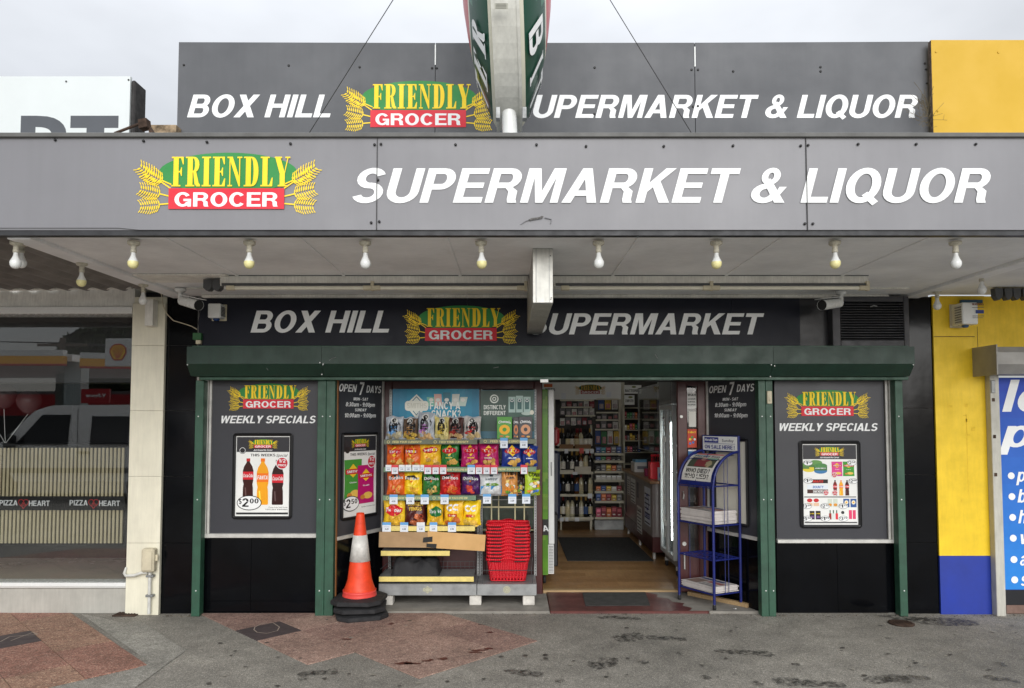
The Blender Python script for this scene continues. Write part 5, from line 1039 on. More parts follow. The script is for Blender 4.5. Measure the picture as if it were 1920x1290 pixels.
def spot(q, cx, cy, rx, ry, col, jag=.12, n=16):
    """ellipse laid on the curved packet as a fan of small faces"""
    p = [(cx, cy)]
    for ring_ in (.5, 1):
        for i in range(n): t = 2 * math.pi * i / n; kk = ring_ * (1 + (random.uniform(-jag, jag) if ring_ == 1 else 0)); p.append((cx + rx * kk * math.cos(t), cy + ry * kk * math.sin(t)))
    fs = [(0, 1 + i, 1 + (i + 1) % n) for i in range(n)] + [(1 + i, 1 + n + i, 1 + n + (i + 1) % n, 1 + (i + 1) % n) for i in range(n)]
    q.fill(p, fs, col)
def chips(q, cx, cy, s, col, n=5, rs_=random):
    for i in range(n):
        a = (cx + rs_.uniform(-s, s)); b = cy + rs_.uniform(-s * .5, s * .5); k = rs_.uniform(.75, 1.15)
        q.k += 1; spot(q, a, b, s * .5, s * .33, tuple(v * k for v in col), .25, 9)
    q.k -= n
def d_smith(low, col2):
    def f(q, rs_):
        chips(q, .6, .16, .26, low, 6, rs_); q.k = 7
        q.poly([(.5, .93), (.22, .68), (.5, .44), (.78, .68)], c(238, 196, 46)); q.k = 8; spot(q, .5, .68, .4, .125, c(196, 22, 36), 0); q.k = 9
        q.text("SMITH'S", .5, .63, .105, WHT, w=.66, cx=True, bold=.05); q.k = 8; q.rect(.3, .36, .7, .40, col2); q.k = 9
    return f
def d_dor(col2, low):
    def f(q, rs_):
        q.k = 1; spot(q, .5, .24, .42, .2, col2, .3); chips(q, .5, .2, .24, low, 6, rs_); q.k = 9
        q.poly([(.12, .58), (.86, .64), (.62, .82), (.2, .76)], c(20, 20, 20)); q.k = 10; q.text('Doritos', .5, .62, .115, WHT, w=.82, cx=True, bold=.05); q.poly([(.42, .58), (.56, .60), (.47, .50)], c(236, 120, 40))
    return f
def d_red(low, lcol, word):
    def f(q, rs_):
        q.k = 1; spot(q, .52, .52, .36, .34, c(22, 22, 24), .05); q.k = 2; spot(q, .5, .82, .2, .12, c(214, 214, 210), 0); q.k = 3; spot(q, .5, .82, .14, .085, c(24, 24, 26), 0); q.k = 4; spot(q, .5, .82, .07, .045, c(214, 214, 210), 0)
        q.k = 5; q.text(word, .5, .5, .07, lcol, w=.42, cx=True, bold=.03); q.rect(.32, .43, .72, .45, lcol); q.k = 3; spot(q, .35, .3, .26, .09, lcol, .2); chips(q, .62, .14, .26, low, 6, rs_); chips(q, .24, .12, .2, tuple(v * .8 for v in low), 4, rs_)
    return f
foil = c(170, 176, 184); potato = c(222, 176, 90)
ya = 6.745
R1 = ((723, 753.5, 784, 'silver packet with a blue band, leftmost on the top shelf', foil, d_red(c(190, 180, 150), c(90, 150, 206), 'SEA SALT')), (755, 781, 785, 'brown and silver packet second from the left on the top shelf', c(94, 74, 58), d_red(c(214, 180, 80), c(180, 130, 60), 'HONEY SOY')),
      (782, 813, 776, 'tall silver packet with purple band in the middle of the top shelf', foil, d_red(c(206, 170, 120), c(170, 110, 180), 'LIME')), (815, 840, 783, 'yellow and black packet fourth on the top shelf of the stand', c(204, 190, 120), d_red(c(228, 214, 150), c(214, 186, 70), 'CHEESE')),
      (840, 867.5, 784, 'dark red and black packet fifth on the top shelf of the stand', c(74, 44, 40), d_red(c(206, 170, 120), c(160, 50, 44), 'SWEET')), (869, 900, 784, 'white foil packet with red chillies at the right end of the top shelf', c(190, 186, 182), d_red(c(214, 190, 140), c(196, 40, 44), 'CHILLI')))
for i, (u0, u1, v0, lab, base, dr_) in enumerate(R1): packet('snack_packet', lab, u0, u1, v0, 824, 1.508, ya, base, dr_, seed=10 + i, rz=random.uniform(-.12, .12), crimp=foil, d=.09)
og, yl, gr, mg, bu = c(214, 96, 30), c(238, 184, 36), c(34, 112, 44), c(176, 24, 96), c(28, 52, 132)
R2 = ((724, 755, 837, 'orange crinkle chip packet at the left end of the second shelf', og, d_smith(potato, c(220, 60, 40))), (756, 787, 836, 'orange crinkle chip packet leaning beside the yellow one on the second shelf', og, d_smith(potato, c(240, 190, 60))), (787, 825, 832, 'large yellow crinkle chip packet on the second shelf', yl, d_smith(potato, c(220, 60, 40))),
      (826, 859, 834, 'green crinkle chip packet on the second shelf', gr, d_smith(potato, c(220, 210, 90))), (865, 896, 834, 'magenta crinkle chip packet left of the shelf upright on the second shelf', mg, d_smith(potato, c(240, 200, 60))), (898, 934, 834, 'wide magenta crinkle chip packet over the shelf upright on the second shelf', mg, d_smith(potato, c(220, 214, 200))),
      (941, 978, 835, 'large dark blue crinkle chip packet on the second shelf', bu, d_smith(potato, WHT)), (978, 1007, 838, 'narrower dark blue crinkle chip packet at the right end of the second shelf', bu, d_smith(potato, WHT)))
for i, (u0, u1, v0, lab, base, dr_) in enumerate(R2): packet('snack_packet', lab, u0, u1, v0, 871, 1.254, ya + (.03 if i == 7 else 0), base, dr_, seed=30 + i, rz=random.uniform(-.15, .15), d=.1)
rd, pp = c(180, 22, 30), c(62, 22, 84)
def d_harv(q, rs_):
    q.k = 1; q.rect(.02, .0, .98, .42, c(70, 150, 214)) if 0 else None
    for i in range(8): q.poly([(.02 + .12 * i, .02), (.14 + .12 * i, .02), (.14 + .12 * i, .44), (.02 + .12 * i, .44)], c(64, 146, 210))
    q.k = 2; spot(q, .5, .5, .34, .06, c(110, 150, 50), .3); q.text('HARVEST', .5, .68, .1, c(70, 84, 96), w=.56, cx=True, bold=.05); q.rect(.42, .84, .58, .92, c(60, 72, 84)); q.text('peas', .5, .18, .12, WHT, w=.3, cx=True, bold=.05)
def d_corn(word, base):
    def f(q, rs_):
        q.k = 1
        for a in range(12): q.k += 1; spot(q, rs_.uniform(.2, .8), rs_.uniform(.08, .55), .13, .06, rs_.choice((c(236, 150, 60), c(230, 230, 220), c(60, 110, 190), c(120, 170, 60), c(240, 210, 120))), .3, 9)
        q.k = 16; q.text(word, .5, .74, .14, BLK, w=.74, cx=True, bold=.09); q.text('CHIPS', .5, .6, .08, BLK, w=.5, cx=True, bold=.09)
    return f
R3 = ((726, 757, 884, 'orange corn chip packet at the left end of the third shelf', og, d_dor(c(226, 90, 40), c(236, 170, 90))), (757, 790, 885, 'bright yellow corn chip packet on the third shelf', c(240, 200, 20), d_dor(c(244, 220, 60), c(236, 180, 60))), (792, 824, 886, 'dark green corn chip packet on the third shelf', gr, d_dor(c(50, 110, 60), c(214, 180, 100))),
      (825, 862, 884, 'red corn chip packet on the third shelf', rd, d_dor(c(214, 50, 30), c(236, 120, 50))), (865, 899, 886, 'dark purple corn chip packet on the third shelf', pp, d_dor(c(90, 30, 110), c(220, 80, 60))), (900, 941, 891, 'white and blue pea snack packet in the wire basket', c(206, 210, 212), d_harv),
      (941, 970, 881, 'orange black and blue corn chip packet in the wire basket', c(206, 140, 70), d_corn('THIN', 0)), (964, 984, 884, 'dark brown packet wedged between two corn chip packets in the wire basket', c(60, 44, 34), d_corn('CORN', 0)), (982, 1014, 884, 'lime green corn chip packet hanging over the right side of the stand', c(170, 196, 40), d_corn('CORN', 0)))
for i, (u0, u1, v0, lab, base, dr_) in enumerate(R3): packet('snack_packet', lab, u0, u1, v0, 925, .995 if i < 5 else .985, ya + (.07 if i == 7 else 0), base, dr_, seed=50 + i, rz=random.uniform(-.12, .12) + (.3 if i == 8 else 0), d=.1, lean=.1 if i < 8 else -.04)
def d_tw(col, word):
    def f(q, rs_):
        chips(q, .5, .2, .3, c(240, 190, 60), 7, rs_); q.k = 9; spot(q, .52, .55, .4, .2, col, .12); q.k = 10; q.text(word, .5, .50, .15, WHT, w=.72, cx=True, bold=.03, shear=.3, rot=.0)
    return f
def d_bg(q, rs_):
    chips(q, .6, .2, .28, c(196, 110, 70), 6, rs_); q.k = 8; q.text('BURGER', .5, .72, .13, c(236, 200, 80), w=.72, cx=True, bold=.08); q.text('RINGS', .5, .55, .13, c(236, 200, 80), w=.62, cx=True, bold=.08); q.k = 9; q.ring(.76, .34, .13, .09, .05, c(150, 60, 40), 14)
def d_cc(low):
    def f(q, rs_):
        chips(q, .5, .15, .3, low, 6, rs_); q.k = 8; q.ring(.36, .7, .19, .13, .07, WHT, 14, 50, 310); q.ring(.68, .7, .19, .13, .07, WHT, 14, 50, 310); q.rrect(.25, .34, .75, .46, .03, c(200, 70, 40)); q.k = 9; q.text('Tasty', .5, .37, .06, WHT, w=.36, cx=True)
    return f
R4 = ((719, 759, 937, 'yellow packet with a red splash at the left end of the fourth shelf', c(238, 196, 40), d_tw(c(206, 30, 40), 'Twisties')), (759, 797, 938, 'dark maroon ring snack packet on the fourth shelf', c(74, 24, 24), d_bg), (801, 830, 942, 'yellow packet with a green splash on the fourth shelf', c(232, 190, 40), d_tw(c(30, 110, 56), 'Twisties')),
      (832, 868, 941, 'wide yellow corn chip packet with white letters on the fourth shelf', c(236, 186, 30), d_cc(c(200, 110, 50))), (867, 900, 943, 'brighter yellow corn chip packet at the right end of the fourth shelf', c(244, 206, 30), d_cc(c(240, 200, 90))))
for i, (u0, u1, v0, lab, base, dr_) in enumerate(R4): packet('snack_packet', lab, u0, u1, v0, 981, .714, ya - .01, base, dr_, seed=70 + i, rz=random.uniform(-.12, .12), d=.11)
def carton(u0, u1, v0, z, y, col, ring, lab):
    x0, x1 = X(u0, y), X(u1, y); h = Z(v0, y) - z; t = T('snack_box', lab, 'snack box', ((x0 + x1) / 2, y, z))
    P(MB().box(x0, x1, y, y + .05, z, z + h, .002, col), 'carton', M_['attr_plastic'], t)
    q = Cv(O=(x0, y, z)); w = x1 - x0
    q.ell(w * .5, h * .42, w * .36, h * .22, ring, 22); q.k = 1; q.ell(w * .5, h * .42, w * .14, h * .09, col, 14); q.k = 2
    q.text('Cheezels', w * .5, h * .68, h * .13, WHT, w=w * .82, cx=True, bold=.06, arc=h * .05); q.k = 1; q.ell(w * .3, h * .12, w * .14, h * .04, c(200, 110, 50), 10); q.ell(w * .7, h * .1, w * .14, h * .04, c(220, 170, 90), 10); q.done('carton_print', t, M_["gloss_print"])
carton(932, 960, 781.5, 1.513, 6.76, c(70, 150, 40), c(236, 176, 30), 'bright green snack box on the top shelf of the right bay')
carton(962, 973, 782, 1.513, 6.78, c(54, 54, 60), c(196, 120, 70), 'dark grey snack box half hidden between the green box and another grey one')
carton(973, 998, 781, 1.513, 6.76, c(58, 58, 64), c(210, 150, 110), 'dark grey snack box at the right end of the top shelf')
# ---------------------------------------------------------------- red baskets
def basket():
    t = T('shopping_basket', 'red plastic shopping basket', 'shopping basket', (0, 0, 0), 0, 'red baskets stacked on the stand')
    H, n, rows = .205, 72, 9
    def per(s, w, d, r):
        # rounded rectangle point at fraction s starting front-left going right
        a, b = w / 2 - r, d / 2 - r; seg = [2 * a, math.pi * r / 2, 2 * b, math.pi * r / 2, 2 * a, math.pi * r / 2, 2 * b, math.pi * r / 2]; tot = sum(seg); L_ = (s % 1) * tot; k_ = 0
        while L_ > seg[k_]: L_ -= seg[k_]; k_ += 1
        if k_ == 0: return (-a + L_, -b - r)
        if k_ == 2: return (a + r, -b + L_)
        if k_ == 4: return (a - L_, b + r)
        if k_ == 6: return (-a - r, b - L_)
        cx_, cy_, a0 = {1: (a, -b, -90), 3: (a, b, 0), 5: (-a, b, 90), 7: (-a, -b, 180)}[k_]; th = R(a0) + L_ / r
        return (cx_ + r * math.cos(th), cy_ + r * math.sin(th))
    m = MB()
    def pt(i, z):
        k_ = z / H; x, y = per(i / n, .325 + .06 * k_, .225 + .05 * k_, .035); return (x, y, z)
    zs = [0]
    for r_ in range(rows): zs += [.012 + r_ * .0195, .012 + r_ * .0195 + .012]
    zs.append(H)
    for j in range(len(zs) - 1):
        for i in range(n):
            p = pt(i + .5, 0); front = p[1] < -.09 and abs(p[0]) < .065
            hole = (j % 2 == 1) and (i % 2 == 1) and not (front and zs[j] > .055) and zs[j] < .165
            if not hole: m.add([pt(i, zs[j]), pt(i + 1, zs[j]), pt(i + 1, zs[j + 1]), pt(i, zs[j + 1])], [(0, 1, 2, 3)], None, True)
    m.add([pt(i, 0) for i in range(n)], [tuple(range(n))])
    o = P(m, 'body', M_['red_plastic'], t); md = o.modifiers.new('thickness', 'SOLIDIFY'); md.thickness = .0025; md.offset = 0
    rim = MB(); rr = []
    for i in range(n + 1):
        x, y = per(i / n, .40, .29, .04); arch = .014 * math.exp(-(x / .05) ** 4) if abs(y) > .12 else 0; rr.append(Vector((x, y, H + arch)))
    for i in range(n):
        a, b = rr[i], rr[i + 1]; ai, bi = a * .955, b * .955; ai.z = a.z; bi.z = b.z; dn_ = Vector((0, 0, -.018))
        rim.add([a, b, b + dn_, a + dn_, ai, bi], [(0, 1, 2, 3), (4, 5, 1, 0)], None, True)
    o = P(rim, 'rim', M_['red_plastic'], t); md = o.modifiers.new('thickness', 'SOLIDIFY'); md.thickness = .0025; md.offset = 0
    for sg in (-1, 1): P(MB().tube([(sg * .192, -.04, H - .021), (sg * .186, -.115, H - .021), (sg * .155, -.146, H - .021), (sg * .062, -.1475, H - .023)], .0052, 6), 'handle', mat('handle_black', c(24, 12, 14), .5), t)
    return t
B0 = basket(); nb = 11; bx, by = -.035, 6.80
q = Cv(O=(0, -.1235, 0), base=.002); q.text('IGA', 0, .105, .03, WHT, w=.075, cx=True, bold=.06, shear=.12); q.done('lettering', B0, M_['print'])
pos_words = ['bottom', 'second from the bottom', 'third from the bottom', 'fourth from the bottom', 'fifth from the bottom', 'sixth from the bottom', 'fifth from the top', 'fourth from the top', 'third from the top', 'second from the top', 'topmost']
for i in range(nb):
    lab = 'red shopping basket with white letters, %s of the stack on the stand' % pos_words[i]
    o = B0 if i == 0 else dup_tree(B0, (0, 0, 0), 0, lab)
    o.location = (bx + random.uniform(-.004, .004), by + random.uniform(-.003, .003), .222 + i * .031); o['label'] = lab; o.rotation_euler.z = random.uniform(-.015, .015)
# ---------------------------------------------------------------- traffic cones
CX, CY = -1.32, 6.36
def cone_base(t, z, rz, cx, cy):
    w = .215; pts = []
    for sx_, sy_ in ((1, 1), (-1, 1), (-1, -1), (1, -1)):
        a = [(sx_ * w, sy_ * w * .62), (sx_ * w * .62, sy_ * w)]
        if sx_ * sy_ < 0: a.reverse()
        pts += a
    rot = lambda p, s_, zz: (cx + s_ * (p[0] * math.cos(rz) - p[1] * math.sin(rz)), cy + s_ * (p[0] * math.sin(rz) + p[1] * math.cos(rz)), zz)
    m = MB(); rg = [[rot(p, s_, z + zz) for p in pts] for s_, zz in ((.985, 0), (1, .006), (1, .03), (.97, .036), (.62, .05))]
    for a, b in zip(rg, rg[1:]): m.add(a + b, [(i, (i + 1) % 8, 8 + (i + 1) % 8, 8 + i) for i in range(8)])
    m.add(rg[0], [tuple(range(7, -1, -1))]); m.add(rg[-1], [tuple(range(8))])
    P(m, 'base', M_['rubber'], t)
org = c(236, 66, 22)
orange_m = mat('cone_orange', c(232, 66, 24), .5, 0, nz=(11, .74, 1.08), bump=(30, .1))
for i, (dx, dy, rz_) in enumerate(((.02, -.02, .32), (.012, -.005, .12))):
    t = T('traffic_cone', ('lowest of three nested traffic cones, only its black rubber base showing', 'middle of three nested traffic cones, only its black rubber base showing')[i], 'traffic cone', (CX, CY, .008), 0, 'nested traffic cones')
    z = .008 + .058 * i; cone_base(t, z, rz_, CX + dx, CY + dy)
    P(MB().lathe([(.135, z + .05), (.125, z + .056)], (CX + dx, CY + dy, 0), 24, caps=False), 'body', orange_m, t)
t = T('traffic_cone', 'topmost orange traffic cone with a white reflective sleeve beside the shop window', 'traffic cone', (CX, CY, .125), 0, 'nested traffic cones')
cone_base(t, .126, -.05, CX, CY); z = .172
zt_ = Z(961, 6.38); Hc = zt_ - z
rr = lambda f: .122 * (1 - f) + .033 * f
P(MB().lathe([(.142, z), (.142, z + .02), (.136, z + .05), (.128, z + .056), (.128, z + .075), (.122, z + .085), (rr(.20), z + Hc * .20), (rr(.62), z + Hc * .62), (rr(.97), z + Hc * .97), (rr(1), z + Hc), (.026, z + Hc), (.024, z + Hc - .03)], (CX, CY, 0), 40, caps=False), 'body', orange_m, t)
P(MB().lathe([(.1455, z), (.1455, z + .018), (.139, z + .05), (.1435, z + .053), (.14, z + .03)], (CX, CY, 0), 40, caps=False), 'skirt', mat('cone_red', c(226, 74, 66), .4, 0, nz=(7, .9, 1.05)), t)
f0, f1 = .42, .735
P(MB().lathe([(rr(f0) + .0005, z + Hc * f0), (rr(f0) + .004, z + Hc * f0), (rr(f1) + .0035, z + Hc * f1), (rr(f1) + .0005, z + Hc * f1)], (CX, CY, 0), 40, caps=False), 'sleeve', mat('cone_white', c(216, 214, 208), .45, 0, nz=(16, .68, 1.06), bump=(50, .1)), t)
# ---------------------------------------------------------------- newspaper rack
FL_ = Vector((1.554, 6.82, 0)); ra = Vector((.222, -.37, 0)); rb = Vector((.274, .13, 0)); Kk = lambda s, t_, z: FL_ + ra * s + rb * t_ + Vector((0, 0, z))
nr = T('newspaper_rack', 'blue metal newspaper rack on castors with header sign beside the shop door', 'newspaper rack', (1.8, 6.7, .02))
bl = M_['blue_rack']
for s_, t_, zt2 in ((0, 0, 1.12), (1, 0, 1.12)):
    pts = [Kk(s_, t_, .07), Kk(s_, t_, 1.08)] + [Kk(s_, .02 + .98 * (1 - math.cos(R(a))), 1.10 + .30 * math.sin(R(a))) for a in range(10, 91, 10)]
    P(MB().tube(pts, .0125, 8), 'front_post', bl, nr)
for s_ in (0, 1): P(MB().tube([Kk(s_, 1, .06), Kk(s_, 1, 1.545)], .0125, 8), 'back_post', bl, nr)
for z in (.15, .45, .75, 1.10):
    for p_, q_ in (((0, 0), (1, 0)), ((0, 1), (1, 1)), ((0, 0), (0, 1)), ((1, 0), (1, 1))): P(MB().tube([Kk(*p_, z), Kk(*q_, z)], .007, 6), 'cross_bar', bl, nr)
for z in (1.40, 1.54): P(MB().tube([Kk(0, 1, z), Kk(1, 1, z)], .007, 6), 'cross_bar', bl, nr)
for z in (.15, .45, .75):
    w_ = MB()
    for i in range(1, 8): w_.tube([Kk(i / 8, 0, z), Kk(i / 8, 1, z)], .003, 5)
    for i in range(1, 4): w_.tube([Kk(0, i / 4, z + .002), Kk(1, i / 4, z + .002)], .003, 5)
    P(w_, 'wire_shelf', bl, nr)
P(MB().tube([Kk(0, .42, .15), Kk(0, .42, 1.3)], .003, 5).tube([Kk(1, .42, .15), Kk(1, .42, 1.33)], .003, 5).tube([Kk(1, .55, .15), Kk(1, .55, 1.36)], .003, 5), 'side_wire', bl, nr)
prof_ = [(0.02 + .9 * (1 - math.cos(R(a))), 1.12 + .27 * math.sin(R(a))) for a in range(0, 91, 15)]
sl = MB()
for (t0, z0), (t1, z1) in zip(prof_, prof_[1:]): sl.add([Kk(.04, t0, z0 - .02), Kk(.96, t0, z0 - .02), Kk(.96, t1, z1 - .02), Kk(.04, t1, z1 - .02)], [(0, 1, 2, 3)], None, True)
P(sl, 'sloping_tray', bl, nr)
P(MB().tube([Kk(.03, -.03, 1.085), Kk(.97, -.03, 1.085)], .005, 6).tube([Kk(.5, .0, 1.13), Kk(.5, .5, 1.375), Kk(.5, .9, 1.40)], .0028, 5).tube([Kk(.05, .35, 1.33), Kk(.95, .35, 1.33)], .0028, 5), 'retaining_wire', bl, nr)
ua = ra.normalized(); hn = ua.cross(Vector((0, 0, 1)))
P(MB().obox(Kk(.02, 1, 1.405) + hn * .014, ra * .96, -hn * .012, (0, 0, .13)), 'header_sign', M_['opal_white'], nr)
q = Cv(O=Kk(.02, 1, 1.405) + hn * .014, U=ua); w_ = ra.length * .96
nb_ = c(36, 46, 130)
q.rect(.02, .07, .195, .122, nb_); q.k = 1; q.text('Herald Sun', .03, .086, .024, WHT, w=.155, bold=.03); q.k = 0; q.text('Sunday', .24, .082, .026, c(70, 70, 90), w=.14, bold=.01); q.rect(.02, .062, w_ - .02, .065, nb_)
q.text('ON SALE HERE !', .025, .014, .036, nb_, w=w_ - .05, bold=.06); q.done('header_print', nr)
for s_, t_ in ((0, 0), (1, 0)):
    p0 = Kk(s_, t_, .024 + .02); P(MB().lathe([(.012, -.013), (.022, -.011), (.022, .011), (.012, .013)], p0, 16, 'X'), 'castor', M_['rubber'], nr); P(MB().tube([p0 + Vector((0, 0, 0)), p0 + Vector((0, 0, .035))], .006, 6), 'castor_stem', M_['galv'], nr)
# papers
np_ = tag(P(MB(), 'newspaper', M_['attr_matte']), 'front page newspaper displayed on the sloping tray of the blue rack', 'newspaper') if 0 else None
t = T('newspaper', 'newspaper with a large headline displayed on the sloping tray of the blue rack', 'newspaper', Kk(.5, .3, 1.2))
def onslope(x, y, h):   # x across 0..1, y up 0..1
    a = R(6 + 80 * y * .86); return Kk(.08 + .84 * x, .02 + .9 * (1 - math.cos(a)), 1.12 + .27 * math.sin(a) + h - .012)
pm = MB(); pm.grid(lambda a, b: onslope(a, b, 0), 6, 12, None, True, c(206, 204, 198)); pm.grid(lambda a, b: onslope(a, b, .006), 6, 12, None, True, c(206, 204, 198)); P(pm, 'pages', M_['attr_matte'], t)
q = Cv(warp=lambda x, y, h: onslope(x, y, .007 + h), base=.0005, lift=.0006)
def prect(x0, y0, x1, y1, col, n=5):
    for i in range(n): q.poly([(x0, y0 + (y1 - y0) * i / n), (x1, y0 + (y1 - y0) * i / n), (x1, y0 + (y1 - y0) * (i + 1) / n), (x0, y0 + (y1 - y0) * (i + 1) / n)], col)
prect(.05, .90, .95, .97, c(200, 90, 90)); prect(.05, .8, .5, .87, c(160, 190, 200)); prect(.08, .38, .95, .74, c(70, 76, 62)); q.k = 1
prect(.3, .4, .72, .66, c(120, 50, 54)); spot(q, .5, .68, .1, .06, c(190, 150, 130), 0); spot(q, .75, .5, .1, .12, c(150, 140, 110), .2); prect(.6, .66, .93, .72, c(150, 190, 160), 2)
q.text('Herald Sun', .5, .77, .08, c(30, 30, 50), w=.84, cx=True, bold=.05); q.text('WHO DIED?', .5, .2, .13, BLK, w=.82, cx=True, bold=.07, shear=.0); q.text('WHO LIED?', .5, .04, .13, BLK, w=.82, cx=True, bold=.07)
q.done('front_page', t)
def stack(z, h, lab, seed, e=0):
    r_ = random.Random(seed); t = T('newspaper_stack', lab, 'newspapers', Kk(.5, .5, z)); n = int(h / .0075); m = MB()
    for i in range(n):
        dx, dy = r_.uniform(-.02, .02), r_.uniform(-.02, .03); g_ = r_.uniform(.9, 1.05); o0 = Kk(.05 + dx, .02 + dy, z + i * h / n)
        if e and i > n * .55: o0 = o0 + ra * .0
        m.obox(o0, ra * .9, rb * .93, (0, 0, h / n * .86), 0, tuple(v * g_ for v in c(206, 200, 196)))
    P(m, 'sheets', M_['attr_matte'], t)
    q = Cv(O=Kk(.05, .02, z + h), U=ua, V=rb, base=.0005); lw, lh = .38, .27
    q.rect(.02, .2, .3, .25, c(60, 70, 110)); q.rect(.02, .03, .16, .18, c(130, 110, 100)); q.rect(.18, .03, .36, .05, c(90, 90, 90)); q.rect(.18, .07, .36, .09, c(120, 120, 120)); q.rect(.18, .12, .36, .18, c(150, 90, 86)); q.done('top_page', t)
stack(.76, .115, 'thick pile of newspapers on the middle shelf of the blue rack', 1, 1); stack(.158, .055, 'thin pile of newspapers on the bottom shelf of the blue rack', 2)
tis = MB().grid(lambda a, b: (G(1378, 1146).x + (a - .5) * .09, G(1378, 1146).y + (b - .5) * .05, .006 + .02 * math.sin(a * 3.1) * math.sin(b * 3.1) * (.7 + noise.noise(Vector((a * 6, b * 6, 2))))), 10, 8)
tag(P(tis, 'crumpled_tissue', M_['opal_white']), 'small white crumpled tissue on the asphalt below the rack', 'litter')
mt = tag(P(MB().prism([(*G(u, v, .0225).xy, .0238) for u, v in ((1098, 1137), (1219, 1136), (1210, 1111), (1092, 1112))], (0, 0, .004)), 'door_mat', mat('mat_grey', c(62, 62, 60), .9, 0, nz=(12, .75, 1.2), bump=(120, .4, .004))), 'worn grey mat on the red entrance step', 'mat')
# ---------------------------------------------------------------- inside the shop
YG = 11.0
matg = [G(u, v, .033) for u, v in ((1046, 1008), (1180, 1008), (1226, 1052), (1064, 1052))]
mt = tag(P(MB().prism([(p.x, p.y, .032) for p in (matg[3], matg[2], matg[1], matg[0])], (0, 0, .007)), 'floor_mat', mat('rib_mat', c(44, 44, 44), .9, 0, nz=(30, .8, 1.2), bump=(90, .4, .004))), 'large black ribbed mat on the timber floor inside the shop', 'mat')
gd = T('shop_shelving', 'tall shelving full of wine bottles and hanging packets at the back of the shop', 'shelving', (X(1103, YG), YG, 0))
gx0, gxm, gx1 = X(1038, YG), X(1113, YG), X(1168, YG)
P(MB().box(gx0 - .5, gx1, YG + .38, YG + .42, .1, 2.15), 'back_panel', mat('back_dark', c(70, 68, 64), .7, 0, nz=(5, .6, 1.3)), gd)
for x in (gx0 + .03, gxm, gx1): P(MB().box(x - .015, x + .015, YG + .33, YG + .38, 0, 2.12), 'upright', M_['shelf_cream'], gd)
P(MB().box(gx0 - .02, gx1 + .02, YG + .3, YG + .34, Z(749, YG + .3), 2.5), 'header_board', M_['opal_white'], gd)
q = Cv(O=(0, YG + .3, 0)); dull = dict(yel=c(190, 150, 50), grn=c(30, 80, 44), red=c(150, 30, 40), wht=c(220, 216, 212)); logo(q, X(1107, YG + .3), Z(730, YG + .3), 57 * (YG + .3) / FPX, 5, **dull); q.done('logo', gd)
rowsL = [(842, 809), (885, 852), (927, 888), (970, 932)]; rowsR = [850, 864, 883.5, 900, 921, 939.5, 970]
def sh(x0, x1, v, dep=.38):
    z = Z(v, YG); s_ = P(MB().box(x0, x1, YG, YG + dep, z - .015, z).box(x0, x1, YG - .012, YG, z - .03, z + .005), 'shelf', M_['shelf_cream'], gd); return z
rn = random.Random(21)
shelf_lab = ['top', 'second', 'third', 'bottom']
# wine bottle: body, label, capsule
def bottle_proto(glass, cap, labc, hgt=.31, rad=.037):
    t = T('wine_bottle', 'dark wine bottle', 'bottle', (0, 0, 0), 0, 'wine bottles on the back shelves'); h = hgt; r = rad
    P(MB().lathe([(r * .9, 0), (r, .008), (r, h * .58), (r * .8, h * .67), (r * .4, h * .76), (r * .36, h * .8)], n=12), 'body', mat('bottle_' + glass[0], glass[1], .12, 0, spec=.7), t)
    P(MB().lathe([(r * .37, h * .79), (r * .4, h * .99), (r * .36, h)], n=10), 'capsule', mat('cap_' + cap[0], cap[1], .35), t)
    P(MB().lathe([(r * 1.015, h * .14), (r * 1.015, h * .5)], n=12, caps=False), 'label', mat('lab_' + labc[0], labc[1], .6, nz=(60, .8, 1.1)), t)
    return t
glass_ = {'dark': c(20, 22, 20), 'amber': c(96, 60, 26), 'clear': c(186, 180, 150)}; caps_ = {'black': c(20, 20, 22), 'gold': c(176, 140, 70), 'red': c(120, 26, 34)}; labs_ = {'white': c(216, 212, 200), 'cream': c(200, 188, 150), 'black': c(36, 34, 36), 'blue': c(50, 80, 130)}
protos = {}
for ri, (v, vt) in enumerate(rowsL):
    z = sh(gx0, gxm - .01, v)
    if ri < 2: P(MB().box(gx0 + .09, gx0 + .3, YG + .01, YG + .3, z + .001, z + .07 if ri == 0 else z + .03).box(gx0 + .32, gxm - .04, YG + .01, YG + .3, z + .001, z + .07 if ri == 0 else z + .08), 'tray', mat('kraft_tray' if ri == 0 else 'pale_tray', c(128, 96, 66) if ri == 0 else c(196, 190, 176), .8), gd)
    nb_ = 8; w_ = (gxm - gx0 - .06)
    for i in range(nb_):
        g_ = rn.choice(['dark'] * 6 + ['amber', 'clear']); cp = rn.choice(list(caps_)); lb = rn.choice(['white', 'white', 'cream', 'cream', 'black', 'blue' if ri > 1 else 'white'])
        key = (g_, cp, lb); lab = '%s glass bottle with %s label and %s top, %s from left, %s wine shelf' % (g_, lb, cp, ORD[i], shelf_lab[ri])
        if key not in protos: protos[key] = bottle_proto((g_, glass_[g_]), (cp, caps_[cp]), (lb, labs_[lb])); o = protos[key]
        else: o = dup_tree(protos[key], (0, 0, 0))
        o['label'] = lab; o.location = (gx0 + .045 + w_ * (i + .5) / nb_, YG + .06 + rn.uniform(0, .03), z + (.001)); o.rotation_euler.z = rn.uniform(0, 6)
        if ri < 3 and i % 2 == 0:
            o2 = dup_tree(protos[key], (gx0 + .045 + w_ * (i + .5) / nb_ + .03, YG + .17, z + .001), 1, '%s bottle in the back row behind the %s bottle of the %s wine shelf' % (g_, ORD[i], shelf_lab[ri]))
P(MB().box(gx0, gxm - .03, YG + .05, YG + .38, .16, .2).box(gxm - .06, gxm - .03, YG + .02, YG + .06, .03, .25).box(gx0 + .1, gx0 + .12, YG + .02, YG + .06, .03, .25), 'shelf_leg', M_['shelf_cream'], gd)
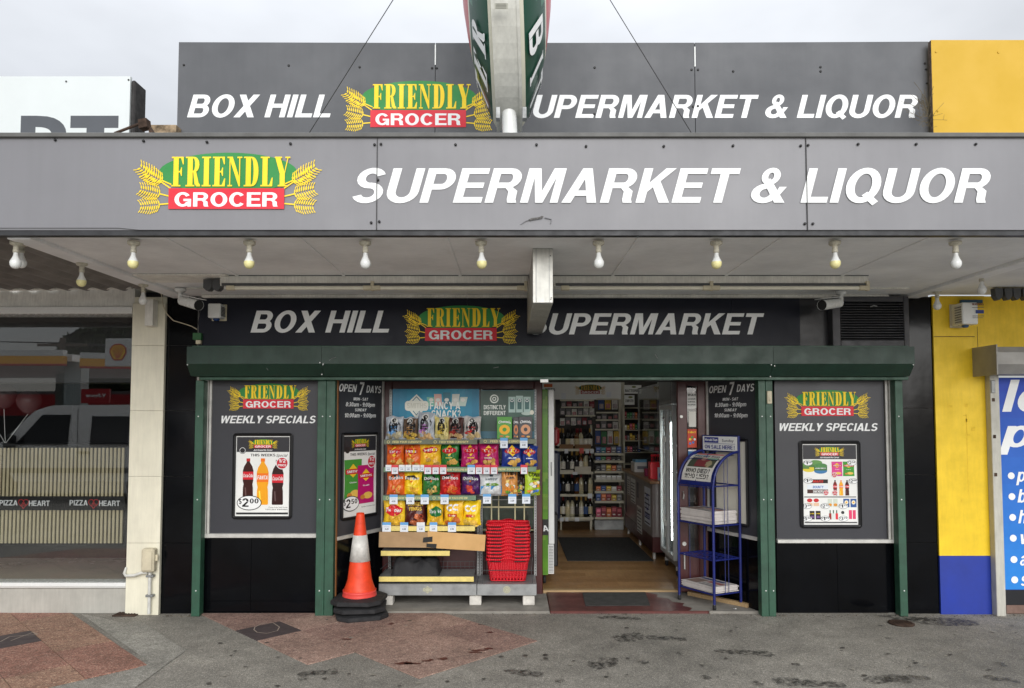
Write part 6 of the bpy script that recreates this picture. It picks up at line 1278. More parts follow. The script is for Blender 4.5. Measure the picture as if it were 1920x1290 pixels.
def tk(u0, u1, v0, v1, col=c(210, 214, 220)): P(MB().box(X(u0, YG), X(u1, YG), YG - .02, YG - .018, Z(v1, YG), Z(v0, YG)), 'price_ticket', mat('tk_%d' % int(col[0] * 999 + col[2] * 99), col, .6), gd)
for a in ((1058, 1065, 842, 850), (1097, 1104, 842, 850), (1106, 1113, 842, 850), (1073, 1082, 885, 890), (1101, 1109, 925, 934), (1049, 1056, 970, 977), (1059, 1065, 970, 977), (1077, 1085, 970, 977), (1052, 1061, 737, 748), (1137, 1146, 735, 745)): tk(*a)
tk(1086, 1094, 840, 850, c(196, 80, 70))
def carton_s(x0, x1, y, z0, z1, col, lab, name='small_carton', cat='packet', grp='small cartons on the back shelves', d=.06, detail=None):
    t = T(name, lab, cat, ((x0 + x1) / 2, y, z0), 0, grp)
    P(MB().box(x0, x1, y, y + d, z0, z1, .002, col), 'carton', M_['attr_plastic'], t)
    q = Cv(O=(x0, y, z0)); w, h = x1 - x0, z1 - z0; q.rect(w * .12, h * .55, w * .88, h * .85, detail or tuple(min(1, v * 2 + .1) for v in col)); q.rect(w * .2, h * .2, w * .7, h * .3, c(220, 218, 210)); q.done('carton_print', t)
    return t
names_ = {'blue': c(40, 70, 130), 'teal': c(30, 100, 110), 'dark red': c(130, 30, 44), 'white': c(206, 206, 200), 'grey': c(110, 110, 112), 'yellow': c(196, 160, 50), 'orange': c(190, 100, 50), 'green': c(40, 110, 60), 'pink': c(190, 80, 110), 'black': c(30, 30, 32)}
for ri, v in enumerate(rowsR):
    z = sh(gxm + .01, gx1, v); n_ = 5; w_ = (gx1 - gxm - .05)
    pal = (('blue', 'teal', 'dark red', 'grey', 'blue'), ('blue', 'green', 'dark red', 'black', 'black'), ('black', 'grey', 'yellow', 'orange', 'grey'), ('white',) * 5, ('orange', 'blue', 'yellow', 'white', 'dark red'), ('blue', 'orange', 'dark red', 'yellow', 'grey'), ('pink', 'dark red', 'orange', 'dark red', 'dark red'))[ri]
    hh = (.10, .07, .10, .08, .08, .11, .16)[ri]
    for i in range(n_):
        x0 = gxm + .03 + w_ * i / n_
        carton_s(x0 + .003, x0 + w_ / n_ - .003, YG + .02, z + .001, z + hh * rn.uniform(.85, 1.05), names_[pal[i]], '%s packet, %s from the left on the %s narrow shelf right of the wine' % (pal[i], ORD[i], ORD[ri]))
P(MB().box(gxm + .01, gx1, YG + .02, YG + .38, .03, .17), 'base_plinth', M_['galv'], gd)
# hanging packets above
hang = ((752, 764, 1052, 1116, 6, ('grey', 'dark red', 'black', 'grey', 'white', 'dark red')), (766, 779, 1050, 1116, 6, ('grey', 'grey', 'white', 'grey', 'white', 'white')), (783, 797, 1050, 1112, 6, ('white', 'grey', 'white', 'grey', 'dark red', 'black')),
        (750, 768, 1122, 1160, 3, ('blue', 'yellow', 'white')), (776, 786, 1118, 1160, 4, ('black', 'grey', 'black', 'grey')), (790, 804, 1116, 1160, 4, ('black', 'grey', 'black', 'white')), (808, 833, 1116, 1162, 4, ('blue', 'green', 'white', 'yellow')))
for ri, (v0, v1, u0, u1, n_, pal) in enumerate(hang):
    for i in range(n_):
        a = X(u0 + (u1 - u0) * i / n_, YG + .2); b = X(u0 + (u1 - u0) * (i + .86) / n_, YG + .2); dz = rn.uniform(-.01, .01)
        t = T('hanging_packet', '%s packet, %s from the left in the %s hanging row above the shelves' % (pal[i], ORD[i], ORD[ri]), 'packet', ((a + b) / 2, YG + .2, Z(v1, YG + .2)), 0, 'packets hanging on hooks at the back of the shop')
        z0, z1 = Z(v1, YG + .2) + dz, Z(v0, YG + .2) + dz
        P(MB().box(a, b, YG + .2, YG + .203, z0, z1), 'backing_card', mat('card_' + pal[i].replace(' ', '_'), names_[pal[i]], .5, nz=(70, .6, 1.3)), t)
        P(MB().box(a + (b - a) * .15, b - (b - a) * .15, YG + .18, YG + .2, z0 + (z1 - z0) * .1, z0 + (z1 - z0) * .6, .004), 'blister', mat('blister_' + rn.choice('ab'), rn.choice((c(150, 140, 140), c(150, 90, 90))), .3, nz=(60, .6, 1.3)), t)
for v, u0, u1 in ((751, 1050, 1114), (764, 1052, 1110), (780, 1060, 1116), (749, 1118, 1160), (774, 1118, 1162), (788, 1117, 1162), (806, 1116, 1162)):
    m = MB(); m.box(X(u0, YG + .17), X(u1, YG + .17), YG + .16, YG + .17, Z(v, YG + .17) - .008, Z(v, YG + .17) + .014); P(m, 'hook_rail', M_['shelf_cream'], gd)
# shelving beyond with batteries sign
g2 = T('side_shelving', 'narrow white shelving below the batteries sign behind the counter', 'shelving', (1.9, 11.6, 0))
Yb = 11.5
P(MB().box(X(1172, Yb), X(1240, Yb), Yb + .3, Yb + .33, 0, 2.3), 'back_panel', M_['back_dark'], g2)
for v in (764, 785, 806, 826, 848, 870): P(MB().box(X(1170, Yb), X(1240, Yb), Yb, Yb + .3, Z(v, Yb) - .012, Z(v, Yb)), 'shelf', M_['shelf_cream'], g2)
P(MB().box(X(1168, Yb), X(1171, Yb), Yb - .02, Yb + .3, 0, 2.3), 'upright', M_['shelf_cream'], g2)
for v in (785, 806, 826, 848):
    for i in range(6):
        col = rn.choice(list(names_)); x0 = X(1171.5 + i * 5, Yb); carton_s(x0, x0 + .035, Yb + .03, Z(v, Yb) + .001, Z(v - rn.uniform(9, 14), Yb), names_[col], '%s item, %s from left, side shelf %s down, below the batteries sign' % (col, ORD[i], ORD[(785, 806, 826, 848).index(v)]), 'boxed_item', 'packet', 'items on the side shelves')
for v0, v1, u0, u1, t_ in ((722, 738, 1171, 1203, 'BATTERIES'), (741, 759, 1171, 1190, 'COMPUTER')):
    sg = T('shelf_sign', 'white shelf sign reading %s at the back right of the shop' % t_.lower(), 'sign', (X(u0, Yb - .1), Yb - .1, Z(v1, Yb)))
    P(MB().box(X(u0, Yb - .1), X(u1, Yb - .1), Yb - .1, Yb - .08, Z(v1, Yb - .1), Z(v0, Yb - .1)), 'board', M_['opal_white'], sg)
    q = Cv(O=(0, Yb - .1, 0)); ptext(q, t_, u0 + 1.5, u1 - 2, v0 + 13, v0 + 8, BLK, Yb - .1, bold=.05); q.ell(X((u0 + u1) / 2, Yb), Z(v0 + 4, Yb), .035, .015, c(110, 120, 60)); q.done('lettering', sg)
sg = T('shelf_sign', 'white and orange wines sign above the green drinks fridge', 'sign', (X(1028, 9), 9, 2))
P(MB().box(X(1016, 9), X(1043, 9), 9, 9.02, Z(735, 9), Z(716, 9)), 'board', M_['opal_white'], sg)
q = Cv(O=(0, 9, 0)); q.rect(X(1020, 9), Z(726, 9), X(1036, 9), Z(720, 9), c(206, 100, 50)); ptext(q, 'WINES', 1022, 1041, 733, 728, BLK, 9, bold=.05); q.done('lettering', sg)
# counter
ct = T('shop_counter', 'long service counter with wooden top and notices taped to its side', 'counter', (1.9, 9.6, .03))
P(MB().box(1.66, 2.3, 8.65, 10.75, .30, .93, .004).box(1.665, 1.67, 8.66, 10.74, .3, .32), 'side_panel', mat('counter_grey', c(118, 110, 108), .35, 0, nz=(3, .85, 1.1)), ct)
P(MB().box(1.66, 2.3, 8.65, 10.75, .12, .30, .004), 'kickboard', M_['red_timber'], ct)
P(MB().box(1.63, 2.34, 8.6, 10.8, .93, .965, .006), 'countertop', mat('counter_top', c(140, 104, 70), .4, 0, streak=(5, .8, 1.15, (10, 1, 1))), ct)
for y in (8.75, 9.7, 10.65): P(MB().tube([(1.70, y, .03), (1.70, y, .12)], .02, 8), 'leg', M_['silver'], ct)
q = Cv(O=(1.66, 10.75, 0), U=(0, -1, 0))
for y0, y1, z0, z1, col in ((.25, .5, .62, .88, c(206, 206, 204)), (.55, .95, .55, .88, c(214, 214, 212)), (1.05, 1.2, .66, .86, c(90, 92, 98)), (1.05, 1.42, .22, .56, c(220, 220, 214)), (1.6, 2.0, .40, .86, c(206, 210, 220)), (.1, .2, .35, .9, c(60, 80, 96))):
    q.k = 0; q.rect(y0, z0, y1, z1, col); q.k = 1
    if z1 - z0 > .2:
        for r_ in range(7): q.rect(y0 + .03, z0 + (z1 - z0) * (r_ + .35) / 8, y1 - .04 - .05 * (r_ % 2), z0 + (z1 - z0) * (r_ + .65) / 8, c(60, 62, 70))
q.k = 2; q.text('PLEASE', 1.08, .50, .035, BLK, w=.3, bold=.05); q.ring(1.8, .68, .1, .1, .02, c(40, 50, 130)); q.text('OPEN', 1.64, .48, .06, c(40, 50, 130), w=.32, rot=0); q.done('notice', ct)
def simple(name, lab, cat, mb, m='attr_plastic'): return tag(P(mb, name, M_[m]), lab, cat)
simple('counter_box', 'white display box on the counter behind the red stand', 'box', MB().box(1.68, 1.98, 10.0, 10.3, .966, 1.10, .004, c(206, 206, 204)).box(1.70, 1.9, 10.02, 10.28, 1.10, 1.13, .002, c(90, 150, 190)).box(1.72, 1.95, 9.996, 9.999, 1.01, 1.05, 0, c(110, 110, 120)))
t = T('sweets_stand', 'red counter stand holding red lollipops', 'display stand', (1.78, 8.9, .966))
P(MB().box(1.68, 1.86, 8.85, 9.0, .966, 1.17, .004), 'stand_box', M_['red_plastic'], t)
for i in range(7): x, y = 1.70 + .025 * i, 8.9 + .02 * (i % 3); P(MB().tube([(x, y, 1.16), (x + .01, y, 1.24)], .002, 5).lathe([(0, 0), (.012, .004), (.016, .016), (.012, .028), (0, .032)], (x + .01, y, 1.235), 10), 'lollipop', M_['red_plastic'], t)
simple('snack_pouch', 'blue and white pouch at the near end of the counter', 'packet', MB().box(1.74, 1.83, 8.68, 8.72, .966, 1.12, .004, c(190, 206, 220)).box(1.75, 1.82, 8.676, 8.679, 1.0, 1.05, 0, c(40, 110, 190)))
simple('pink_box', 'small dark pink box on the counter left of the red stand', 'box', MB().box(1.70, 1.80, 9.3, 9.4, .966, 1.06, .004, c(150, 40, 80)))
t = T('till_screen', 'black till screen standing on the counter', 'screen', (2.0, 9.6, .966)); P(MB().box(1.9, 2.2, 9.6, 9.63, 1.06, 1.36, .006), 'display', M_['black'], t); P(MB().box(2.0, 2.1, 9.6, 9.7, .966, 1.07, .004), 'base', M_['black'], t)
t = T('card_terminals', 'cluster of dark card terminals on the counter beside the till', 'terminal', (1.85, 10.0, .966))
for i in range(4): x = 1.84 + .05 * i; P(MB().box(x, x + .035, 9.9 + .05 * i, 9.95 + .05 * i, .966, 1.16 + .03 * (i % 2), .004), 'terminal', M_['black'], t)
t = T('plastic_screen', 'clear plastic sneeze screen hanging above the counter', 'screen', (2.0, 9.6, 1.3))
P(MB().box(1.83, 1.834, 8.75, 10.5, 1.28, 2.12).box(1.84, 2.3, 8.74, 8.744, 1.3, 2.1), 'sheet', M_['perspex'], t)
P(MB().box(1.825, 1.84, 8.74, 10.51, 2.12, 2.14).box(1.825, 1.84, 8.74, 10.51, 1.265, 1.28).box(1.825, 1.84, 8.735, 8.75, 1.265, 2.14).box(1.825, 1.84, 10.5, 10.515, 1.265, 2.14), 'edge_frame', M_['galv'], t)
P(MB().box(1.836, 1.838, 9.2, 9.9, 1.36, 1.56), 'poster', mat('green_poster', c(40, 110, 80), .5, nz=(20, .7, 1.3)), t)
# tobacco / goods wall behind the counter
g3 = T('counter_shelving', 'dim shelving with small goods on the wall behind the counter', 'shelving', (2.75, 9.6, 0))
P(MB().box(2.9, 2.95, 8.4, 11.4, 0, 2.4), 'back_panel', M_['back_dark'], g3)
for z in (1.0, 1.25, 1.5, 1.75, 2.0): P(MB().box(2.7, 2.9, 8.4, 11.4, z - .012, z), 'shelf', M_['shelf_cream'], g3)
gm_ = MB()
for z in (1.0, 1.25, 1.5, 1.75):
    y = 8.5
    while y < 11.2: w = rn.uniform(.05, .12); gm_.box(2.72, 2.8, y, y + w - .01, z + .001, z + rn.uniform(.1, .2), 0, names_[rn.choice(list(names_))]); y += w
P(gm_, 'shelf_goods', M_['attr_plastic'], g3, kind='stuff')
# glass door fridge
gf = T('glass_fridge', 'tall glass door drinks fridge with a lit white tube just inside the entrance', 'fridge', (2.0, 8.05, .03))
fx, fy0, fy1 = 1.705, 7.72, 8.42
P(MB().box(2.25, 2.3, fy0, fy1, .12, 2.2).box(fx + .05, 2.25, fy1 - .03, fy1, .12, 2.2).box(fx + .05, 2.25, fy0, fy0 + .03, .12, 2.2).box(fx + .05, 2.25, fy0, fy1, .12, .2).box(fx, 2.3, fy0, fy1, 1.86, 2.25, .006), 'cabinet', M_['galv'], gf)
P(MB().box(fx - .004, fx, fy0 + .06, fy1 - .06, 1.9, 2.2), 'header_panel', mat('fridge_head', c(96, 104, 104), .3), gf)
m = MB()
for y0, y1 in ((fy0 + .01, fy0 + .345), (fy0 + .355, fy1 - .01)): m.box(fx, fx + .04, y0, y0 + .035, .2, 1.85, .003).box(fx, fx + .04, y1 - .035, y1, .2, 1.85, .003).box(fx, fx + .04, y0 + .035, y1 - .035, .2, .25, .003).box(fx, fx + .04, y0 + .035, y1 - .035, 1.8, 1.85, .003)
P(m, 'door_frame', mat('pale_metal', c(186, 190, 190), .35, .1), gf); P(MB().box(fx + .015, fx + .02, fy0 + .04, fy1 - .04, .25, 1.8), 'door_glass', M_['glass'], gf)
P(MB().box(fx - .03, fx - .015, fy0 + .36, fy0 + .38, .55, 1.5, .004).box(fx - .02, fx, fy0 + .33, fy0 + .40, .52, .58).box(fx - .02, fx, fy0 + .33, fy0 + .40, 1.44, 1.50), 'handle', M_['silver'], gf)
P(MB().tube([(fx + .08, fy0 + .42, .35), (fx + .08, fy0 + .42, 1.66)], .012, 8), 'light_tube', mat('lit_tube', c(240, 244, 244), .4, emit=((.93, 1, .98), 12)), gf)
for z in (.5, .8, 1.1, 1.4): P(MB().box(fx + .06, 2.2, fy0 + .05, fy1 - .05, z, z + .008), 'shelf', M_['galv'], gf)
k_ = 0
for y in (7.8, 8.36):
    P(MB().lathe([(.02, -.014), (.036, -.012), (.036, .012), (.02, .014)], (fx + .06, y, .062), 16, 'X'), 'castor', M_['rubber'], gf); P(MB().box(fx + .04, fx + .08, y - .02, y + .02, .09, .125), 'castor_plate', M_['silver'], gf)
for zi, z in enumerate((.508, .808, 1.108, 1.408)):
    for yi in range(4):
        t = T('drink_bottle', 'drink bottle, %s from the doorway on the %s shelf up inside the glass fridge' % (ORD[yi], ORD[zi]), 'bottle', (fx + .22, fy0 + .1 + .15 * yi, z), 0, 'bottles in the glass fridge'); cl_ = rn.choice((c(60, 24, 20), c(200, 120, 40), c(60, 120, 60), c(190, 200, 206)))
        P(MB().lathe([(.03, 0), (.034, .01), (.034, .14), (.014, .19), (.014, .22)], (fx + .22, fy0 + .1 + .15 * yi, z), 10, col=cl_), 'body', M_['attr_plastic'], t)
# green drinks fridge seen side on
gg = T('drinks_fridge', 'bright green drinks fridge seen edge on beside the open doorway', 'fridge', (.1, 7.7, .1))
def gcol(a, b):
    n_ = noise.noise(Vector((a * 3, b * 9, 4))); k_ = .8 + .5 * n_
    return tuple(v * k_ for v in (c(96, 150, 44) if n_ > -.1 else c(130, 176, 60)))
m = MB().box(-.25, .366, 7.425, 8.0, .12, 2.0, .004, c(96, 160, 50)); P(m, 'cabinet', M_['attr_plastic'], gg)
m = MB(); m.grid(lambda a, b: (-.25 + .615 * a, 7.423, .13 + 1.86 * b), 24, 60, gcol, False); P(m, 'side_wrap', M_['gloss_print'], gg)
P(MB().box(-.25, .366, 7.42, 7.4225, .52, .68), 'black_band', M_['black'], gg)
q = Cv(O=(0, 7.42, 0)); q.text('A', .318, .56, .06, WHT, w=.045, bold=.05, shear=-.2); q.done('lettering', gg)
P(MB().box(.37, .43, 7.42, 8.0, .43, 2.0, .006), 'door', M_['opal_white'], gg)
P(MB().box(.395, .408, 7.412, 7.42, 1.12, 1.26, .003), 'handle', M_['galv'], gg)
P(MB().box(.366, .425, 7.425, 8.0, .13, .425, .003), 'vent_housing', M_['opal_white'], gg)
m = MB()
for i in range(4):
    for j in range(18): m.box(.374 + i * .012, .381 + i * .012, 7.4225, 7.425, .145 + j * .0152, .153 + j * .0152)
P(m, 'vent_holes', M_['black'], gg)
for x in (.33,): P(MB().lathe([(.02, -.014), (.04, -.012), (.04, .012), (.02, .014)], (x, 7.47, .066), 16, 'X'), 'castor', M_['rubber'], gg)
simple('navy_bag', 'navy cloth bag hanging behind the green fridge', 'bag', MB().box(.46, .57, 8.6, 8.75, .5, 1.32, .03, c(22, 26, 48))); simple('red_bag', 'small red bag hanging above the navy one behind the green fridge', 'bag', MB().box(.49, .57, 8.7, 8.8, 1.38, 1.60, .03, c(140, 26, 32)))
simple('black_crate', 'flat black folded trolley leaning behind the green fridge', 'trolley', MB().box(.46, .52, 8.3, 8.6, .03, .62, .01, c(22, 22, 24)))
for i, (x, y) in enumerate(((.9, 9.2), (.9, 11.6), (-1.2, 9.5), (2.2, 10.2))):  # unseen ceiling tubes, added to brighten the shop interior
    t = T('added_ceiling_light', 'added unseen tube light on the shop ceiling %s' % ('over the floor mat', 'over the wine shelves', 'left of the fridge', 'above the counter')[i], 'light', (x, y, 2.74), 0, 'added ceiling lights inside the shop')
    P(MB().box(x - .6, x + .6, y - .05, y + .05, 2.74, 2.779, .004), 'batten', M_['opal_white'], t); P(MB().tube([(x - .58, y, 2.725), (x + .58, y, 2.725)], .013, 8), 'tube', mat('fill_tube', c(240, 240, 235), .4, emit=((1, .97, .92), 5.5)), t)  # batten and tube of the added unseen light

# ---------------------------------------------------------------- left neighbour: pizza shop
pz = T('pizza_shop', 'neighbouring shopfront with a big glass window, slatted screen and white sign panel', 'building', (-4.5, 6.5, 0))
xl, xr = -6.9, -3.362
P(MB().box(xl, xr, 6.42, 6.62, 0, .22, .006), 'plinth', mat('plinth_grey', c(176, 174, 166), .6, 0, nz=(4, .82, 1.06), streak=(6, .88, 1.03, (6, 6, .7))), pz)
P(MB().box(xl, xr, 6.40, 6.60, .225, .262, .006).box(xl, xr, 6.39, 6.402, .24, .272, .003), 'sill', M_['opal_white'], pz)
P(MB().box(xl, xr, 6.47, 6.476, .262, 2.61), 'window_pane', M_['shop_glass'], pz)
P(MB().box(xr - .02, xr, 6.45, 6.50, .26, 2.6).box(-5.6, -5.57, 6.46, 6.49, .26, 2.6) if 0 else MB().box(xr - .018, xr, 6.45, 6.50, .26, 2.6), 'window_frame', M_['black'], pz)
P(MB().box(xl, xr, 6.38, 6.62, Z(588, 6.38), Z(575, 6.38), .003), 'head_trim', M_['opal_white'], pz)
P(MB().box(xl, xr, 6.42, 6.62, Z(575, 6.42) + .001, 2.86), 'head_panel', M_['white_old'], pz)
P(MB().tube([(xl, 6.37, Z(544, 6.37)), (-4.6, 6.37, Z(543.5, 6.37)), (xr, 6.37, Z(540, 6.37))], .012, 8), 'conduit', M_['white_old'], pz)
P(MB().box(xl, xr, 6.62, 11.5, .1, .2), 'shop_floor', mat('shop_tiles', c(150, 148, 142), .25, 0, nz=(1.5, .9, 1.1)), pz)
P(MB().box(xl, -3.1, 11.4, 11.5, 0, 3).box(xl - .1, xl, 6.5, 11.5, 0, 3).box(-3.15, -3.12, 6.76, 11.5, 0, 3).box(xl, -3.12, 6.62, 11.5, 2.8, 2.9), 'inner_wall', mat('inner_dark', c(54, 54, 58), .7), pz)
P(MB().box(xl, -3.1, 7.0, 7.3, 2.05, 2.8), 'bulkhead', mat('bulkhead', c(60, 60, 62), .6), pz)
P(MB().box(xl, -3.2, 6.48, 6.9, 2.86, 3.3), 'upper_wall', M_['shop_wall'], pz)
VX[0] = 935
sc_ = T('slatted_screen', 'pale timber slatted counter front behind the glass with a black lettered band', 'screen', (-5.2, 7.9, .2))
Ys = 7.9
P(MB().box(-6.8, X(237, Ys), Ys + .02, Ys + .4, .2, 1.4), 'counter_body', M_['black'], sc_); P(MB().box(-6.8, X(238, Ys), Ys - .02, Ys + .42, 1.4, 1.43, .004), 'top_edge', M_['black'], sc_)
b0 = P(MB().box(0, .026, Ys - .02, Ys, .36, 1.385, .002), 'slat', mat('slat_wood', c(204, 192, 156), .5, 0, streak=(7, .85, 1.1, (12, 12, .6))), sc_)
xs = X(233, Ys) - .03; i = 0
while xs > -6.8:
    o = b0 if i == 0 else b0.copy()
    if i: C.objects.link(o); o.parent = sc_
    o.location = (xs, 0, 0); xs -= .0428; i += 1
P(MB().box(-6.8, X(237, Ys), Ys - .03, Ys - .021, Z(956, Ys), Z(930, Ys), .001), 'black_band', M_['black'], sc_)
q = Cv(O=(0, Ys - .03, 0), base=.002)
for off in (0, 131, -131):
    ptext(q, 'PIZZA', 3 + off, 37 + off, 947, 937, WHT, Ys, bold=.05); ptext(q, 'HEART', 58 + off, 97 + off, 948, 938, WHT, Ys, bold=.05)
    hx, hz, s_ = X(48 + off, Ys), Z(943, Ys), .055
    pts = [(hx + s_ * .062 * 16 * math.sin(R(a)) ** 3, hz + s_ * .062 * (13 * math.cos(R(a)) - 5 * math.cos(R(2 * a)) - 2 * math.cos(R(3 * a)) - math.cos(R(4 * a)))) for a in range(0, 361, 12)]
    q.line(pts, .006, c(214, 50, 52)); q.line([(hx, hz + .022), (hx - .022, hz - .02), (hx + .022, hz - .02), (hx, hz + .022)], .005, c(214, 50, 52)); q.ell(hx, hz - .005, .006, .006, c(214, 50, 52), 8)
q.done('lettering', sc_)
P(MB().box(-6.8, X(237, Ys), Ys, Ys + .02, .2, .33), 'kickboard', M_['black'], sc_)
bln = T('balloons', 'pale pink party balloons on sticks above the slatted counter', 'balloons', (-5.5, 8.1, 1.4))
for i, (u, v, r_) in enumerate(((8, 742, .13), (55, 752, .13), (-20, 757, .13))): P(MB().lathe([(0, -r_ * 1.15), (r_ * .5, -r_ * .95), (r_ * .9, -r_ * .4), (r_, .1 * r_), (r_ * .85, r_ * .6), (r_ * .45, r_ * .92), (0, r_)], W(u, v, 8.1), 16), 'balloon', mat('balloon_pink', c(112, 96, 98), .25), bln); P(MB().tube([W(u, v, 8.1) - Vector((0, 0, r_)), W(10, 832, 8.1)], .004, 5), 'stick', M_['opal_white'], bln)
VX[0] = 200
ps2 = T('pizza_sign', 'white sign panel with large dark letters above the left shop', 'sign', (-4.5, 6.2, 3.3))
Y2 = 6.2; xe = X(243, Y2)
P(MB().box(-7.4, -5.0, Y2, Y2 + .03, 3.2, Z(143, Y2)).box(-4.998, xe, Y2, Y2 + .03, 3.2, Z(143, Y2)), 'panel', mat('sign_white', c(206, 212, 212), .4, 0, nz=(2, .96, 1.03)), ps2)
P(MB().box(xe + .002, xe + .04, Y2 + .01, Y2 + .2, 3.2, Z(149, Y2), .01), 'end_channel', M_['rust'] if 0 else mat('channel_dark', c(38, 36, 36), .7, 0, nz=(20, .6, 1.6)), ps2)
q = Cv(O=(0, Y2, 0)); zc = Z(217, Y2); hh = .52; dk = c(74, 78, 84)
xR0, xR1, xT0, xT1 = X(40, Y2), X(128, Y2), X(133, Y2), X(223, Y2); wd = .155
q.rect(xT0, zc - wd * .7, xT1, zc, dk); q.rect((xT0 + xT1) / 2 - wd / 2 + .01, zc - hh, (xT0 + xT1) / 2 + wd / 2 + .01, zc - wd * .7, dk)
q.rect(xR0, zc - hh, xR0 + .13, zc, dk); p_, f_ = half_bowl(0, .27, 0, .32, .13, .1, 12); q.fill([(xR0 + .13 + a, zc - .32 + b) for a, b in p_], f_, dk); q.poly([(xR0 + .18, zc - .32), (xR0 + .30, zc - .32), (xR0 + .42, zc - hh), (xR0 + .27, zc - hh)], dk)
q.done('lettering', ps2)
for u, v in ((123, 153), (240, 150)): P(MB().lathe([(.008, 0), (.008, -.005)], (X(u, Y2), Y2, Z(v, Y2)), 8, 'Y'), 'screw', M_['black'], ps2)
rs2 = T('roof_bracket', 'rusty steel bracket and pipe between the white sign and the grey sign', 'bracket', (-3.1, 6.2, 3.9))
P(MB().tube([W(215, 250, 6.1), W(262, 232, 6.1)], .012, 8), 'pipe', M_['rust'], rs2); P(MB().obox(W(260, 240, 6.08), (.07, 0, .015), (0, .08, 0), (-.01, 0, .075)), 'clamp', M_['rust'], rs2); P(MB().obox(W(272, 236, 6.12), (.05, 0, -.07), (0, .05, 0), (.02, 0, .02)), 'arm', M_['rust'], rs2)
P(MB().box(X(280, 6.3), X(331, 6.3), 6.3, 6.42, 3.3, Z(234, 6.3)), 'parapet_cap', mat('rusty_cap', c(150, 130, 104), .85, 0, nz=(16, .3, 1.3), bump=(30, .5)), rs2)
VX[0] = 785
# corrugated soffit
m = MB()
m.grid(lambda a, b: (-7.2 + 4.17 * a, 4.26 + 2.14 * b, 2.85 + .016 * math.sin(a * 4.17 / .165 * 2 * math.pi)), 240, 1, None, True)
P(m, 'corrugated_sheet', M_['corrugated'], pz); P(MB().box(-7.2, -3.03, 4.24, 4.3, 2.8, 3.25).box(-3.03, -3.01, 4.3, 6.4, 2.80, 2.9), 'soffit_frame', M_['galv'], pz)
P(MB().tube([(-3.02, 4.4, 2.80), (-3.03, 5.2, 2.80), (-3.02, 6.35, 2.80)], .007, 6), 'lighting_cable', M_['black'], pz)
# ---------------------------------------------------------------- right neighbour: yellow shop
ys_ = T('yellow_shop', 'neighbouring shop painted yellow with a dark blue base and grey roller box', 'building', (4.5, 6.4, 0))
Y4 = 6.40
P(MB().box(X(1754, Y4) + .002, X(1852, Y4), Y4, Y4 + .3, Z(1042, Y4), 2.79), 'wall', M_['yellow_wall'], ys_); P(MB().box(X(1754, Y4) + .002, X(1853, Y4), Y4 - .001, Y4 + .3, 0, Z(1042, Y4) - .001), 'base', M_['blue_paint'], ys_)
P(MB().box(X(1852, Y4) + .002, 6.6, Y4 + .02, Y4 + .32, Z(665, Y4) - .1, 2.79), 'upper_wall', M_['yellow_wall'], ys_)
P(MB().box(X(1755, Y4), X(1832, Y4), Y4 - .001, Y4 + .001, Z(632, Y4), Z(630.5, Y4)).box(X(1837, Y4), X(1838, Y4), Y4 - .001, Y4, Z(655, Y4), Z(612, Y4)), 'joint', mat('joint_brown', c(120, 96, 40), .8), ys_)
for a, b, c2, d_ in ((1811, 776, 1812.5, 928), (1806, 778, 1812, 779.5), (1777, 760, 1786, 764), (1809, 757, 1815, 763), (1810, 785, 1815, 791), (1820, 800, 1828, 808), (1812, 814, 1818, 817), (1797, 935, 1800, 942)):
    P(MB().box(X(a, Y4), X(c2, Y4), Y4 - .0006, Y4 + .001, Z(d_, Y4), Z(b, Y4)), 'paint_mark', M_['wall_mark'], ys_)
xb = 4.085
P(MB().prism([(xb, 6.42, 2.31), (xb, 6.14, 2.31), (xb, 6.10, 2.26), (xb, 6.10, 2.16), (xb, 6.16, 2.08), (xb, 6.42, 2.08)], (2.6, 0, 0)).box(xb - .012, xb, 6.08, 6.42, 2.07, 2.325, .002), 'roller_box', mat('roller_grey', c(152, 150, 146), .45, .2, nz=(5, .85, 1.1)), ys_)
P(MB().box(X(1857, 6.34), X(1874, 6.34), 6.33, 6.40, 0, 2.08, .004), 'guide_rail', mat('guide_pale', c(190, 188, 178), .5, 0, nz=(6, .85, 1.06), streak=(8, .86, 1.05, (6, 6, 1))), ys_)
P(MB().box(X(1859, 6.33), X(1867, 6.33), 6.318, 6.33, Z(737, 6.33), Z(713, 6.33), .004), 'lock', M_['galv'], ys_)
for z in (1.85, 1.53, 1.2): P(MB().box(X(1861, 6.33), X(1866, 6.33), 6.326, 6.33, z, z + .03), 'fixing', M_['rust'], ys_)
P(MB().box(X(1874, Y4), 6.6, Y4 + .02, Y4 + .1, 0, .14), 'brick_base', mat('brick_base', c(118, 96, 86), .8, 0, nz=(8, .8, 1.1)), ys_)
for r_ in range(1):
    for i in range(6): P(MB().box(X(1876, Y4) + i * .235, X(1876, Y4) + i * .235 + .228, Y4 + .0, Y4 + .03, .005, .078, .003), 'brick', mat('brick', c(122, 98, 88), .8, 0, nz=(12, .75, 1.15)), ys_)
P(MB().box(X(1874, Y4), 6.6, Y4 + .0, Y4 + .05, .082, Z(1105, Y4)), 'dark_base', M_['black_paint'], ys_)
bs = T('blue_sign', 'bright blue window sign with large white italic lettering at the right edge', 'sign', (X(1900, 6.4), 6.38, .2))
P(MB().box(X(1866, 6.4), 6.6, 6.392, 6.41, Z(1106, 6.39), Z(708, 6.39)), 'panel', mat('sign_blue', c(20, 84, 196), .3), bs)
q = Cv(O=(0, 6.39, 0), base=.002)
n_ = 16
for i in range(n_): q.rect(X(1867, 6.39), Z(1105 - 396 * i / n_, 6.39), 6.6, Z(1105 - 396 * (i + 1) / n_, 6.39), tuple(a + (b - a) * i / n_ for a, b in zip(c(24, 128, 214), c(30, 60, 172))))
q.k = 1
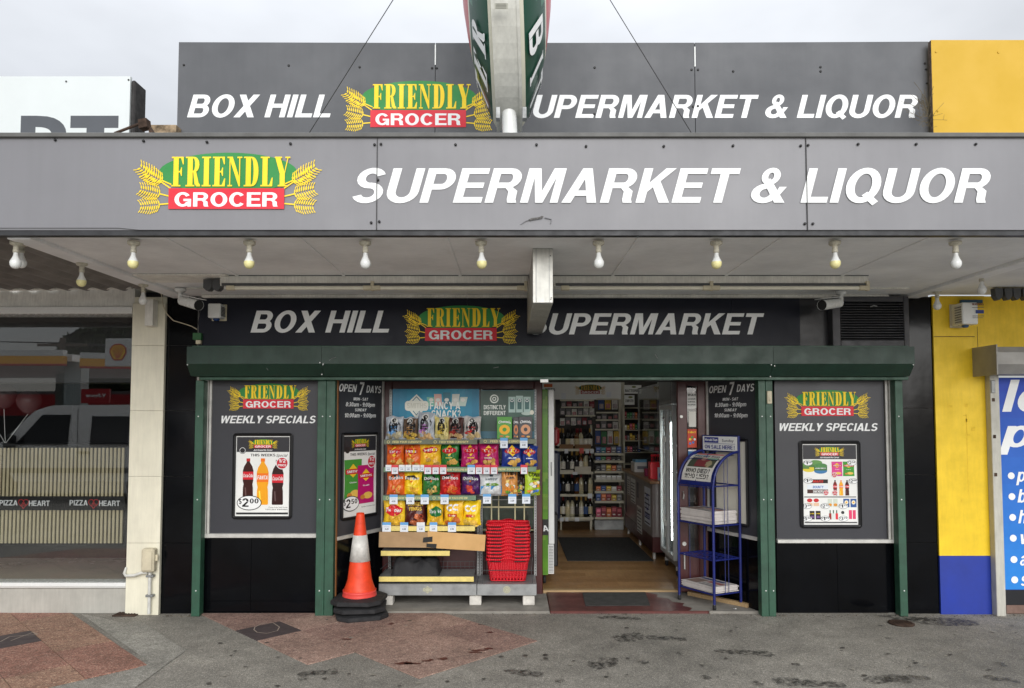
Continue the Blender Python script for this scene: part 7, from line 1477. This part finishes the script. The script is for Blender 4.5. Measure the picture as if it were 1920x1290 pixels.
I_ = dict(bold=.06, shear=.22); h_ = lambda a, b: Z(a, 6.39) - Z(b, 6.39)
q.text('local', X(1879, 6.39), Z(772, 6.39), abs(h_(772, 712)), WHT, w=1.05, **I_); q.text('phone', X(1875, 6.39), Z(838, 6.39), abs(h_(838, 785)), WHT, w=1.4, **I_)
for v, t_ in ((903, 'phones'), (942, 'bills'), (981, 'help'), (1020, 'vouchers'), (1060, 'accessories'), (1098, 'sim cards')): q.ell(X(1892, 6.39), Z(v - 11, 6.39), .03, .03, WHT, 18); q.text(t_, X(1902, 6.39), Z(v, 6.39), .115, WHT, **I_)
q.done('lettering', bs)
VX[0] = 590
a_ = siren(X(1808, 6.2), X(1838, 6.2), Z(607, 6.2), Z(566, 6.2), 6.395, 'white alarm box with a warning label on the yellow wall', True, .17, c(60, 90, 130))
q = Cv(O=(X(1826, 6.2), 6.222, Z(600, 6.2)), base=.002); q.text('WARNING', .0, .13, .02, c(120, 60, 50), w=.1); q.rect(.03, .06, .1, .09, c(40, 60, 130)); q.rect(0, .02, .09, .024, c(90, 90, 90)); q.rect(0, .035, .1, .04, c(90, 90, 90)); q.rect(0, .11, .1, .114, c(90, 90, 90)); q.done('warning_label', a_)
VX[0] = 550
gl = T('wall_lamps', 'row of small grey fittings under the right neighbour awning', 'fitting', (4.6, 5.9, 2.75))
for u in (1866, 1884, 1900, 1918): P(MB().prism([(X(u, 6.0), 6.0, 2.79), (X(u + 15, 6.0), 6.0, 2.79), (X(u + 14, 6.0), 6.0, 2.72), (X(u + 9, 6.0), 6.0, 2.69), (X(u + 6, 6.0), 6.0, 2.69), (X(u + 1, 6.0), 6.0, 2.72)], (0, .06, 0)), 'fitting', M_['grey_plastic'], gl)
P(MB().box(X(1805, 6.35), X(1845, 6.35), 6.37, 6.40, Z(567, 6.35), 2.75), 'blue_plate', mat('dull_blue', c(50, 90, 120), .6, 0, nz=(6, .8, 1.1)), gl)
VX[0] = 785
P(MB().box(3.62, 7, 4.26, 6.40, 2.80, 2.82), 'soffit_panel', M_['soffit'], ys_)
VX[0] = 160
yp = T('yellow_parapet', 'bright yellow parapet sign panel at the right end of the roofline', 'sign', (5, 6.3, 3.3))
P(MB().box(X(1748, 6.32), 7.4, 6.32, 6.35, 3.1, Z(75, 6.32)), 'panel', M_['yellow_panel'], yp)
P(MB().box(X(1746, 6.33), X(1748, 6.33) - .001, 6.322, 6.36, 3.1, Z(76, 6.32)), 'end_strip', mat('brick_edge', c(96, 80, 68), .85, 0, nz=(22, .35, 1.4)), yp)
for u, v in ((1757, 97), (1874, 98), (1757, 207)): P(MB().lathe([(.01, 0), (.01, -.006)], (X(u, 6.32), 6.32, Z(v, 6.32)), 8, 'Y'), 'screw', M_['yellow_panel'], yp)
VX[0] = 785
wd_ = T('weed', 'dry twiggy weed growing from the gap beside the yellow parapet', 'plant', (3.68, 6.3, 4.3)); rw = random.Random(6); m = MB()
for i in range(34):
    p0 = Vector((3.685, 6.30, rw.uniform(4.28, 4.5))); d_ = Vector((rw.gauss(-.4, .6), -.3, rw.uniform(-.3, 1))).normalized(); L_ = rw.uniform(.06, .26)
    pts = [p0 + d_ * L_ * k_ / 3 + Vector((rw.uniform(-1, 1), rw.uniform(-.3, .3), rw.uniform(-1, 1))) * .012 * k_ for k_ in range(4)]; m.tube(pts, .0016, 4, caps=False)
    for k_ in (1, 2): m.tube([pts[k_], pts[k_] + Vector((rw.uniform(-.04, .04), -.01, rw.uniform(-.02, .05)))], .0012, 3, caps=False)
P(m, 'twigs', mat('twig', c(98, 88, 66), .9), wd_)
# ---------------------------------------------------------------- hanging oval street sign on the awning roof
og_ = T('oval_sign', 'tall oval green sign on a pole above the awning, seen edge on', 'sign', (-.02, 5.2, 3.3))
sxc, syc, szc, sa, sb, hw = -.065, 5.12, 5.0, .70, 1.20, .086
ring_ = lambda x, n=48, k_=1.0: [Vector((x, syc + sa * k_ * math.cos(R(360 * i / n)), szc + sb * k_ * math.sin(R(360 * i / n)))) for i in range(n)]
lean = lambda p: Vector((p.x + .055 - .055 * (p.z - 3.6) / 1.2 + 0, p.y, p.z))
m = MB(); n_ = 64; rg = [ring_(sxc - hw, n_), ring_(sxc - hw - .006, n_, 1.008), ring_(sxc - hw + .014, n_, 1.008), ring_(sxc - hw + .014, n_), ring_(sxc + hw - .014, n_), ring_(sxc + hw - .014, n_, 1.008), ring_(sxc + hw + .006, n_, 1.008), ring_(sxc + hw, n_)]
for a, b in zip(rg, rg[1:]): m.add([lean(p) for p in a + b], [(i, (i + 1) % n_, n_ + (i + 1) % n_, n_ + i) for i in range(n_)], None, False)
P(m, 'edge_band', mat('band_white', c(206, 206, 198), .45, .1, nz=(5, .88, 1.05), streak=(9, .88, 1.04, (5, 5, .8)), bump=(6, .1)), og_)
def face(sg):
    def S(s_, t_, off=0):     # s_ rightwards for a viewer facing it, t_ up, unit ellipse
        r2 = min(1, s_ * s_ + t_ * t_); return lean(Vector((sxc + sg * (hw + (.27 if sg > 0 else .22) * (1 - r2) ** .78 + off), syc + sg * s_ * sa * .985, szc + t_ * sb * .985)))
    dkg, mdg, crm, rdd = c(22, 70, 52), c(66, 112, 92), c(206, 204, 186), c(186, 40, 48)
    def col(r, a):
        t_ = r * math.sin(a)
        if r > .965: return crm
        if r > .60: return dkg if t_ < -.42 else mdg
        if r > .56: return crm
        return rdd if t_ < -.25 else crm
    m = MB(); rs_ = [0, .15, .3, .45, .56, .60, .7, .8, .88, .94, .965, .985, 1.0]; na = 72; base = len(m.v)
    for r in rs_: m.v += [S(r * math.cos(2 * math.pi * i / na), r * math.sin(2 * math.pi * i / na)) for i in range(na)]
    for j in range(len(rs_) - 1):
        for i in range(na): m.f.append((j * na + i, j * na + (i + 1) % na, (j + 1) * na + (i + 1) % na, (j + 1) * na + i)); m.c.append(col((rs_[j] + rs_[j + 1]) / 2, 2 * math.pi * (i + .5) / na)); m.sm.append(True)
    P(m, 'sign_face', M_['gloss_print'], og_, ('face of the oval sign turned to the left, ends in white letters', 0, 'face of the oval sign turned to the right, starts with white letters')[sg + 1])
    q = Cv(warp=lambda x, y, h: S(x, y, h), base=.016)
    for k_, ch in enumerate('BITTER'):
        a = R(229 + 16.4 * k_); r0 = .83; cx_, cy_ = r0 * math.cos(a), r0 * math.sin(a); th = a + math.pi / 2
        w = .17 if ch != 'I' else .08; h = .22; gw = {'B': .72, 'I': .44, 'T': .66, 'E': .62, 'R': .70}[ch]
        for pts0, fs in (SERIF.get(ch) or SANS[ch])[1]:
            pts = []
            for x, y in pts0:
                lx, ly = (x / gw - .5) * w, (y - .5) * h; pts.append((cx_ + lx * math.cos(th) - ly * math.sin(th), cy_ + lx * math.sin(th) + ly * math.cos(th)))
            q.fill(pts, fs, WHT)
    q.done('lettering', og_)
face(1); face(-1)
P(MB().tube([lean(Vector((sxc, syc - .14, 3.26))), lean(Vector((sxc, syc - .14, 3.87)))], .052, 24), 'pole', M_['opal_white'], og_)
m = MB()
for x in (-.09, .09): m.box(sxc + x + .045, sxc + x + .075, syc - .26, syc - .2, 3.75, 3.83, .003)
P(m, 'bottom_bracket', M_['galv'], og_)
ll = W(934, 105, syc - .62); q = Cv(O=(-.11, syc - sa * .93 - .01, 4.28)); q.rect(0, 0, .085, .04, c(150, 150, 138)); q.k = 1
for i in range(4): q.rect(.008, .006 + i * .009, .075, .009 + i * .009, c(90, 88, 80))
q.mb.xf(Matrix.Identity(4)); q.done('maker_plate', og_)
for u_, v_, lab in ((578, 252, 'thin stay cable rising from the awning left of the oval sign'), (1300, 255, 'thin stay cable rising from the awning right of the oval sign')):
    w0 = W(u_, v_, 6.1); w0.z -= .0; t = T('stay_cable', lab, 'cable', w0)
    top = Vector((sxc, syc, 6.05)); d_ = (top - w0)
    # cable from the parapet foot to the sign head
    P(MB().tube([w0 - d_ * .05, w0 + d_ * 1.0], .0036, 6), 'cable', M_['cable'], t); P(MB().lathe([(.02, -.01), (.02, .02), (.01, .03)], w0 - d_ * .05, 8), 'eye_bolt', M_['galv'], t)
# ---------------------------------------------------------------- the street behind, seen in the window glass
rd_ = P(MB().box(-60, 60, -13, -2.6, -.12, .004), 'road', speckled('road_asphalt', (c(60, 60, 60), c(104, 104, 102), c(150, 148, 142)), 60, .85, (.3, .85, 1.1), .2), kind='structure'); rd_['label'] = 'asphalt road on the far side of the footpath'
P(MB().box(-60, 60, -2.6, -2.4, -.1, .12, .02), 'kerb', M_['concrete'], kind='structure')
fc = P(MB().box(-60, 60, -60, -13, -.1, .0045), 'forecourt', M_['concrete'], kind='structure')
vn = T('parked_van', 'white delivery van parked at the kerb, reflected in the pizza shop window', 'van', (-8.5, -2.2, 0))
vx0, vx1, vy0, vy1 = -11.2, -6.4, -3.4, -1.6
prof_ = [(vx0, .45), (vx0 + .02, .95), (vx0 + .9, 1.15), (vx0 + 1.55, 1.86), (vx0 + 1.9, 1.97), (vx1 - .25, 1.99), (vx1 - .05, 1.85), (vx1, .45)]
m = MB(); ins = [(x, vy1, z) for x, z in prof_]; outp = [(x, vy0, z) for x, z in prof_]; k_ = len(ins)
mid = [(x, (vy1 + .0 if z < 1.2 else vy1 - .12), z) for x, z in prof_]; m.add([(x, vy1 if z < 1.2 else vy1 - .14, z) for x, z in prof_] + [(x, vy0 if z < 1.2 else vy0 + .14, z) for x, z in prof_], [tuple(range(k_)), tuple(range(2 * k_ - 1, k_ - 1, -1))] + [(i, (i + 1) % k_, k_ + (i + 1) % k_, k_ + i) for i in range(k_)])
P(m, 'body', M_['white_car'], vn)
wnm = mat('van_glass', c(16, 18, 20), .08)
P(MB().prism([(vx0 + 1.25, vy1 - .03, 1.17), (vx0 + 2.3, vy1 - .03, 1.17), (vx0 + 2.3, vy1 - .1, 1.78), (vx0 + 1.75, vy1 - .1, 1.78)], (0, .03, 0)), 'window', wnm, vn); P(MB().prism([(vx0 + 2.75, vy1 - .03, 1.17), (vx0 + 3.5, vy1 - .03, 1.17), (vx0 + 3.5, vy1 - .1, 1.75), (vx0 + 2.75, vy1 - .1, 1.75)], (0, .03, 0)), 'window', wnm, vn)
P(MB().box(vx0 + 2.5, vx0 + 2.51, vy1, vy1 + .004, .5, 1.9).box(vx0 + 3.75, vx0 + 3.76, vy1, vy1 + .004, .5, 1.9).box(vx0 + 2.55, vx0 + 2.75, vy1, vy1 + .02, 1.0, 1.05), 'door_gap', M_['black'], vn)
P(MB().box(vx0 + .4, vx1 - .1, vy1, vy1 + .02, .62, .72, .004), 'side_moulding', M_['grey_plastic'], vn); P(MB().box(vx0 + 1.15, vx0 + 1.3, vy1, vy1 + .22, 1.12, 1.38, .03), 'wing_mirror', M_['black'], vn); P(MB().box(vx0 + 3.9, vx0 + 4.6, vy1 - .02, vy1 + .006, 1.17, 1.17 + .55, .004), 'window', wnm, vn); P(MB().box(vx1 - .1, vx1 + .01, vy1 - .1, vy1 + .006, .8, 1.25, .01), 'tail_light', mat('tail_red', c(180, 30, 26), .3), vn)
for x in (vx0 + .95, vx1 - .95): P(MB().lathe([(.2, -.1), (.33, -.09), (.34, 0), (.33, .01), (.2, .015), (.18, 0), (0, 0)], (x, vy1, .34), 24, 'Y'), 'wheel', M_['rubber'], vn)
sh_ = T('fuel_canopy', 'service station canopy with yellow and red stripe across the road', 'canopy', (-18, -17, 0))
def band(x0, y0, x1, y1, z0=3.9, z1=4.55):
    d_ = Vector((x1 - x0, y1 - y0, 0)); nn = Vector((-d_.y, d_.x, 0)).normalized() * -.3
    for a, b, mm in ((0, .12, mat('stripe_red', c(190, 30, 34), .4)), (.12, .62, mat('stripe_yellow', c(244, 176, 30), .4)), (.62, 1, M_['opal_white'])): P(MB().obox((x0, y0, z0 + (z1 - z0) * a), d_, nn, (0, 0, (z1 - z0) * (b - a) - .004)), 'fascia_band', mm, sh_)
band(-34, -17, -18.6, -17); band(-17.9, -17, -8, -20, 3.8, 4.45)
P(MB().box(-34, -18.4, -30, -17.3, 4.1, 4.4), 'canopy_roof', M_['opal_white'], sh_)
for x, y in ((-29, -19), (-18.6, -18), (-16.6, -22), (-24, -26)): P(MB().box(x - .35, x + .35, y - .3, y + .3, 0, 4.1), 'column', mat('col_grey', c(150, 160, 160), .5), sh_)
ss = T('shell_sign', 'square sign with a yellow and red scallop emblem on the canopy edge', 'sign', (-16.2, -16.8, 4))
P(MB().box(-16.75, -15.65, -16.95, -16.8, 3.85, 5.0, .02), 'panel', M_['opal_white'], ss)
q = Cv(O=(-16.2, -16.79, 4.45), U=(-1, 0, 0), base=.01, lift=.01)
q.poly([(.34 * math.cos(R(a)) * 1.05, .32 * math.sin(R(a)) + .02) for a in range(-20, 201, 10)] + [(-.22, -.30), (-.14, -.36), (.14, -.36), (.22, -.30)], c(206, 40, 36)); q.k = 1
q.poly([(.29 * math.cos(R(a)) * 1.05, .27 * math.sin(R(a)) + .02) for a in range(-15, 196, 10)] + [(-.18, -.27), (-.12, -.31), (.12, -.31), (.18, -.27)], c(248, 196, 30)); q.k = 2
for a in range(20, 161, 20): q.line([(.05 * math.cos(R(a)), -.26), (.27 * math.cos(R(a)), .26 * math.sin(R(a)) + .02)], .016, c(206, 40, 36))
q.done('emblem', ss)
st_ = T('service_shop', 'low red fronted service station shop beyond the canopy', 'building', (-18, -32, 0))
P(MB().box(-40, -6, -36, -32, 0, 3.4), 'wall', mat('dim_wall', c(96, 96, 96), .7), st_); P(MB().box(-36, -8, -32.1, -31.95, 1.9, 3.2), 'red_fascia', mat('shop_red', c(170, 34, 40), .5), st_); P(MB().box(-35, -9, -31.98, -31.95, .3, 1.85), 'window', wnm, st_)
sp_ = T('fuel_sign', 'small red fuel sign reading v power by a canopy column', 'sign', (-17.4, -17.5, 2.4)); P(MB().box(-18.1, -16.9, -17.6, -17.5, 2.35, 2.95, .01), 'panel', mat('fuel_red', c(160, 24, 32), .5), sp_)
q = Cv(O=(-16.9, -17.49, 2.5), U=(-1, 0, 0), base=.01); q.text('V-Power', .15, .1, .16, WHT, w=.85); q.done('lettering', sp_)
pp_ = T('power_pole', 'timber power pole with crossarm and wires beyond the service station', 'pole', (-26.7, -30, 0))
P(MB().tube([(-26.7, -30, 0), (-26.7, -30, 6.5)], .16, 10), 'pole', mat('pole_wood', c(90, 80, 70), .9), pp_); P(MB().box(-28.2, -25.2, -30.1, -29.95, 6.0, 6.15), 'crossarm', MATS['pole_wood'], pp_)
P(MB().tube([(-60, -30, 7.6), (-42, -30, 6.5), (-26.7, -30, 6.2), (-4, -31, 5.3)], .03, 5).tube([(-60, -30.3, 7.0), (-27.6, -30, 6.2), (-4, -31.3, 4.9)], .03, 5), 'wire', M_['black'], pp_)
for ti, (tx, ty, tr, th) in enumerate(((-34.2, -47, 3.0, 8.3), (-31.2, -44, 3.8, 9.1), (-27.2, -46, 4.4, 9.3))):
    t = T('street_tree', 'dark green tree standing behind the service station, %s from the left in the window reflection' % ORD[ti], 'tree', (tx, ty, 0), 0, 'trees behind the service station'); r_ = random.Random(40 + ti)
    P(MB().tube([(tx, ty, 0), (tx + .2, ty, 3), (tx, ty, 5.5)], [.35, .28, .15], 8), 'trunk', MATS['pole_wood'], t); m = MB()
    for i in range(2600):
        d_ = Vector((r_.gauss(0, 1), r_.gauss(0, 1), r_.gauss(0, 1))).normalized() * (r_.uniform(.35, 1) ** .5); lump = 1 + .25 * noise.noise(d_ * 2.5 + Vector((ti * 5, 0, 0)))
        p = Vector((tx, ty, th - tr * .75)) + Vector((d_.x * tr, d_.y * tr, d_.z * tr * .75)) * lump; a = Vector((r_.gauss(0, 1), r_.gauss(0, 1), r_.gauss(0, 1))).normalized() * .45; b = a.orthogonal().normalized() * .4
        m.poly([p - a, p + b, p + a, p - b])
    P(m, 'crown', M_['tree'], t)
